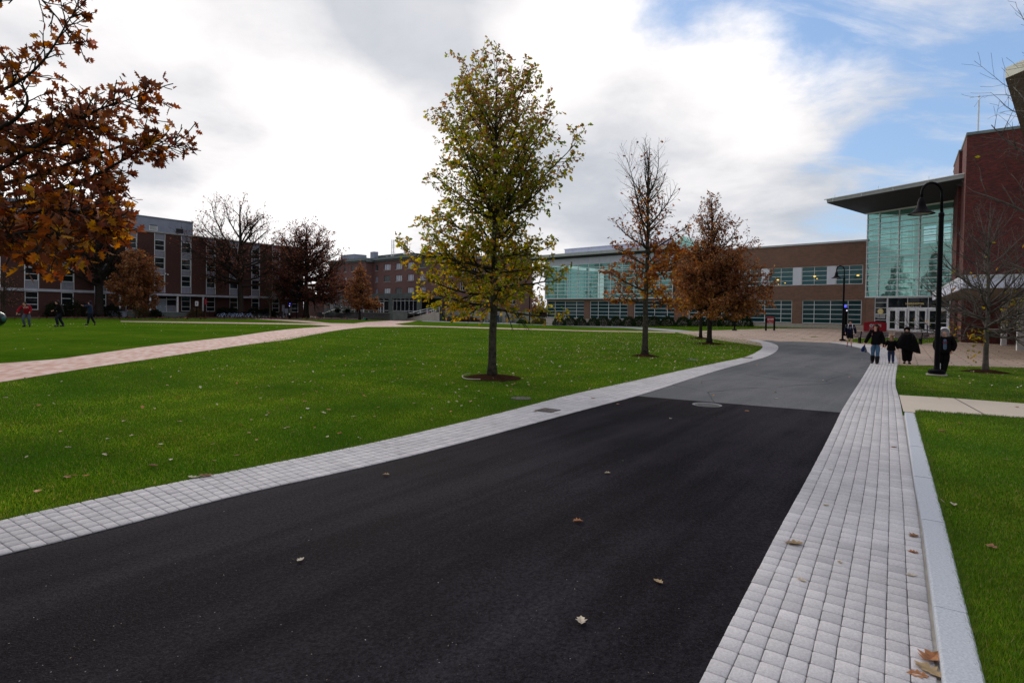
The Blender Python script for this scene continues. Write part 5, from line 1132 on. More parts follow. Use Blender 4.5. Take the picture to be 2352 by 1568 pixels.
# ---- the near tree at the left whose boughs hang into the picture
NEARC = [(.17, .052, .024), (.25, .085, .024), (.11, .036, .022), (.40, .18, .020), (.22, .095, .05), (.28, .14, .10)]
def near_tree():
    random.seed(9); base = Vector((-9.6, 4.6, 0)); base.z = H(base.x, base.y)
    B = empty('near_oak_tree', tuple(base), 'near oak at the left edge with large copper and orange leaves hanging over the lawn', 'tree')
    T_ = Tree(); T_.k = 1; T_.nsub = [lambda L: int(2+L*3.2), lambda L: int(2+L*4.), lambda L: 1]; T_.ratio = (.34, .45, .5); T_.ang = (.75, .8, .8); T_.lift = (.0, .0, 0); T_.leaf_lvl = 1
    T_.dens = lambda z: 1.; T_.lpm = 15; T_.spread = .05; T_.hang = .35; T_.f0 = (.15, .1, .1)
    m = MB(); pts = [base+Vector((.15*math.sin(i), .1*math.cos(i*1.3), i*.75)) for i in range(12)]; m.tube(pts, [.3*(1-i/13)+.03 for i in range(12)], 12); tr = m.build('trunk', BARK, B, smooth=True)
    P = lambda x, y, D: at(x, y, D)
    limbs = [ # (points along the bough, radius, sub density)
        ([P(-900, 500, 4.8), P(-300, 380, 4.6), P(0, 300, 4.5), P(140, 270, 4.4), P(235, 300, 4.3)], .025, 1.1),
        ([P(-900, 560, 5.2), P(-250, 430, 4.8), P(0, 480, 4.6), P(120, 440, 4.5), P(230, 400, 4.4), P(310, 350, 4.3), P(345, 330, 4.2)], .028, .8),
        ([P(-500, 480, 4.9), P(-60, 440, 4.7), P(90, 400, 4.6), P(210, 360, 4.6), P(320, 320, 4.6), P(385, 342, 4.6), P(405, 328, 4.6)], .02, .55),
        ([P(-500, 470, 4.4), P(-60, 430, 4.3), P(60, 350, 4.2), P(160, 290, 4.2), P(225, 250, 4.1), P(280, 235, 4.1), P(335, 215, 4.1)], .018, .7),
        ([P(-900, 620, 4.3), P(-200, 560, 4.0), P(0, 505, 3.9), P(110, 480, 3.8), P(190, 485, 3.7), P(245, 510, 3.6)], .024, 1.9),
        ([P(-700, 600, 3.9), P(-100, 590, 3.7), P(40, 530, 3.6), P(110, 535, 3.5), P(165, 560, 3.45)], .018, 1.5),
        ([P(-900, 450, 4.2), P(-200, 300, 4.1), P(-20, 220, 4.0), P(60, 180, 4.0), P(110, 130, 4.0), P(150, 60, 4.0), P(170, 30, 4.)], .016, .45),
        ([P(-500, 250, 4.4), P(-60, 120, 4.2), P(30, -60, 4.2), P(80, -20, 4.2), P(130, 40, 4.2), P(165, 75, 4.2)], .016, .35),
        ([P(-500, 420, 5.0), P(-60, 360, 4.9), P(90, 330, 4.8), P(190, 330, 4.8), P(235, 410, 4.8), P(255, 430, 4.8)], .016, 1.8),
        ([P(-700, 560, 4.6), P(-100, 500, 4.4), P(60, 470, 4.3), P(150, 480, 4.2), P(210, 490, 4.2), P(245, 500, 4.1)], .016, 1.3),
        ([P(-700, 660, 4.0), P(-150, 640, 3.9), P(10, 550, 3.8), P(50, 560, 3.8), P(80, 570, 3.8)], .016, 1.),
        ([P(-600, 400, 4.4), P(-100, 330, 4.3), P(20, 290, 4.2), P(70, 240, 4.2), P(50, 190, 4.2)], .025, .8),
        ([P(-600, 400, 5.4), P(-100, 330, 5.2), P(40, 400, 5.2), P(110, 420, 5.2), P(170, 520, 5.2)], .016, 1.2),
        ([P(-600, 500, 5.4), P(-100, 480, 5.2), P(20, 520, 5.2), P(60, 550, 5.2), P(80, 575, 5.2)], .016, 1.2),
        ([P(-600, 330, 4.6), P(-80, 230, 4.5), P(10, 330, 4.5), P(120, 350, 4.5), P(200, 300, 4.5), P(225, 265, 4.5)], .025, 1.2)]
    for pts, r, dn in limbs:
        q = smooth_line([p.copy() for p in pts], 2); n = len(q); T_.wood.tube(q, [max(.004, r*(1-.9*i/n)) for i in range(n)], 6)
        L = sum((a-b).length for a, b in zip(q, q[1:]))
        cnt = int(27*dn*sum((a-b).length for a, b in zip(pts[1:], pts[2:])))
        T_.lpm = 15
        for j in range(cnt):
            f = .22+.78*(j+random.random())/cnt; i = min(n-2, int(f*(n-1))); t = (q[i+1]-q[i]).normalized(); ax = perp(t); nd = (t*.75+ax*.65).normalized()
            T_.branch(q[i], nd, random.uniform(.14, .36)*(1.15-.5*f), .0055, 1, maxlvl=2, wig=.3)
        T_.branch(q[-1], (q[-1]-q[-2]).normalized(), .22, .005, 1, maxlvl=2, wig=.2)
    w = T_.wood.poly(T_.twigs.v, T_.twigs.f); T_.wood.build('branches', BARK, tr, smooth=True)
    for p in limbs: pass
    Pn = np.array([tuple(v) for v in T_.LP]); D = np.array([tuple(v) for v in T_.LD]); n = len(Pn); N = rdir(n); N[:, 1] -= .3
    S = rng.uniform(.04, .095, n); C = pal(NEARC, n, .35, [.36, .14, .26, .03, .16, .05])
    # more orange in the lower boughs
    low = (rng.random(n) < np.clip((3.0-Pn[:, 2])*.42, .0, .45)); oc = pal([(.48, .20, .015), (.52, .26, .02), (.38, .13, .015)], n, .3); C[low] = oc[low]
    leaves('crown', Pn, D, N, S, C, OAK, LEAFT, B, fold=.5, curl=.45, wid=1.)
    print('near leaves', n)
near_tree()
# ---- shrubs: leafy mounds with woody stems
M_STEMC = mat('shrub_stems', (.05, .04, .03), rough=.9)
def shrub(name, label, group, c, rx, ry, rz, n, cols, lsize, core=(.012, .018, .008), cat='shrub', seed=0, lumpy=.18, flatb=.0, kid='foliage', stems=True, tip=0.):
    r_ = np.random.default_rng(seed+500); B = empty(name, tuple(c), label, cat, group)
    v = r_.normal(size=(n, 3)); v /= np.linalg.norm(v, axis=1)[:, None]; v[:, 2] = np.abs(v[:, 2])*1.0-.12
    lump = 1+lumpy*np.sin(v[:, 0]*5+seed)*np.cos(v[:, 1]*6+seed*2)+lumpy*.6*np.sin(v[:, 2]*9+v[:, 0]*7); rad = r_.uniform(.80, 1.04, n)*lump
    P = v*rad[:, None]*np.array([rx, ry, rz])+np.array([c[0], c[1], c[2]+rz*.12]); D = v+r_.normal(size=(n, 3))*.5; D[:, 2] += .3+tip; N = v+r_.normal(size=(n, 3))*.6
    S = lsize*r_.uniform(.6, 1.3, n); C = pal(cols, n, .35)
    leaves(kid, P, D, N, S, C, DIAM, LEAFM, B, wid=1.4)
    m = MB()
    if stems:
        for k in range(7): a = k*.9+seed; m.tube([(c[0]+.12*rx*math.cos(a), c[1]+.12*ry*math.sin(a), c[2]-.05), (c[0]+.55*rx*math.cos(a), c[1]+.55*ry*math.sin(a), c[2]+rz*.8)], .025, 4)
        m.build('stems', M_STEMC, B)
    return B
BOX = [(.016, .034, .010), (.024, .050, .014), (.012, .024, .010), (.035, .060, .02)]
def hedges():
    xs = [362, 470, 575, 700, 795, 920, 1045, 1150, 1290, 1425, 1580, 1710, 1870, 2005, 2170]
    for i, x in enumerate(xs):
        px = (1850+x/2.767)*.6483; 
        u = W.hit(px, 735, 1.35)[0]; p = W.pt(u, 1.35, 0); z = H(p[0], p[1]); sc = random.uniform(.92, 1.08)
        shrub('round_shrub', 'clipped dark green round shrub in the row under the windows of the brown brick building', 'clipped round shrubs along the brown brick building', (p[0], p[1], z), .98*sc, .95, 1.30*sc*(.92 if i > 8 else 1), 1500, BOX, .13, seed=i, lumpy=.06)
hedges()
RHO = [(.014, .026, .010), (.022, .036, .014), (.010, .016, .009), (.03, .035, .018)]
def lshrubs():
    z1_ = lambda x, y: (x/2.851*.6483, (650+y/2.851)*.6483); z2_ = lambda x, y: ((650+x/2.851)*.6483, (650+y/2.851)*.6483)
    rows = [(z1_(750, 1325), 130, 130, 'wide dark evergreen shrub below the second ground floor window strip from the left'), (z1_(545, 1330), 75, 115, 'dim bushy shrub left of the wide evergreen under the long building'), (z1_(1130, 1318), 80, 100, 'dark shrub just right of the dark trunked tall tree'),
            (z1_(1450, 1345), 60, 80, 'brownish ornamental grass clump left of the entrance doors'), (z1_(1565, 1345), 40, 60, 'low shrub by the entrance steps of the long building'), (z2_(400, 1300), 70, 75, 'dark shrub directly behind the white and blue bicycles'), (z2_(490, 1300), 62, 80, 'dark shrub at the foot of the tall spreading tree'),
            (z2_(715, 1325), 75, 75, 'evergreen shrub between the tall tree and the slim tree'), (z2_(850, 1325), 85, 68, 'evergreen shrub behind the slim bare barked tree'), (z2_(130, 1340), 75, 70, 'faded ornamental grass clump near the accessible ramp railing')]
    for i, ((px, py), w, h, lab) in enumerate(rows):
        wo = 4.2 if 'grass' in lab or 'steps' in lab else 1.7; u = L.hit(px, 715, wo)[0]; q = L.pt(u, wo, 0); b = Vector((q[0], q[1], H(q[0], q[1]))); k = b.y/F*.6483/2.851
        cols = RHO if 'grass' not in lab else [(.13, .09, .05), (.09, .08, .03), (.16, .10, .07)]
        shrub('shrub', lab, None, (b.x, b.y, b.z), w*k, 1.2, h*k*1.15, 1300, cols, .22, seed=30+i, tip=.8 if 'grass' in lab else 0)
    # by the residence hall ramp and under the main tree
    z3 = lambda x, y: ((1400+x/4.055)*.6483, (1060+y/4.055)*.6483)
    for i, (x, y, w, h, lab, cols) in enumerate(((355, 250, 85, 130, 'mid green rounded shrub right of the ramp', [(.05, .085, .03), (.035, .06, .022), (.075, .10, .04)]), (640, 262, 170, 115, 'dark wide shrub mass behind the red sign', RHO), (830, 270, 170, 120, 'dark shrub mass behind the brown stemmed bed', RHO), (1060, 275, 120, 95, 'dark shrub left of the main trunk before the brick wing', RHO),
                       (860, 320, 120, 62, 'reddish brown twiggy bed along the grey walk', [(.14, .07, .055), (.09, .05, .04), (.11, .08, .05)]), (1060, 325, 140, 62, 'brown twiggy bed just left of the main trunk', [(.13, .065, .05), (.09, .05, .04), (.10, .08, .05)]), (1480, 310, 60, 160, 'tall dark evergreen right of the main trunk beside the portal', RHO),
                       (1830, 352, 75, 42, 'low bright green hedge right of the stone portal', [(.05, .11, .02), (.035, .08, .015)]), (2090, 352, 120, 66, 'tawny ornamental grass at the corner of the glass building', [(.17, .13, .08), (.12, .09, .05), (.14, .12, .05)]))):
        px, py = z3(x, y); b = G(px, max(py, hz(px)+20.5)); k = b.y/F*.6483/4.055
        shrub('shrub', lab, None, (b.x, b.y, b.z), w*k, 1.3, h*k, 1500, cols, .24, seed=60+i)
lshrubs()

# evergreens left of the frame, mirrored in the glass tower
PINE = [(.018, .040, .018), (.030, .055, .024), (.012, .026, .012)]
for i, (x, y, hh) in enumerate(((-67, 50, 17), (-66, 58, 21), (-72, 66, 19), (-70, 43, 15), (-61, 40, 13))):
    b = Vector((x, y, H(x, y)))
    make_tree('pine_tree', 'dark evergreen beyond the left edge of the lawn, mirrored in the tower glass', 'evergreens beyond the left edge', b, hh, .3, circ((0, 4, 4), (.15, 4.2, 4.2), (.5, 3., 3.), (1., .3, .3)), .12, 44, lambda h: 1.2, lambda h, P: pal(PINE, len(h), .3), .6, lpm=5, elev=(2, 20), bark=BARK, up=.1, seed=200+i, k=3, leaf_lvl=0, maxlvl=1, spread=.4, wid=.8)
# ================================================================ street furniture, signs, bicycles, vehicles
def place(o, p, rz=0., s=1.):
    o.location = p; o.rotation_euler.z = rz; o.scale = (s, s, s); return o
M_RUBBER = mat('rubber', (.015, .015, .016), rough=.8)
M_RED = mat('sign_red', (.36, .012, .030), (.30, .010, .025), rough=.45, scale=1.5)
M_LET = mat('sign_white', (.75, .74, .74), rough=.5)
M_BENCH = mat('weathered_slats', (.13, .125, .16), (.09, .088, .11), rough=.8, scale=9)
M_LENS = mat('lamp_lens', (.28, .27, .25), rough=.3)
def make_lamp(label):
    B = empty('street_lamp', (0, 0, 0), label, 'street lamp', 'black gooseneck lamps on the campus')
    m = MB(); m.lathe([(.0, .0), (.30, 0), (.30, .035), (.0, .035)], n=16); m.build('concrete_pad', M_CONC, B)
    m = MB(); m.lathe([(.0, .05), (.25, .05), (.25, .16), (.19, .18), (.10, .20), (.078, .3), (.073, 5.35), (.086, 5.36), (.086, 5.46), (.055, 5.5), (.0, 5.5)], n=14); m.build('pole', M_BLACK, B, smooth=False)
    m = MB(); pts = [(0, 0, 5.45), (0, 0, 6.12)]+[(-.36+.36*math.cos(a), 0, 6.12+.36*math.sin(a)) for a in [math.pi*i/12 for i in range(1, 13)]]+[(-.72, 0, 5.95)]; m.tube(pts, .042, 8); m.build('gooseneck', M_BLACK, B, smooth=True)
    m = MB(); pr = [(.045, 5.98), (.06, 5.95), (.085, 5.93), (.10, 5.86), (.12, 5.83), (.125, 5.72), (.15, 5.64), (.21, 5.55), (.30, 5.48), (.385, 5.435), (.39, 5.42), (.36, 5.42), (.28, 5.46), (.12, 5.60), (.0, 5.62)]; m.lathe(pr, (-.72, 0, 0), 22); sh = m.build('lamp_shade', M_BLACK, B, smooth=True)
    m = MB(); m.lathe([(.0, 5.40), (.16, 5.415), (.30, 5.44), (.29, 5.45), (.0, 5.45)], (-.72, 0, 0), 18); m.build('lens', M_LENS, sh, smooth=True)
    return B
lamp = make_lamp('tall black gooseneck lamp on the right grass patch with a hooded child behind it')
c = G(2151, 863); place(lamp, c, R(4)); lamp.location.z += .03
for px, py, s, a, lab in ((1935, 783.5, .92, 6, 'black gooseneck lamp beside the first slatted bench and the young man in shorts'), (1686.7, 759.5, .92, 0, 'black lamp pole rising into the russet oak crown'), (1443, 748.2, .95, 0, 'thin black lamp pole before the glass box of the brown brick building'), (681, 732.3, .92, 10, 'black lamp pole beside the blue light call post before the long left building')):
    l = copy_tree(lamp); place(l, G(px, py), R(a), s); l['label'] = lab
for x, y, lab in ((1928, 352, 'thin dark pole in front of the parked white coach'),):
    q = G((1400+x/4.055)*.6483, 744); m = MB(); m.tube([(q.x, q.y, q.z-.1), (q.x, q.y, q.z+5.2)], .09, 6); m.lathe([(.25, 0), (.25, .1), (.1, .15)], tuple(q), 8); tag(m.build('lamp_post', M_BLACK), lab, 'post')
def call_post(label):
    B = empty('call_post', (0, 0, 0), label, 'emergency post', 'blue light emergency posts')
    m = MB(); m.box(-.17, .17, -.14, .14, 0, 2.45); m.lathe([(.2, 2.45), (.2, 2.5), (.05, 2.52)], n=12); m.build('pillar', M_BLACK, B, bevel=.02)
    E_ = bpy.data.materials.get('blue_beacon')
    if not E_:
        E_ = mat('blue_beacon', (.05, .08, .6)); b = E_.node_tree.nodes['Principled BSDF']; b.inputs['Emission Color'].default_value = (.08, .10, 1, 1); b.inputs['Emission Strength'].default_value = 1.2
        E2 = mat('white_beacon', (.6, .6, .6)); b = E2.node_tree.nodes['Principled BSDF']; b.inputs['Emission Color'].default_value = (.8, .8, 1, 1); b.inputs['Emission Strength'].default_value = 1.
    m = MB(); m.lathe([(.07, 2.52), (.10, 2.55), (.10, 2.68), (.06, 2.74), (.0, 2.76)], n=12); m.build('beacon', E_, B, smooth=True)
    m = MB(); m.box(-.07, .07, -.155, -.14, 2.2, 2.32); m.build('white_lamp', bpy.data.materials['white_beacon'], B)
    m = MB(); m.box(-.10, .10, -.16, -.14, .72, .98); m.build('call_panel', M_WHITE, B)
    s = 'EMERGENCY'
    for i, ch in enumerate(s): text_mesh('letter', ch, .12, M_LET, B, (.11, -.148, 1.95-i*.11), (1, 0, 0), (0, 0, 1))
    # letters down the front edge belong to one column of writing
    return B
cp = call_post('blue light call post before the right end of the long left building'); place(cp, G(665.5, 732.2), 0)
cp2 = copy_tree(cp); cp2['label'] = 'blue light call post just behind the lamp by the benches'; q = at(1940.5, 760, 50); place(cp2, Vector((q.x, 50, H(q.x, 50))), R(20))
# benches seen from behind
def bench(label):
    B = empty('bench', (0, 0, 0), label, 'bench', 'slatted benches by the plaza')
    m = MB()
    for i in range(5): m.box(-1.18, 1.18, -.03+.018*(4-i), .0+.018*(4-i), .47+i*.085, .47+i*.085+.062)
    m.build('backrest', M_BENCH, B)
    m = MB()
    for i in range(5): m.box(-1.18, 1.18, .10+i*.09, .10+i*.09+.07, .42, .45)
    m.build('seat', M_BENCH, B)
    for x in (-.72, .72): m = MB(); m.box(x-.04, x+.04, .06, .36, .0, .42); m.bar((x, .08, .4), (x, -.035, .9), .06, .05); m.box(x-.06, x+.06, .0, .45, .0, .03); m.build('leg', M_BLACK, B)
    for x in (-1.2, 1.2): m = MB(); m.bar((x, .0, .62), (x, .5, .62), .04, .06); m.bar((x, .5, .62), (x, .5, .42), .04, .04); m.build('armrest', M_BLACK, B)
    return B
bn = bench('slatted grey bench behind the woman, between the lamp and the child'); q = G(2001, 789); place(bn, q, R(-8))
b2_ = copy_tree(bn); q = G(2094, 790.5); place(b2_, q, R(-6)); b2_['label'] = 'slatted grey bench behind the person in the black cape'
# signs
def disc(m, c, r, ax=(1, 0, 0), n=16, th=.01, y=0):
    pts = [(c[0]+r*math.cos(a), y, c[2]+r*math.sin(a)) for a in [2*math.pi*i/n for i in range(n)]]
    m.poly(pts+[(p[0], y+th, p[2]) for p in pts], [tuple(range(n)), tuple(range(n, 2*n))[::-1]]+[(i, (i+1) % n, n+(i+1) % n, n+i) for i in range(n)]); return m
M_SEALG = mat('seal_grey', (.30, .33, .40), rough=.5)
def red_sign(label, w, h, arc, leg, lines, title, posts, group=None, tsize=.3, tx=0., emblem=None):
    B = empty('red_sign', (0, 0, 0), label, 'sign', group)
    n = 12; top = [(-w/2+w*i/n, leg+h+arc*(1-((2*i/n-1)**2))) for i in range(n+1)]
    prof = [(-w/2, leg), (w/2, leg)]+top[::-1]
    k = len(prof); m = MB(); m.poly([(x, -.05, z) for x, z in prof]+[(x, .05, z) for x, z in prof], [tuple(range(k)), tuple(range(k, 2*k))[::-1]]+[(i, (i+1) % k, k+(i+1) % k, k+i) for i in range(k)]); pn = m.build('panel', M_RED, B)
    if posts:
        for x in posts: m = MB(); m.box(x-.06, x+.06, -.09, .09, -.1, leg+h*.93); m.build('post', M_BLACK, B)
    else: m = MB(); m.box(-w/2-.02, w/2+.02, -.12, .12, -.1, leg-.003); m.build('base', M_CONC, B)
    if title: text_mesh('title', title, tsize, M_LET, pn, (tx, -.058, leg+h*.66), (1, 0, 0), (0, 0, 1), bold=.006)
    if emblem: m = MB(); disc(m, (emblem[0], 0, leg+h*.66), emblem[1], y=-.062); m.build('emblem', M_LET, pn); m = MB(); disc(m, (emblem[0], 0, leg+h*.66), emblem[1]*.62, y=-.07); m.build('emblem_core', M_SEALG, pn)
    for i, s in enumerate(lines): text_mesh('line', s[0], s[1], M_LET, pn, (s[2], -.058, leg+h*s[3]), (1, 0, 0), (0, 0, 1), align=s[4])
    return B
s1 = red_sign('wide red sign with curved top, seal and white letters in front of the glass doors', 2.0, .84, .12, .10, [('Harrington', .15, -.55, .34, 'LEFT'), ('Auditorium', .15, -.55, .13, 'LEFT')], 'WPI', None, tsize=.40, tx=.17, emblem=(-.36, .16))
q = at(2009.5, 760.5, 54.); place(s1, Vector((q.x, 54., H(q.x, 54.))), R(-10))
s2_ = red_sign('small red sign on two dark posts on the grass strip beside the plaza', .84, .56, .08, .75, [('Campus Center', .075, 0, .30, 'CENTER'), ('Welcome', .07, 0, .12, 'CENTER')], 'WPI', (-.4, .4), tsize=.22, tx=.1, emblem=(-.20, .09))
q = G(1768.5, 759.3); place(s2_, q, R(-4))
s3_ = red_sign('red sign on two dark posts by the grey walk, left of the main tree', 1.3, .75, .05, .95, [('RILEY HALL', .15, 0, .3, 'CENTER')], 'WPI', (-.6, .6), tsize=.26, tx=.12, emblem=(-.3, .11))
q = G(983.5, 736.3); place(s3_, q, R(5)); 
def small_sign():
    q = G(452, 730); B = empty('notice_sign', tuple(q), 'small white notice on a black post left of the white and blue bicycles', 'sign')
    m = MB(); m.box(q.x-.05, q.x+.05, q.y-.03, q.y+.03, q.z-.1, q.z+2.2); m.build('post', M_BLACK, B); m = MB(); m.box(q.x-.27, q.x+.27, q.y-.06, q.y-.03, q.z+2.0, q.z+2.8); p = m.build('panel', M_LET, B)
    m = MB(); m.box(q.x-.12, q.x+.12, q.y-.07, q.y-.06, q.z+2.2, q.z+2.6); m.build('symbol', M_SEALG, p)
    q = G(468.6, 728.8); B = empty('banner_post', tuple(q), 'black post with a narrow dark red banner near the left building ramp', 'post')
    m = MB(); m.tube([(q.x, q.y, q.z-.1), (q.x, q.y, q.z+3.3)], .08, 6); m.build('post', M_BLACK, B); m = MB(); m.box(q.x+.1, q.x+.5, q.y-.03, q.y, q.z+2.3, q.z+3.3); m.build('banner', M_RED, B)
    for px, w, z0, z1, lab in ((653.5, .42, 1.3, 2.5, 'narrow grey utility cabinet on a post at the long left building'), (661, .62, .9, 1.8, 'square grey utility box beside the narrow cabinet')):
        q = at((700+((px-653.5)*0+(1785 if px < 655 else 1850))/5.88)*.6483, 725, 112); z = H(q.x, 112); B = empty('utility_box', (q.x, 112, z), lab, 'utility box')
        m = MB(); m.box(q.x-w/2, q.x+w/2, 111.8, 112.2, z+z0, z+z1); bx = m.build('box', M_PENT, B); m = MB(); m.box(q.x-w/2+.06, q.x+w/2-.06, 111.76, 111.8, z+z0+.08, z+z1-.08); m.build('door', M_SPAN, bx); m = MB(); m.box(q.x-.06, q.x+.06, 111.95, 112.05, z-.1, z+z0); m.build('post', M_PENT, B)
    q = G((1145/2.851)*.6483, (650+1346/2.851)*.6483); m = MB(); m.box(q.x-1.9, q.x+1.9, q.y, q.y+.5, q.z-.05, q.z+.85); m.box(q.x-2., q.x+2., q.y-.06, q.y+.56, q.z+.85, q.z+.95); tag(m.build('stone_wall', M_PENT, bevel=.02), 'low grey stone block behind the lawn, right of the dark trunked tree', 'low wall')
small_sign()
# bicycles
def bicycle(label, group, c_frame, c_fend, name='bicycle', basket=True):
    B = empty(name, (0, 0, 0), label, 'bicycle', group); r = .33
    def wheel(x):
        m = MB(); pts = [(x+r*math.cos(a), 0, r+r*math.sin(a)) for a in [2*math.pi*i/20 for i in range(21)]]; m.tube(pts, .022, 5, cap=False); w = m.build('wheel', M_RUBBER, B)
        m = MB()
        for i in range(9): a = i*math.pi*2/9; m.tube([(x, 0, r), (x+(r-.03)*math.cos(a), 0, r+(r-.03)*math.sin(a))], .003, 3)
        m.lathe([(.0, -.03), (.03, -.03), (.03, .03), (.0, .03)], (x, 0, r), 6); m.build('spokes', M_FRAME, w)
    wheel(-.52); wheel(.52)
    m = MB(); bb = (-.08, 0, .29); st = (-.22, 0, .78); hd = (.36, 0, .82); hd2 = (.40, 0, .66)
    for a, b, q in ((bb, st, .022), (bb, hd2, .03), ((-.17, 0, .62), hd, .02), ((-.52, 0, r), bb, .013), ((-.52, 0, r), (-.19, 0, .68), .012), (hd, hd2, .024)): m.tube([a, b], q, 6)
    m.tube([hd2, (.47, 0, .5), (.52, 0, r)], .018, 6); m.build('frame', c_frame, B)
    m = MB(); m.tube([(.34, 0, .86), (.32, 0, 1.0), (.30, -.10, 1.04), (.20, -.28, 1.03)], .014, 5); m.tube([(.32, 0, 1.0), (.30, .10, 1.04), (.20, .28, 1.03)], .014, 5); m.build('handlebar', M_BLACK, B)
    m = MB(); m.hexa([(-.36, -.08, .88), (-.10, -.03, .88), (-.10, .03, .88), (-.36, .08, .88), (-.36, -.07, .93), (-.10, -.02, .92), (-.10, .02, .92), (-.36, .07, .93)]); m.tube([st, (-.24, 0, .88)], .014, 5); m.build('saddle', M_BLACK, B)
    for x, a0, a1 in ((-.52, 30, 175), (.52, 40, 160)):
        m = MB(); n = 9; V = []
        for i in range(n): a = R(a0+(a1-a0)*i/(n-1)); V += [(x+(r+.04)*math.cos(a), -.04, r+(r+.04)*math.sin(a)), (x+(r+.04)*math.cos(a), .04, r+(r+.04)*math.sin(a))]
        m.poly(V, [(2*i, 2*i+1, 2*i+3, 2*i+2) for i in range(n-1)]); 
        if 0: # solid rear skirt guard
            V = [(x, -.045, r)]+[(x+(r+.03)*math.cos(R(a)), -.045, r+(r+.03)*math.sin(R(a))) for a in range(20, 171, 15)]; m.poly(V, [(0, i, i+1) for i in range(1, len(V)-1)])
        m.build('mudguard', c_fend, B)
    if basket: m = MB(); m.hexa([(.44, -.14, .80), (.66, -.14, .80), (.66, .14, .80), (.44, .14, .80), (.42, -.18, 1.02), (.72, -.18, 1.02), (.72, .18, 1.02), (.42, .18, 1.02)]); m.build('basket', M_BLACK, B)
    m = MB(); m.lathe([(.0, -.02), (.08, -.02), (.08, .02), (.0, .02)], bb, 8); m.tube([bb, (-.02, -.08, .14), (.04, -.12, .14)], .012, 4); m.build('pedals', M_FRAME, B)
    return B
M_BKW = mat('bike_pale_blue', (.42, .58, .88), (.34, .48, .80), rough=.3); M_BKF = mat('bike_blue', (.10, .25, .55), rough=.3); M_BKD = mat('bike_dark', (.03, .03, .045), rough=.4)
ORD = ['leftmost', 'second from left', 'middle', 'fourth from left', 'rightmost']
bk = bicycle('leftmost of the five pale blue bicycles parked before the long left building', 'pale blue bicycles in a row', M_BKW, M_BKW)
for i, px in enumerate((511, 531, 542, 553, 571)):
    b = bk if i == 0 else copy_tree(bk); q = G(px, 730.8); place(b, q, R([62, 235, 242, 70, 50][i]), 1.1); b['label'] = '%s of the five pale blue bicycles parked before the long left building' % ORD[i]
dk = bicycle('dark bicycle parked first after the pale blue ones', 'dark bicycles in the rack', M_BKD, M_BKD, basket=False)
for i, px in enumerate((588, 600, 612, 645)):
    b = dk if i == 0 else copy_tree(dk); place(b, G(px, 731.3), R([30, 160, 40, 20][i]), 1.05); b['label'] = ['dark bicycle parked first after the pale blue ones', 'dark bicycle parked second after the pale blue ones', 'dark bicycle parked against the slim bare tree', 'dark bicycle standing alone between slim tree and call post'][i]
b = copy_tree(dk); q = G(2182, 776.5); place(b, q, R(-15), 1.05); b['label'] = 'black bicycle parked by the corner of the rust red hall'; b['group'] = ''; del b['group']
def rack():
    q = G(2123, 766); m = MB()
    m.tube([(q.x-.3, q.y, q.z-.02), (q.x-.3, q.y, q.z+.7), (q.x-.2, q.y, q.z+.88), (q.x+.0, q.y, q.z+.95), (q.x+.2, q.y, q.z+.88), (q.x+.3, q.y, q.z+.7), (q.x+.3, q.y, q.z-.02)], .035, 6); tag(m.build('bike_rack', M_BLACK, smooth=True), 'black hoop bicycle stand before the white entrance doors', 'bicycle stand')
    z3 = lambda x, y: ((1400+x/4.055)*.6483, (1060+y/4.055)*.6483)
    a = G(*z3(710, 321)); b = G(*z3(1250, 326)); m = MB(); n = 22
    for i in range(n):
        p = a.lerp(b, i/(n-1)); d = Vector((0, .6, 0)); m.tube([p, p+Vector((0, 0, .8)), p+d+Vector((0, 0, .8)), p+d], .03, 4)
    m.tube([a+Vector((0, 0, .08)), b+Vector((0, 0, .08))], .04, 5); tag(m.build('bike_rack', mat('rack_green', (.03, .07, .05), rough=.5)), 'long green metal bicycle rack along the grey walk left of the main trunk', 'bicycle stand')
rack()
def hydrant():
    q = G(1165, 741.8); m = MB(); Y = mat('hydrant_yellow', (.55, .33, .03), rough=.5)
    B = empty('fire_hydrant', tuple(q), 'small yellow fire hydrant in front of the stone portal', 'fire hydrant')
    m.lathe([(.2, 0), (.2, .06), (.13, .08), (.13, .62), (.17, .64), (.17, .7), (.12, .82), (.05, .88), (.05, .94), (0, .95)], tuple(q), 12); m.build('barrel', Y, B, smooth=False)
    m = MB(); m.tube([(q.x-.26, q.y, q.z+.5), (q.x+.26, q.y, q.z+.5)], .07, 8); m.tube([(q.x, q.y-.24, q.z+.45), (q.x, q.y, q.z+.45)], .09, 8); m.build('nozzle', Y, B)
hydrant()
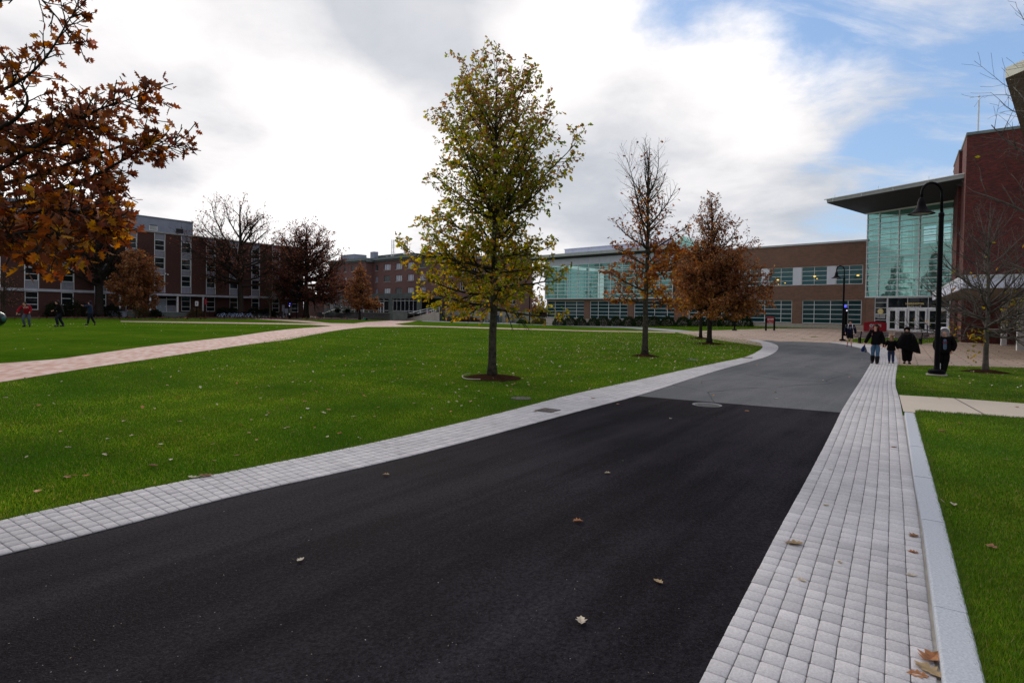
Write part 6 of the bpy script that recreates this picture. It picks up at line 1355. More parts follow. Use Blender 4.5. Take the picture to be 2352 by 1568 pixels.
# drain grate, manhole cover, small lawn drains
def drains():
    M_IRON = mat('rusty_iron', (.12, .10, .095), (.07, .055, .05), rough=.7, scale=14, metal=.4)
    zz = lambda x, y: G((1820+x/9.8)*.6483, (1400+y/9.8)*.6483)
    a, b, c, d = zz(750, 575), zz(1090, 490), zz(1600, 555), zz(1260, 640); up = Vector((0, 0, .022)); B = empty('drain_grate', tuple(a), 'rusty rectangular drain grate set in the left paver band', 'drain grate')
    e = 0.05; m = MB(); cen = (a+b+c+d)/4
    o = [p+(p-cen).normalized()*.22+Vector((0, 0, .019)) for p in (a, b, c, d)]; m.quad(*[o[0], o[3], o[2], o[1]]); m.build('surround', M_CONC, B)
    m = MB(); P = [p+up for p in (a, b, c, d)]
    for p, q in zip(P, P[1:]+P[:1]): m.bar(p, q, .035, .02)
    m.build('frame', M_IRON, B); m = MB(); n = 16
    for i in range(1, n): s = P[0].lerp(P[3], i/n); t = P[1].lerp(P[2], i/n); m.bar(s, t, .018, .015)
    for i in (1, 2): s = P[0].lerp(P[1], i/3); t = P[3].lerp(P[2], i/3); m.bar(s, t, .02, .012)
    m.build('bars', M_IRON, B); m = MB(); m.quad(*[p-Vector((0, 0, .004))+Vector((0, 0, .0)) for p in P]); m.build('pit', M_DARK, B)
    q = G(1624, 930.8); B = empty('manhole_cover', tuple(q), 'round pale rimmed manhole cover near the asphalt seam', 'manhole cover')
    m = MB(); m.lathe([(.0, .011), (.24, .011), (.245, .013)], (q.x, q.y, q.z), 32); cv = m.build('cover', mat('iron_cover', (.055, .055, .06), (.035, .035, .04), rough=.6, scale=30, bump=.6), B)
    m = MB(); n = 40; V = []
    for i in range(n): t = 2*math.pi*i/n; V += [(q.x+.25*math.cos(t), q.y+.25*math.sin(t), q.z+.012), (q.x+.305*math.cos(t), q.y+.305*math.sin(t), q.z+.017)]
    m.poly(V, [(2*i, 2*i+1, (2*i+3) % (2*n), (2*i+2) % (2*n)) for i in range(n)]); m.build('rim', mat('worn_rim', (.20, .19, .21), (.12, .12, .13), rough=.5, scale=12), B)
    m = MB()
    for i in range(12): t = i*math.pi/6; m.box(q.x+.17*math.cos(t)-.012, q.x+.17*math.cos(t)+.012, q.y+.17*math.sin(t)-.012, q.y+.17*math.sin(t)+.012, q.z+.011, q.z+.016)
    m.build('studs', M_IRON, cv)
    for px, py, r, lab in ((1197, 915.5, .20, 'small dark round drain sunk in the lawn by the paver band'), (1591, 826.5, .22, 'small grey drain lid in the lawn near the road bend')):
        q = G(px, py); m = MB(); m.lathe([(.0, .012), (r, .012), (r+.03, .02), (r+.04, -.02)], tuple(q), 20); tag(m.build('lawn_drain', M_IRON if px < 1300 else M_GSTONE), lab, 'drain')
    zz = lambda x, y: G((2550+x/3.733)*.6483, (1080+y/3.733)*.6483)
    a, b, c, d = zz(295, 708), zz(330, 700), zz(436, 702), zz(425, 711); m = MB(); U = Vector((0, 0, .024)); P = [p+U for p in (a, b, c, d)]
    B = empty('slot_drain', tuple(a), 'narrow dark slot drain in the paver band at the road bend', 'drain grate'); m.quad(*P); m.build('slot', M_DARK, B); m = MB()
    for i in range(1, 6): m.bar(P[0].lerp(P[1], i/6)+Vector((0, 0, .004)), P[3].lerp(P[2], i/6)+Vector((0, 0, .004)), .03, .01)
    m.build('bars', M_IRON, B); m = MB(); V = [p+Vector((0, 0, .021)) for p in (zz(430, 692), zz(540, 700), zz(510, 722), zz(425, 714))]; m.quad(*V); m.build('concrete_apron', M_CONC, B)
drains()
# parked coach far behind the gap
def coach():
    D = 128; q = at(1222, 733, D); z0 = H(q.x, D)-.6; B = empty('coach', (q.x, D, z0), 'white coach with a dark window band parked beyond the gap between the buildings', 'bus')
    x0, x1 = q.x-3.6, q.x+5.5; M_WV = mat('coach_white', (.70, .72, .78), rough=.3); m = MB()
    prof = [(x0+.1, .35), (x1, .35), (x1, 2.9), (x1-.3, 3.2), (x0+.9, 3.2), (x0+.3, 2.7), (x0, 1.4)]
    k = len(prof); m.poly([(x, D-1.2, z0+z) for x, z in prof]+[(x, D+1.2, z0+z) for x, z in prof], [tuple(range(k)), tuple(range(k, 2*k))[::-1]]+[(i, (i+1) % k, k+(i+1) % k, k+i) for i in range(k)]); m.build('body', M_WV, B, bevel=.05)
    m = MB(); m.box(x0+1.4, x1-.2, D-1.24, D-1.2, z0+1.6, z0+2.7); m.build('side_window', GL_DARK, B); m = MB(); m.hexa([(x0-.02, D-1.1, z0+1.45), (x0+.0, D+1.1, z0+1.45), (x0+.3, D+1.1, z0+2.65), (x0+.28, D-1.1, z0+2.65), (x0-.04, D-1.1, z0+1.45), (x0-.03, D+1.1, z0+1.45), (x0+.27, D+1.1, z0+2.66), (x0+.25, D-1.1, z0+2.66)]); m.build('windscreen', GL_DARK, B)
    for x in (x0+1.8, x1-2.2):
        m = MB(); c = (x, D-1.15, z0+.5); pts = []; n = 16
        m.poly([(x+.5*math.cos(t), D-1.26, z0+.5+.5*math.sin(t)) for t in [2*math.pi*i/n for i in range(n)]]+[(x+.5*math.cos(t), D-.95, z0+.5+.5*math.sin(t)) for t in [2*math.pi*i/n for i in range(n)]], [tuple(range(n)), tuple(range(n, 2*n))[::-1]]+[(i, (i+1) % n, n+(i+1) % n, n+i) for i in range(n)]); m.build('wheel', M_RUBBER, B)
    q = at(1208, 733, 121); z0 = H(q.x, 121)-.4; B = empty('van', (q.x, 121, z0), 'white van seen partly in front of the coach beyond the brick wing', 'van'); m = MB(); x0, x1 = q.x-1.9, q.x+1.6
    prof = [(x0, .3), (x1, .3), (x1+.2, 1.0), (x1-.3, 1.3), (x1-.9, 2.0), (x0, 2.0)]; k = len(prof); m.poly([(x, 120.2, z0+z) for x, z in prof]+[(x, 121.9, z0+z) for x, z in prof], [tuple(range(k)), tuple(range(k, 2*k))[::-1]]+[(i, (i+1) % k, k+(i+1) % k, k+i) for i in range(k)]); m.build('body', M_WV, B, bevel=.04)
    m = MB(); m.box(x0+.3, x1-1., 120.17, 120.2, z0+1.2, z0+1.8); m.build('side_window', GL_DARK, B)
    for x in (x0+.6, x1-.5): m = MB(); m.poly([(x+.33*math.cos(t), 120.14, z0+.33+.33*math.sin(t)) for t in [2*math.pi*i/12 for i in range(12)]]+[(x+.33*math.cos(t), 120.4, z0+.33+.33*math.sin(t)) for t in [2*math.pi*i/12 for i in range(12)]], [tuple(range(12)), tuple(range(12, 24))[::-1]]+[(i, (i+1) % 12, 12+(i+1) % 12, 12+i) for i in range(12)]); m.build('wheel', M_RUBBER, B)
coach()
# planters on the terrace
def planters():
    for x, w, lab in ((570, 1.4, 'wide dark planter at the left of the terrace'), (742, 1.3, 'dark planter beside the conical tree on the terrace'), (905, .6, 'small dark bin on the terrace behind the conical tree')):
        q = at((1080+x/4.9)*.6483, 728, 120); B = empty('planter', (q.x, 120, 1.3), lab, 'planter'); m = MB(); m.lathe([(w*.3, 1.3), (w*.5, 2.0), (w*.52, 2.05), (w*.45, 2.05), (.0, 2.0)], (q.x, 120, 0), 12); m.build('pot', M_BLACK, B)
        if w > 1:
            P = np.array([q.x, 120, 2.2])+rng.normal(size=(160, 3))*np.array([w*.3, .3, .2]); leaves('foliage', P, rdir(160), rdir(160), rng.uniform(.15, .3, 160), pal(RHO, 160), DIAM, LEAFM, B)
planters()
# big play ball half out of the frame
def ball():
    q = G(-7, 749); r = .47; B_ = bpy.data.meshes.new('play_ball'); bm = bmesh.new(); bmesh.ops.create_uvsphere(bm, u_segments=32, v_segments=20, radius=r); bm.to_mesh(B_); bm.free()
    for p in B_.polygons: p.use_smooth = True
    m = bpy.data.materials.new('ball_skin'); m.use_nodes = True; t = NT(m.node_tree); b = t.n['Principled BSDF']; tc = t.new('ShaderNodeTexCoord'); w = t.new('ShaderNodeTexWave'); w.inputs['Scale'].default_value = 1.6; w.inputs['Distortion'].default_value = 1.; t.put(w.inputs[0], tc.outputs['Object'])
    t.put(b.inputs['Base Color'], t.mix(t.ss(w.outputs[0], .4, .6), (.006, .007, .012), (.01, .10, .09))); b.inputs['Roughness'].default_value = .35; b.inputs['Coat Weight'].default_value = .0
    B_.materials.append(m); o = bpy.data.objects.new('play_ball', B_); COL.objects.link(o); o.location = (q.x, q.y, q.z+r); tag(o, 'big shiny dark and teal play ball at the left edge of the lawn', 'ball')
ball()
# ================================================================ people
def skin_obj(name, chains, m, parent, sub=1, root=0):
    "chains: lists of (key, point, radius); equal keys are one joint"
    idx = {}; V = []; RD_ = []; E_ = []
    for ch in chains:
        prev = None
        for key, p, r in ch:
            if key is None or key not in idx:
                i = len(V); V.append(p); RD_.append(r if hasattr(r, '__len__') else (r, r))
                if key is not None: idx[key] = i
            else: i = idx[key]
            if prev is not None and prev != i: E_.append((prev, i))
            prev = i
    me = bpy.data.meshes.new(name); me.from_pydata(V, E_, []); o = bpy.data.objects.new(name, me); COL.objects.link(o)
    sk = o.modifiers.new('s', 'SKIN'); sk.use_smooth_shade = True; sk.branch_smoothing = .3
    for i, l in enumerate(me.skin_vertices[0].data): l.radius = RD_[i]; l.use_root = (i == root)
    if sub: sb = o.modifiers.new('b', 'SUBSURF'); sb.levels = sub; sb.render_levels = sub
    dg = bpy.context.evaluated_depsgraph_get(); ev = o.evaluated_get(dg); m2 = bpy.data.meshes.new_from_object(ev); bpy.data.objects.remove(o)
    for p in m2.polygons: p.use_smooth = True
    m2.materials.clear(); m2.materials.append(m); q = bpy.data.objects.new(name, m2); COL.objects.link(q); q.parent = parent; OFF[q.name] = Vector((0, 0, 0))
    return q
def blob(name, m, parent, c, r, cut=None, n=16):
    bm = bmesh.new(); bmesh.ops.create_uvsphere(bm, u_segments=n, v_segments=n//2+2, radius=1)
    for v in bm.verts: v.co = Vector((v.co.x*r[0]+c[0], v.co.y*r[1]+c[1], v.co.z*r[2]+c[2]))
    if cut: bmesh.ops.bisect_plane(bm, geom=bm.verts[:]+bm.edges[:]+bm.faces[:], plane_co=cut[0], plane_no=cut[1], clear_outer=True)
    me = bpy.data.meshes.new(name); bm.to_mesh(me); bm.free()
    for p in me.polygons: p.use_smooth = True
    me.materials.append(m); o = bpy.data.objects.new(name, me); COL.objects.link(o); o.parent = parent; OFF[o.name] = Vector((0, 0, 0)); return o
SKIN = mat('skin', (.66, .38, .29), (.58, .31, .23), rough=.6); M_EYE = mat('eye', (.02, .015, .015), rough=.2); M_LIP = mat('lip', (.28, .08, .08), rough=.5)
def cloth(name, c, rough=.95): return mat(name, c, tuple(x*.6 for x in c), rough=rough, scale=7, bump=.4, bscale=25, spec=.12)
def person(label, h, J=None, top=None, legs=None, shoes=None, hair=None, face=(0, -1), lean=0., bulk=1., group=None, long_hair=False, collar=None, bare_calf=False, boots=False, kid=False):
    """joints in shares of the height; x to the viewer's right, y away from the viewer. face: unit xy the head looks to"""
    B = empty('person', (0, 0, 0), label, 'person', group)
    D_ = dict(pel=(0, 0, .52), wai=(0, 0, .60), che=(0, .0, .72), nek=(0, 0, .83), hed=(0, 0, .925),
              shl=(-.105, 0, .80), ell=(-.15, .01, .63), wrl=(-.165, -.02, .49), shr=(.105, 0, .80), elr=(.15, .01, .63), wrr=(.165, -.02, .49),
              hil=(-.052, 0, .50), knl=(-.06, -.01, .28), anl=(-.06, .0, .045), tol=(-.07, -.075, .018), hir=(.052, 0, .50), knr=(.06, -.01, .28), anr=(.06, .0, .045), tor=(.07, -.075, .018))
    if J: D_.update(J)
    P = {k: Vector(v)*h for k, v in D_.items()}; b = bulk*h
    fx = Vector((face[0], face[1], 0)).normalized(); hd = P['hed']; sd = Vector((-fx.y, fx.x, 0))
    hs = 1.12 if kid else 1.
    def K(k, r): return (k, P[k], r*b)
    def hand(w, e, sgn):
        d = (P[w]-P[e]).normalized(); palm = P[w]+d*.030*h; out = Vector((sgn, -.2, 0)); out = (out-d*out.dot(d)).normalized(); f = d.cross(out).normalized()
        ch = [[(w, P[w], .0145*b), (w+'p', palm, (.0165*b, .012*b))]]
        fs = []
        for i in range(4):
            q = palm+d*.012*h+f*(.5-i/3)*.030*h; ln = (.036, .042, .039, .030)[i]*h
            fs.append([(None, q-d*.012*h, .0050*h), (None, q+d*ln*.45, .0048*h), (None, q+d*ln*.80-out*ln*.28, .0042*h)])
        q = palm-d*.008*h+f*.016*h; fs.append([(None, q, .0055*h), (None, q+d*.016*h+f*.018*h-out*.004*h, .005*h), (None, q+d*.032*h+f*.022*h-out*.012*h, .0042*h)])
        return ch, fs
    hl, fl = hand('wrl', 'ell', -1); hr, fr_ = hand('wrr', 'elr', 1)
    up = Vector((0, 0, 1)); ch_ = [[K('pel', .062), K('wai', .056), K('che', .068), ('nb', P['che'].lerp(P['nek'], .7), .046*b), K('nek', .028), ('jaw', hd-up*.048*h*hs+fx*.012*h, (.036*h*hs, .032*h*hs)), ('hed', hd, (.047*h*hs, .045*h*hs)), ('crn', hd+up*.034*h*hs-fx*.006*h, (.040*h*hs, .041*h*hs))],
           [K('che', .068), K('shl', .030), K('ell', .022), ('fal', P['ell'].lerp(P['wrl'], .4), .020*b), K('wrl', .0145)], [K('che', .068), K('shr', .030), K('elr', .022), ('far', P['elr'].lerp(P['wrr'], .4), .020*b), K('wrr', .0145)],
           [K('pel', .062), K('hil', .046), ('thl', P['hil'].lerp(P['knl'], .5), .043*b), K('knl', .030), ('cal', P['knl'].lerp(P['anl'], .35), .029*b), K('anl', .018), K('tol', .015)], [K('pel', .062), K('hir', .046), ('thr', P['hir'].lerp(P['knr'], .5), .043*b), K('knr', .030), ('car', P['knr'].lerp(P['anr'], .35), .029*b), K('anr', .018), K('tor', .015)]]+hl+hr
    ch_.append([('hed', hd, .047*h), ('nose', hd+fx*.050*h-up*.008*h, .009*h)])
    body = skin_obj('body', ch_, SKIN, B, sub=1)
    # fingers are joined into the body mesh
    tmp = [skin_obj('finger', [f], SKIN, B, sub=1) for f in fl+fr_]
    bm = bmesh.new(); bm.from_mesh(body.data)
    for t in tmp: bm.from_mesh(t.data)
    bm.to_mesh(body.data); bm.free()
    for t in tmp: bpy.data.objects.remove(t)
    for p in body.data.polygons: p.use_smooth = True
    for s in (-1, 1): blob('eye', M_EYE, B, hd+fx*.043*h*hs+sd*s*.017*h*hs+up*.004*h, (.0075*h, .0075*h, .006*h), n=8)
    blob('mouth', M_LIP, B, hd+fx*.045*h*hs-up*.030*h*hs, (.013*h, .008*h, .005*h), n=8)
    for s in (-1, 1): blob('ear', SKIN, B, hd+sd*s*.046*h*hs-up*.004*h, (.008*h, .012*h, .016*h), n=8)
    if top:
        m_, len_, ext = top; T0 = P['pel']-Vector((0, 0, (.035+len_*.11)*h))
        ch = [[('pel', T0, (.098*b*ext, .080*b*ext)), ('hp', P['pel'], (.094*b*ext, .078*b*ext)), K('wai', .084*ext), ('che', P['che'], (.098*b*ext, .078*b*ext)), ('nb', P['che'].lerp(P['nek'], .72), .066*b), ('nk', P['che'].lerp(P['nek'], 1.02), .034*b)],
              [K('che', .07), ('shl', P['shl'], .050*b*ext), ('ell', P['ell'], .040*b*ext), ('wrl', P['wrl'].lerp(P['ell'], .06), .032*b*ext)], [K('che', .07), ('shr', P['shr'], .050*b*ext), ('elr', P['elr'], .040*b*ext), ('wrr', P['wrr'].lerp(P['elr'], .06), .032*b*ext)]]
        skin_obj('jacket', ch, m_, B, sub=2)
    if legs:
        m_, short, wd = legs; e = .62 if short else 1.
        ch = [[('w', P['pel'].lerp(P['wai'], .6), .064*b), K('pel', .068)]]
        for s in 'lr':
            c = [K('pel', .068), ('h'+s, P['hi'+s], .064*b*wd), ('t'+s, P['hi'+s].lerp(P['kn'+s], .5), .060*b*wd)]
            if short: c.append(('k'+s, P['hi'+s].lerp(P['kn'+s], .92), .050*b*wd))
            else: c += [('k'+s, P['kn'+s], .046*b*wd), ('c'+s, P['kn'+s].lerp(P['an'+s], .4), .043*b*wd), ('a'+s, P['kn'+s].lerp(P['an'+s], .98), .036*b*wd)]
            ch.append(c)
        skin_obj('shorts' if short else 'trousers', ch, m_, B, sub=2)
    if shoes:
        for s in 'lr':
            a, t = P['an'+s], P['to'+s]; d = (t-a); d.z = 0; g = min(a.z, t.z) ; c = [(None, a-d*.35-up*.008*h, .034*h), (None, a.lerp(t, .5)-up*.006*h, (.030*h, .034*h)), (None, t+d*.45+up*.004*h, (.024*h, .030*h))]
            if boots: c = [(None, P['kn'+s].lerp(a, .18), .052*b), (None, P['kn'+s].lerp(a, .6), .046*b), (None, a, .038*b)]+c[1:]
            skin_obj('boot' if boots else 'shoe', [c], shoes, B, sub=1)
    if hair:
        blob('hair', hair, B, hd+up*.020*h*hs-fx*.010*h, (.056*h*hs, .056*h*hs, .058*h*hs), cut=(hd+fx*.026*h+up*.012*h, (fx*.8-up*.62)))
        if long_hair:
            skin_obj('long_hair', [[(None, hd+up*.02*h-fx*.03*h, (.05*h, .035*h)), (None, hd-up*.06*h-fx*.042*h, (.056*h, .032*h)), (None, hd-up*.13*h-fx*.04*h, (.045*h, .026*h))]], hair, B, sub=1)
            for s in (-1, 1): skin_obj('hair_lock', [[(None, hd+sd*s*.040*h+up*.01*h-fx*.008*h, .020*h), (None, hd+sd*s*.048*h-up*.07*h, .018*h), (None, hd+sd*s*.050*h-up*.13*h+fx*.02*h, .012*h)]], hair, B, sub=1)
    if collar: skin_obj('collar', [[(None, P['che'].lerp(P['nek'], .62)-Vector((0, .02*h, 0)), .040*b), (None, P['nek']-Vector((0, .012*h, 0)), .034*b)]], collar, B, sub=1)
    return B, P
def put(B, px, py, rz=0.):
    q = G(px, py); B.location = q; B.rotation_euler.z = -math.atan2(q.x, q.y)+rz; return q
def hgt(px, y0, y1): q = G(px, y1); return (y1-y0)*q.y/F
C_BLK = cloth('black_wool', (.0075, .006, .008)); C_NAVY = cloth('navy_cloth', (.012, .013, .040)); C_JEAN = cloth('blue_denim', (.10, .19, .33)); C_DENIM = cloth('dark_denim', (.035, .05, .12)); C_RED = cloth('red_cloth', (.34, .012, .025)); C_GREYT = cloth('grey_trousers', (.10, .12, .17))
C_BOOT = cloth('boot_leather', (.015, .012, .015), .5); C_FUR = cloth('tan_fur', (.22, .14, .09)); C_WHT = cloth('white_fleece', (.85, .83, .92)); H_BR = mat('brown_hair', (.028, .012, .008), (.014, .007, .005), rough=.7, scale=20, spec=.15); H_BL = mat('blond_hair', (.26, .14, .07), (.17, .08, .04), rough=.7, scale=20, spec=.15); H_DK = mat('dark_hair', (.010, .007, .006), rough=.7, spec=.15)
C_RUNN = cloth('grey_sneaker', (.28, .20, .25)); C_ROSE = cloth('plum_knit', (.05, .03, .05))
# the woman with the bag
h = hgt(2008, 744, 836.5); W_, P = person('woman in black jacket, blue jeans and black boots carrying a bag on the pavers', h,
    dict(pel=(0, 0, .53), ell=(-.165, .02, .65), wrl=(-.235, -.03, .50), elr=(.15, .02, .63), wrr=(.185, -.02, .475), knl=(-.055, .02, .29), anl=(-.060, .06, .07), tol=(-.07, -.01, .02), knr=(.045, -.05, .28), anr=(.038, -.05, .045), tor=(.035, -.125, .018)),
    (C_BLK, .25, 1.05), (C_JEAN, False, .84), C_BOOT, H_BR, face=(-.75, -.66), bulk=1.18, long_hair=True, collar=C_RED, boots=True)
qw = put(W_, 2010, 836); 
def bag():
    B = empty('cloth_bag', (0, 0, 0), 'navy blue bag hanging from the left hand of the woman in jeans', 'bag'); s = h
    o = skin_obj('bag_body', [[(None, Vector((-.225, -.03, .47))*s, (.02*s, .015*s)), (None, Vector((-.25, -.03, .42))*s, (.055*s, .03*s)), (None, Vector((-.275, -.03, .355))*s, (.078*s, .045*s)), (None, Vector((-.265, -.03, .29))*s, (.060*s, .045*s))]], cloth('bag_blue', (.022, .04, .15)), B, sub=2)
    skin_obj('bag_lining', [[(None, Vector((-.23, -.06, .43))*s, .018*s), (None, Vector((-.20, -.06, .33))*s, .028*s), (None, Vector((-.215, -.06, .28))*s, .022*s)]], C_GREYT, B, sub=1)
    skin_obj('strap', [[(None, Vector((-.222, -.04, .475))*s, .006*s), (None, Vector((-.235, -.045, .45))*s, .006*s), (None, Vector((-.26, -.045, .43))*s, .006*s)]], C_NAVY, B, sub=0)
    B.location = W_.location; B.rotation_euler = W_.rotation_euler
bag()
# the small girl between the two adults
hg = hgt(2045, 768, 835.5); GI, P = person('small blond girl in dark fur collared coat between the woman and caped person', hg,
    dict(nek=(0, 0, .79), hed=(0, -.005, .90), shl=(-.10, 0, .76), ell=(-.175, .0, .64), wrl=(-.24, -.02, .555), shr=(.10, 0, .76), elr=(.17, .0, .62), wrr=(.20, -.03, .50), che=(0, 0, .69), knl=(-.05, .0, .26), anl=(-.045, .02, .05), knr=(.055, -.02, .26), anr=(.06, -.03, .045), tor=(.065, -.1, .018), tol=(-.05, -.05, .018)),
    (C_BLK, .55, 1.25), (C_DENIM, False, .85), cloth('child_boot', (.06, .035, .04)), H_BL, face=(-.4, -.9), bulk=1.22, long_hair=True, kid=True)
skin_obj('fur_collar', [[(None, Vector((-.07, -.04, .80))*hg, .03*hg), (None, Vector((0, -.075, .775))*hg, .03*hg), (None, Vector((.07, -.04, .80))*hg, .03*hg), (None, Vector((0.02, .05, .82))*hg, .034*hg), (None, Vector((-.07, -.04, .80))*hg, .03*hg)]], C_FUR, GI, sub=1)
skin_obj('coat_hem', [[(None, Vector((-.075, 0, .43))*hg, .022*hg), (None, Vector((0, -.075, .425))*hg, .022*hg), (None, Vector((.075, 0, .43))*hg, .022*hg), (None, Vector((0, .07, .43))*hg, .022*hg), (None, Vector((-.075, 0, .43))*hg, .022*hg)]], cloth('grey_fur', (.10, .09, .08)), GI, sub=1)
put(GI, 2046, 835)
# the caped figure
hc = hgt(2080, 752, 836); CA, P = person('person wrapped in long black cape and hood beside the blond girl', hc,
    dict(ell=(-.17, .0, .66), wrl=(-.235, -.02, .56), elr=(.16, .01, .62), wrr=(.20, -.02, .50), knl=(-.055, -.02, .27), anl=(-.05, -.02, .045), knr=(.05, .0, .27), anr=(.05, .01, .045), hed=(-.02, -.01, .92)),
    (C_BLK, .3, 1.1), (C_BLK, False, 1.45), C_BOOT, None, face=(-.15, -1), bulk=1.15)
def cape():
    m = MB(); n = 28; rows = [(.875, .05, .055, 0), (.84, .10, .08, 0), (.79, .145, .10, .0), (.70, .185, .12, .0), (.58, .215, .13, .01), (.46, .235, .14, .02), (.36, .245, .15, .03)]
    V = []
    for z, rx, ry, sx in rows:
        for i in range(n):
            a = 2*math.pi*i/n; fold = 1+(.10*math.sin(a*5+z*4)+.05*math.sin(a*11))*(.85-z)*2.2; zz = z
            if z < .5: zz = z+(.05*abs(math.cos(a)) if math.cos(a) < 0 else -.05*math.cos(a))*(.5-z)/.1
            V.append((hc*(rx*math.cos(a)*fold+sx), hc*ry*math.sin(a)*fold, hc*zz))
    Fc = []
    for r in range(len(rows)-1):
        for i in range(n): a, b = r*n+i, r*n+(i+1) % n; Fc.append((a, b, b+n, a+n))
    m.poly(V, Fc); o = m.build('cape', C_BLK, CA, smooth=True); sm = o.modifiers.new('thick', 'SOLIDIFY'); sm.thickness = .02; s2 = o.modifiers.new('sub', 'SUBSURF'); s2.levels = s2.render_levels = 1
    blob('hood', C_BLK, CA, Vector((-.02, .004, .932))*hc, (.076*hc, .070*hc, .084*hc), cut=(Vector((-.02, -.028, .92))*hc, (0, -1, -.12)))
    skin_obj('scarf', [[(None, Vector((-.06, -.02, .865))*hc, .022*hc), (None, Vector((-.02, -.05, .855))*hc, .022*hc), (None, Vector((.03, -.02, .865))*hc, .022*hc)]], C_BLK, CA, sub=1)
cape(); put(CA, 2083, 835.5)
# the child behind the lamp pole
hk = hgt(2166, 754, 866); KI, P = person('child in white hooded hat and black jacket right behind the near lamp', hk,
    dict(ell=(-.165, .02, .63), wrl=(-.13, -.02, .50), elr=(.165, .02, .63), wrr=(.12, -.04, .505), knl=(-.06, .0, .27), anl=(-.075, .01, .045), tol=(-.09, -.06, .018), knr=(.03, -.01, .27), anr=(.0, -.03, .045), tor=(.02, -.11, .018), hed=(-.01, -.01, .90)),
    (C_BLK, .55, 1.3), (C_BLK, False, 1.0), cloth('pale_shoe', (.32, .33, .38)), None, face=(-.25, -1), bulk=1.15)
blob('hooded_hat', C_WHT, KI, Vector((-.01, .006, .925))*hk, (.092*hk, .082*hk, .100*hk), cut=(Vector((-.01, -.026, .91))*hk, (0, -1, -.25)))
for s in (-1, 1): blob('hat_ear', C_WHT, KI, Vector((-.01+s*.045, .0, 1.0))*hk, (.022*hk, .016*hk, .026*hk), n=10)
skin_obj('shirt_front', [[(None, Vector((.0, -.085, .77))*hk, (.032*hk, .02*hk)), (None, Vector((.005, -.098, .66))*hk, (.036*hk, .018*hk)), (None, Vector((.01, -.098, .53))*hk, (.038*hk, .016*hk))]], cloth('pale_blue_shirt', (.12, .17, .28)), KI, sub=1)
text_mesh('shirt_letters', 'WPI', .055*hk, C_RED, KI, Vector((.004, -.118, .69))*hk, (1, 0, 0), (0, 0, 1))
for s, x0 in ((-1, -.045), (1, .012)):
    skin_obj('leg_stripe', [[(None, Vector((x0-.035*s*0-.022, -.03, .42))*hk, .006*hk), (None, Vector((x0-.020, -.040, .25))*hk, .006*hk), (None, Vector((x0-.020, -.045, .07))*hk, .006*hk)]], C_WHT, KI, sub=0) if s == -1 else None
put(KI, 2168, 862.5)
KI.location.y += .35; KI.location.x += .35*.77
# the young man in shorts
hy = hgt(1951, 735, 797); YM, P = person('young man in navy hooded top and dark shorts walking past the far lamp', hy,
    dict(ell=(-.15, .03, .64), wrl=(-.155, -.04, .52), elr=(.155, .02, .63), wrr=(.175, -.02, .48), knl=(-.06, .03, .29), anl=(-.085, .07, .07), tol=(-.095, .0, .03), knr=(.045, -.05, .28), anr=(.045, -.07, .045), tor=(.045, -.14, .018)),
    (C_NAVY, .15, 1.12), (cloth('black_shorts', (.014, .013, .02)), True, 1.2), C_RUNN, H_DK, face=(-.1, -1), bulk=1.08)
text_mesh('chest_letters', 'WPI SPORTS', .05*hy, C_WHT, YM, Vector((0, -.108, .73))*hy, (1, 0, 0), (0, 0, 1)); text_mesh('chest_letters', '17', .045*hy, C_WHT, YM, Vector((0, -.108, .68))*hy, (1, 0, 0), (0, 0, 1))
for s in (-1, 1): skin_obj('backpack_strap', [[(None, Vector((s*.062, -.03, .835))*hy, .010*hy), (None, Vector((s*.070, -.094, .775))*hy, .010*hy), (None, Vector((s*.075, -.094, .69))*hy, .010*hy)]], C_WHT, YM, sub=0)
skin_obj('backpack', [[(None, Vector((0, .09, .80))*hy, (.07*hy, .04*hy)), (None, Vector((0, .10, .66))*hy, (.08*hy, .05*hy))]], C_BLK, YM, sub=1)
put(YM, 1952, 796.5)
# the three players on the lawn
h1 = 1.70; PL1, P = person('player in a red hooded top and grey jeans bending forward on the left lawn', h1,
    dict(pel=(.03, .03, .50), wai=(.02, .0, .57), che=(-.01, -.05, .68), nek=(-.035, -.10, .78), hed=(-.05, -.13, .85), shl=(-.11, -.06, .76), ell=(-.20, -.07, .63), wrl=(-.25, -.12, .50), shr=(.10, -.05, .76), elr=(.13, -.06, .62), wrr=(.10, -.14, .54), hil=(-.03, .02, .48), hir=(.08, .03, .48), knl=(-.09, -.06, .28), anl=(-.03, .02, .05), tol=(-.08, -.03, .018), knr=(.08, -.05, .27), anr=(.10, .03, .05), tor=(.10, -.04, .018)),
    (C_RED, .1, 1.15), (C_GREYT, False, 1.0), cloth('dark_shoe', (.02, .02, .035)), H_BR, face=(-.6, -.8), bulk=1.02)
text_mesh('chest_letters', 'WPI', .09*h1, M_LET, PL1, Vector((-.015, -.155, .705))*h1, (1, .1, 0), (0, -.35, .94)); blob('paper', M_LET, PL1, Vector((-.20, -.13, .46))*h1, (.05*h1, .01, .01), n=8)
put(PL1, 38+22, 750.5)
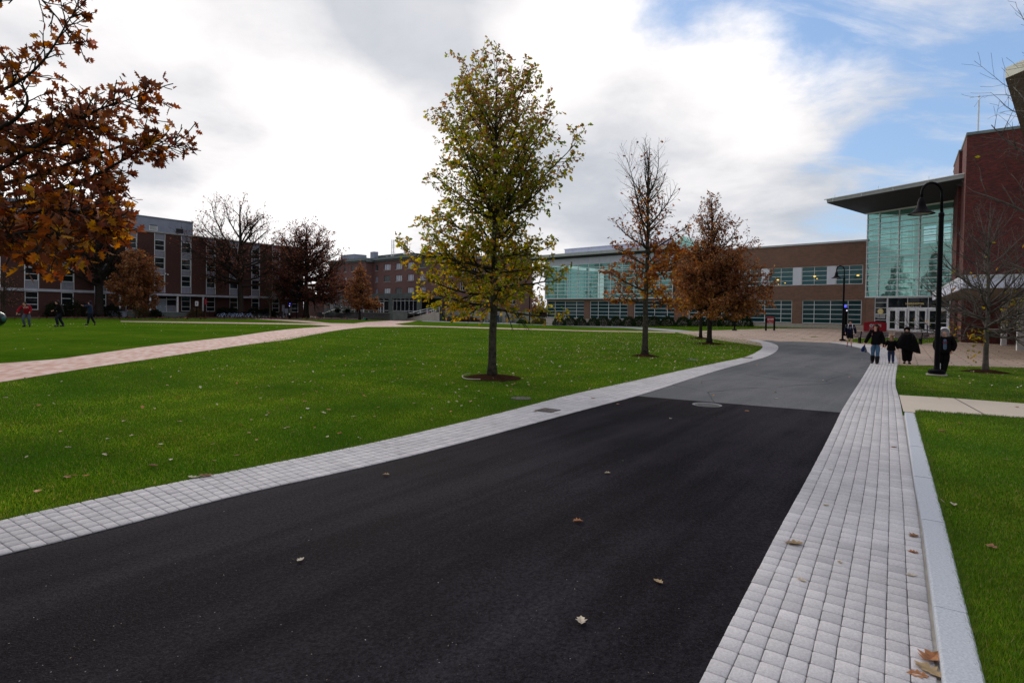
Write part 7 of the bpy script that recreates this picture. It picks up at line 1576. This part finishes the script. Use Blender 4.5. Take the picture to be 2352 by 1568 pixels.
h2_ = 1.78; PL2, P = person('player in black jacket crouching sideways beside the red hooded player', h2_,
    dict(pel=(.06, .0, .46), wai=(.05, .0, .55), che=(.02, .0, .68), nek=(-.02, .0, .79), hed=(-.055, .0, .87), shl=(-.01, -.07, .77), ell=(-.06, -.08, .62), wrl=(-.15, -.08, .58), shr=(.05, .07, .77), elr=(.10, .07, .62), wrr=(.0, .07, .58), hil=(.05, -.045, .45), hir=(.07, .045, .45), knl=(-.07, -.05, .31), anl=(-.02, -.05, .05), tol=(-.10, -.05, .018), knr=(.03, .05, .27), anr=(.14, .05, .05), tor=(.06, .05, .018)),
    (C_BLK, .1, 1.2), (cloth('black_trousers', (.018, .02, .035)), False, 1.05), cloth('sport_shoe', (.06, .05, .10)), H_DK, face=(-1, -.15), bulk=1.05)
put(PL2, 135, 750)
h3 = 1.74; PL3, P = person('walker in navy hooded jacket striding across the left lawn, one arm out', h3,
    dict(hed=(-.02, 0, .925), shl=(-.03, -.06, .80), ell=(-.13, -.07, .77), wrl=(-.23, -.08, .80), shr=(.02, .06, .80), elr=(.04, .07, .64), wrr=(-.06, .05, .56), hil=(-.01, -.045, .50), hir=(.01, .045, .50), knl=(-.05, -.04, .28), anl=(-.08, -.04, .045), tol=(-.15, -.04, .018), knr=(.07, .05, .28), anr=(.17, .05, .06), tor=(.13, .05, .018)),
    (cloth('navy_jacket', (.02, .035, .08)), .3, 1.25), (cloth('black_trousers2', (.014, .016, .03)), False, 1.0), C_BOOT, H_DK, face=(-1, -.1), bulk=1.0)
blob('hood', C_NAVY, PL3, Vector((-.005, 0, .93))*h3, (.062*h3, .060*h3, .070*h3), cut=(Vector((-.035, 0, .92))*h3, (-1, 0, -.3)))
put(PL3, 207, 746.8)
# two passers-by at the main trunk and a figure resting at the conical tree
CY1, P = person('cyclist in dark clothes on the grey walk left of the main trunk', 1.74, dict(pel=(.02, 0, .62), wai=(.0, 0, .69), che=(-.04, 0, .80), nek=(-.07, 0, .90), hed=(-.08, 0, .98), shl=(-.05, -.09, .86), shr=(-.05, .09, .86), ell=(-.10, -.10, .74), wrl=(-.18, -.09, .68), elr=(-.10, .10, .74), wrr=(-.18, .09, .68), hil=(.02, -.04, .60), hir=(.02, .04, .60), knl=(-.12, -.05, .42), anl=(-.05, -.05, .20), tol=(-.11, -.05, .17), knr=(-.08, .05, .46), anr=(-.02, .05, .28), tor=(-.08, .05, .25)), (C_NAVY, .1, 1.15), (C_BLK, False, 1.), C_BOOT, H_DK, face=(-1, -.2))
put(CY1, 1112, 741.3); cb = copy_tree(dk); cb['label'] = 'dark bicycle ridden by the cyclist left of the main trunk'; del cb['group']; q = G(1112, 741.3); place(cb, Vector((q.x, q.y, q.z)), R(180)-math.atan2(q.x, q.y), 1.05)
WA, P = person('walker in blue jacket and jeans just right of the main trunk', 1.74, dict(knr=(.08, -.02, .28), anr=(.13, .0, .045), tor=(.15, -.05, .018)), (cloth('blue_jacket', (.03, .08, .16)), .2, 1.15), (C_DENIM, False, 1.), C_RUNN, H_BR, face=(.8, -.4))
put(WA, 1143, 742.5)
RE, P = person('figure in a teal top lying on grass at the conical tree', 1.7, dict(pel=(.05, 0, .08), wai=(.0, 0, .12), che=(-.08, 0, .18), nek=(-.14, 0, .24), hed=(-.17, 0, .30), shl=(-.09, -.09, .20), shr=(-.09, .09, .20), ell=(-.16, -.10, .10), wrl=(-.10, -.14, .03), elr=(-.16, .10, .10), wrr=(-.10, .14, .03), hil=(.06, -.05, .07), hir=(.06, .05, .07), knl=(.20, -.05, .18), anl=(.28, -.05, .03), tol=(.33, -.05, .03), knr=(.26, .06, .05), anr=(.40, .06, .03), tor=(.44, .06, .04)), (cloth('teal_top', (.03, .28, .20)), .1, 1.2), (C_BLK, False, 1.), C_RUNN, H_BR, face=(0, -1))
put(RE, 838, 735)
# ================================================================ fallen leaves and grass blades
FALL = leaf_mat('fallen_leaf', .15, .7)
FCOL = [(.42, .30, .17), (.55, .46, .33), (.30, .16, .08), (.48, .22, .10), (.60, .52, .42), (.36, .24, .13)]
def leaf_thing(px, py, s, col, lab, grp, rot=None, dz=.02, cup=.5):
    q = G(px, py); q.z += dz; a = rot if rot is not None else random.uniform(0, 6.28); n = 9
    base = [(-.35, 0), (-.05, 0), (.06, .10), (.14, .26), (.26, .16), (.40, .40), (.52, .20), (.70, .30), (.80, .12), (1, 0)]
    V = []; c1 = random.uniform(.3, .9)*cup; c2 = random.uniform(.1, .7)*cup; tw = random.uniform(-.3, .3)
    def T_(x, y):
        z = abs(y)*c1*1.3+c2*(x-.5)**2*1.6+tw*x*y*.6+.02; X = (x-.5)*math.cos(a)-y*math.sin(a); Y = (x-.5)*math.sin(a)+y*math.cos(a); return (q.x+X*s, q.y+Y*s, q.z+z*s)
    up_ = [T_(x, y) for x, y in base]; dn = [T_(x, -y*random.uniform(.8, 1.1)) for x, y in base[1:-1]]; mid = [T_(x, 0) for x, y in base[1:-1]]
    V = [up_[0], up_[-1]]+mid+up_[1:-1]+dn; k = len(mid); Fc = []
    for i in range(k-1): Fc.append((2+i, 2+i+1, 2+k+i+1, 2+k+i)); Fc.append((2+i+1, 2+i, 2+2*k+i, 2+2*k+i+1))
    Fc += [(1, 2+k+k-1, 2+k-1), (1, 2+k-1, 2+3*k-1)]
    me = bpy.data.meshes.new('fallen_leaf'); me.from_pydata(V, [], Fc); at_ = me.color_attributes.new('Col', 'FLOAT_COLOR', 'POINT')
    for i in range(len(V)): f = .75 if 2 <= i < 2+k else random.uniform(.9, 1.15); at_.data[i].color = (col[0]*f, col[1]*f, col[2]*f, 1)
    b = MB(); b.tube([T_(-.35, 0), T_(-.15, .01), T_(0, 0)], .012*s, 3)
    me.materials.append(FALL); o = bpy.data.objects.new('fallen_leaf', me); COL.objects.link(o); tag(o, lab, 'fallen leaf', grp); OFF[o.name] = Vector((0, 0, 0))
    o.modifiers.new('t', 'SOLIDIFY').thickness = .0012
    return o
NEARL = [ # px, py, size, colour, rotation, label
    (886, 1094, .085, 0, 2.9, 'tan curled leaf on the fresh asphalt near the left paver band'), (1396, 1090, .075, 1, .2, 'pale small leaf lying in the middle of the fresh asphalt'), (1328, 1202, .095, 3, .1, 'flat rust coloured leaf in mid road on the fresh asphalt'),
    (691, 1291, .070, 4, 1.2, 'pale cupped leaf alone on the left half of the fresh asphalt'), (1511, 1341, .080, 0, 2.2, 'crumpled golden leaf on the asphalt near the right paver band'), (1335, 1433, .095, 4, 1.5, 'upright cream leaf with toothed edge closest to the bottom centre'),
    (1822, 1255, .150, 0, 3.0, 'long narrow tan leaf on the right paver band'), (1898, 1165, .070, 1, .4, 'small pale leaf on the pavers beyond the long narrow leaf'), (1840, 1338, .075, 4, 2.0, 'pinkish crumpled leaf on the pavers below the long narrow leaf'),
    (1929, 1297, .050, 1, .9, 'tiny cream leaf in the middle of the right paver band'), (1908, 1082, .060, 4, .1, 'thin pale leaf far up the right paver band'), (2100, 1237, .100, 2, .3, 'dark folded leaf against the gutter'),
    (2096, 1274, .075, 3, 2.5, 'small rust leaf next to the gutter below the dark folded leaf'), (2094, 1328, .080, 4, .0, 'pale broad leaf beside the gutter'), (2138, 1522, .160, 3, .5, 'large copper leaf at the bottom of the gutter, upper of the pile'),
    (2128, 1546, .150, 0, 1.8, 'large tan leaf at the bottom of the gutter, lower of the pile'), (2106, 1558, .100, 3, 2.8, 'copper leaf at the very bottom of the right paver band'), (2054, 1030, .09, 2, .2, 'small dark leaf on the pavers near the top of the kerb'), (2190, 1175, .09, 4, 1., 'thin pale leaf lying on the right lawn'),
    (1716, 946, .10, 3, .1, 'rust leaf just below the asphalt seam'), (1541, 964, .07, 4, .4, 'tiny pale leaf near the manhole cover'), (1780, 903, .11, 0, .2, 'tan leaf on the worn asphalt above the seam'), (1783, 917, .09, 4, .0, 'pale leaf on the worn asphalt right above the seam'), (1611, 880, .10, 0, .5, 'leaf at the left side of the worn asphalt'),
    (1363, 917, .12, 0, .2, 'curled leaf on the paver band right of the drain grate'), (1280, 952, .10, 4, .4, 'pale leaf on the paver band beside the drain grate'), (1230, 948, .09, 1, .3, 'leaf at the grass edge left of the drain grate'), (1420, 930, .08, 3, .3, 'tiny rust leaf on the asphalt by the band'),
    (2335, 937, .10, 2, 1.5, 'dark red leaf standing on the beige walk'), (2157, 916, .11, 3, 1., 'small orange leaf on the beige walk near its end'), (2208, 982, .10, 2, .1, 'brown leaf on the right lawn below the beige walk'), (2165, 1000, .16, 2, .2, 'large brown leaf on the right lawn near the kerb'),
    (448, 1101, .14, 4, .1, 'grey papery leaf at the edge of the left lawn and pavers'), (474, 1098, .15, 2, .2, 'brown papery leaf overlapping the left paver band')]
random.seed(77)
for px, py, s, c, r, lab in NEARL:
    on = px > 2085 and py > 950 and ((px-2078)/(py-945+.01) > .30) ; leaf_thing(px, py, s, FCOL[c], lab, None, r, dz=.022 if not (2150 < px < 2230 and py > 960) else .075)
LAWNL = [(141, 995), (350, 1073), (577, 968), (612, 957), (618, 952), (811, 960), (572, 998), (511, 850), (441, 881), (370, 1025), (489, 1025), (355, 1076), (197, 1099), (226, 871), (544, 1051), (493, 1063), (392, 1061), (13, 917), (144, 826), (284, 971), (347, 915), (589, 1015), (661, 985), (87, 1134), (157, 1033), (248, 1012), (660, 940), (755, 945), (700, 925), (600, 905), (830, 905), (900, 880), (950, 930), (700, 880), (780, 1000), (860, 960), (1010, 915), (1060, 935), (970, 850), (1180, 885)]
for i, (px, py) in enumerate(LAWNL):
    leaf_thing(px, py, random.uniform(.06, .105), FCOL[random.choice([1, 4, 0, 2, 3, 2])], 'curled pale or brown fallen leaf lying in the grass of the left and centre lawn', 'fallen leaves in the lawn grass', dz=.03)
# countless further leaves strewn over the lawns, plaza and beds
def litter():
    P = []; C = []
    def add(n, f):
        for _ in range(n):
            p = f()
            if p: P.append(p)
    CL = [(x.x, x.y) for x in lbg]; 
    lawn_px = [(0, 1185), (225, 1140), (516, 1085), (778, 1032), (1000, 982), (1215, 930), (1500, 864), (1653, 832), (1740, 802), (1715, 785), (1612, 768), (1283, 760), (972, 752), (793, 757), (542, 797), (185, 850), (0, 880)]
    A = np.array([tuple(G(*p))[:2] for p in lawn_px])
    def rp(poly, w=None):
        lo, hi = poly.min(0), poly.max(0)
        for _ in range(60):
            x, y = random.uniform(lo[0], hi[0]), random.uniform(lo[1], hi[1])
            if inpoly(np.array([x]), np.array([y]), [tuple(q) for q in poly])[0] and (w is None or random.random() < w(x, y)): return (x, y, H(x, y)+.03)
    near = lambda x, y: .10+sum(math.exp(-((x-b.x)**2+(y-b.y)**2)/(2*s*s))*a for b, s, a in ((b2, 5., .9), (b3, 6., 1.), (b4, 7., .8), (b1, 4., .3)))
    add(3800, lambda: rp(A, near)); 
    Bp = np.array([tuple(G(*p))[:2] for p in [(0, 830), (331, 794), (542, 770), (750, 750), (455, 743), (270, 740), (0, 745)]]); add(260, lambda: rp(Bp))
    st_ = np.array([tuple(G(*p))[:2] for p in [(1650, 760.5), (1757, 760.8), (1850, 759), (1931, 756.6), (1931, 751), (1757, 752), (1500, 750.5), (1400, 748), (1480, 751)]]); add(420, lambda: rp(st_))
    bg = np.array([tuple(G(*p))[:2] for p in bench_grass]); add(420, lambda: rp(bg))
    hw = np.array([tuple(G(*p))[:2] for p in [(2180, 790), (2206, 787), (2352, 790), (2352, 800), (2200, 797)]]); add(260, lambda: rp(hw))
    pz = np.array([tuple(G(*p))[:2] for p in [(1600, 765), (1760, 762), (1990, 760), (2100, 800), (2352, 800), (2352, 842), (2070, 836), (2030, 797), (1905, 786), (1741, 781)]]); add(260, lambda: rp(pz))
    rd = np.array([tuple(G(*p))[:2] for p in [(1480, 906), (1653, 851), (1789, 798), (1905, 788), (2000, 815), (1931, 942)]]); add(16, lambda: rp(rd))
    gp = np.array([tuple(G(*p))[:2] for p in [(2060, 840), (2352, 846), (2352, 926), (2066, 908)]]); add(60, lambda: rp(gp))
    rl_ = np.array(edge+rl[::-1][:-1]); add(50, lambda: (lambda q: q and (q[0], q[1], q[2]+.05))(rp(rl_)))
    Pn = np.array(P); n = len(Pn); a = rng.uniform(0, 6.28, n); D = np.stack([np.cos(a), np.sin(a), rng.uniform(-.15, .4, n)], 1); N = rdir(n)*.45+np.array([0, 0, 1.]); dist = np.hypot(Pn[:, 0], Pn[:, 1])
    S = rng.uniform(.045, .10, n); Cc = pal(FCOL, n, .25, [.2, .24, .16, .12, .18, .10])
    leaves('leaf_litter', Pn, D, N, S, Cc, OAKS, FALL, None, fold=.6, curl=.5, kind='stuff')
    # red brown leaf carpet in the planting beds before the left building
    lb = np.array([tuple(G(*p))[:2] for p in [(-60, 733), (300, 735.), (800, 735.5), (800, 727), (300, 723), (-60, 722)]]); P.clear(); add(2600, lambda: rp(lb)); Pn = np.array(P); n = len(Pn)
    leaves('leaf_litter', Pn, rdir(n)*np.array([1, 1, .3]), rdir(n)*.4+np.array([0, 0, 1.]), rng.uniform(.25, .5, n), pal([(.13, .045, .03), (.09, .03, .02), (.18, .08, .05)], n, .3), DIAM, FALL, None, kind='stuff')
litter()
M_BED = mat('leafy_soil', (.085, .035, .026), (.045, .022, .016), rough=1., scale=1.5, bump=.8, bscale=9)
sheet('planting_bed', [(-80, 729.5), (230, 731.2), (420, 731.5), (560, 731.), (620, 731.8), (740, 733.3), (820, 735.0), (850, 734.8), (850, 727), (700, 722.5), (560, 721.), (360, 717.8), (200, 717), (-80, 716)], .006, M_BED)
# grass blades close to the viewer, thinning with distance
lwn = wp(lbg)+[tuple(G(*p))[:2] for p in [(1715, 780), (1612, 767), (1283, 759), (972, 751), (793, 757), (542, 796), (185, 849), (0, 880)]]+[(-13, 11)]
far = lambda x, y: np.clip((5.2/np.maximum(np.hypot(x, y), 1.))**2.2, 0, 1)
blades('grass', lwn, 380000, .022, .046, 0., wid=.0045, dens=far)
ed = np.array([(p.x, p.y) for p in lbg]); 
def edge_tufts():
    pts = resample(lbg, 700); P = []
    for i, p in enumerate(pts[:-1]):
        d = (pts[i+1]-p).normalized(); nrm = Vector((-d.y, d.x, 0))
        if p.length > 32: break
        for _ in range(int(60/(1+p.length*.1))): q = p.lerp(pts[i+1], random.random())+nrm*random.gauss(.015, .035); P.append((q.x, q.y))
    return P
def tufts(name, P, hmin, hmax, dz):
    P = np.array(P); n = len(P); z = Hn(P[:, 0], P[:, 1])+dz; a = rng.uniform(0, 6.28, n); h = rng.uniform(hmin, hmax, n); l = h*rng.uniform(.2, .9, n); b = rng.uniform(0, 6.28, n); w = .004*(.6+np.hypot(P[:, 0], P[:, 1])/7)
    s = np.stack([np.cos(b), np.sin(b), 0*b], 1); Q = np.stack([P[:, 0], P[:, 1], z], 1); tip = Q+np.stack([np.cos(a)*l, np.sin(a)*l, h], 1)
    V = np.stack([Q-s*w[:, None]/2, Q+s*w[:, None]/2, tip], 1).reshape(-1, 3); C = pal([(.07, .14, .012), (.10, .18, .016), (.13, .17, .02)], n, .3)
    return np_mesh(name, V, np.full(n, 3), np.arange(3*n), GRASS, col=np.repeat(C, 3, 0), kind='stuff')
tufts('grass', edge_tufts(), .03, .065, 0.)
blades('grass', RLAWN, 330000, .022, .046, .052, wid=.0040,  dens=lambda x, y: np.clip((3.2/np.maximum(np.hypot(x, y), 1.))**2.0, 0, 1))
E2 = []
krs = resample(kr, 300)
for i in range(299):
    for _ in range(26): q = krs[i].lerp(krs[i+1], random.random())+Vector((random.gauss(.012, .012), 0, 0)); E2.append((q.x, q.y))
d_ = (rl_top[-1]-rl_top[0])
for i in range(1500): q = rl_top[0]+d_*random.random()*1.6+Vector((0, random.gauss(-.02, .02), 0)); E2.append((q.x, q.y))
tufts('grass', E2, .03, .062, .05)
gpp = [tuple(G(*p))[:2] for p in [(2060, 840), (2177, 840), (2352, 845), (2352, 927), (2192, 915), (2066, 908), (2057, 880)]]
blades('grass', gpp, 70000, .022, .046, 0., wid=.0045)

def grit():
    "pale chips and twigs scattered on the road"
    P = []
    while len(P) < 240:
        px, py = random.uniform(0, 1950), random.uniform(960, 1568)
        q = G(px, py+random.uniform(0, 10)); 
        if inpoly(np.array([q.x]), np.array([q.y]), wp(lbr[:iL+1])+wp(rbr[:iR+1][::-1]))[0]: P.append((q.x, q.y, q.z+.0125))
    P = np.array(P); n = len(P); a = rng.uniform(0, 6.28, n); D = np.stack([np.cos(a), np.sin(a), 0*a], 1)
    leaves('grit', P, D, rdir(n)*.3+np.array([0, 0, 1.]), rng.uniform(.003, .011, n), pal([(.40, .38, .38), (.22, .20, .18), (.30, .24, .14), (.55, .54, .52)], n, .3), DIAM, FALL, None, kind='stuff')
grit()
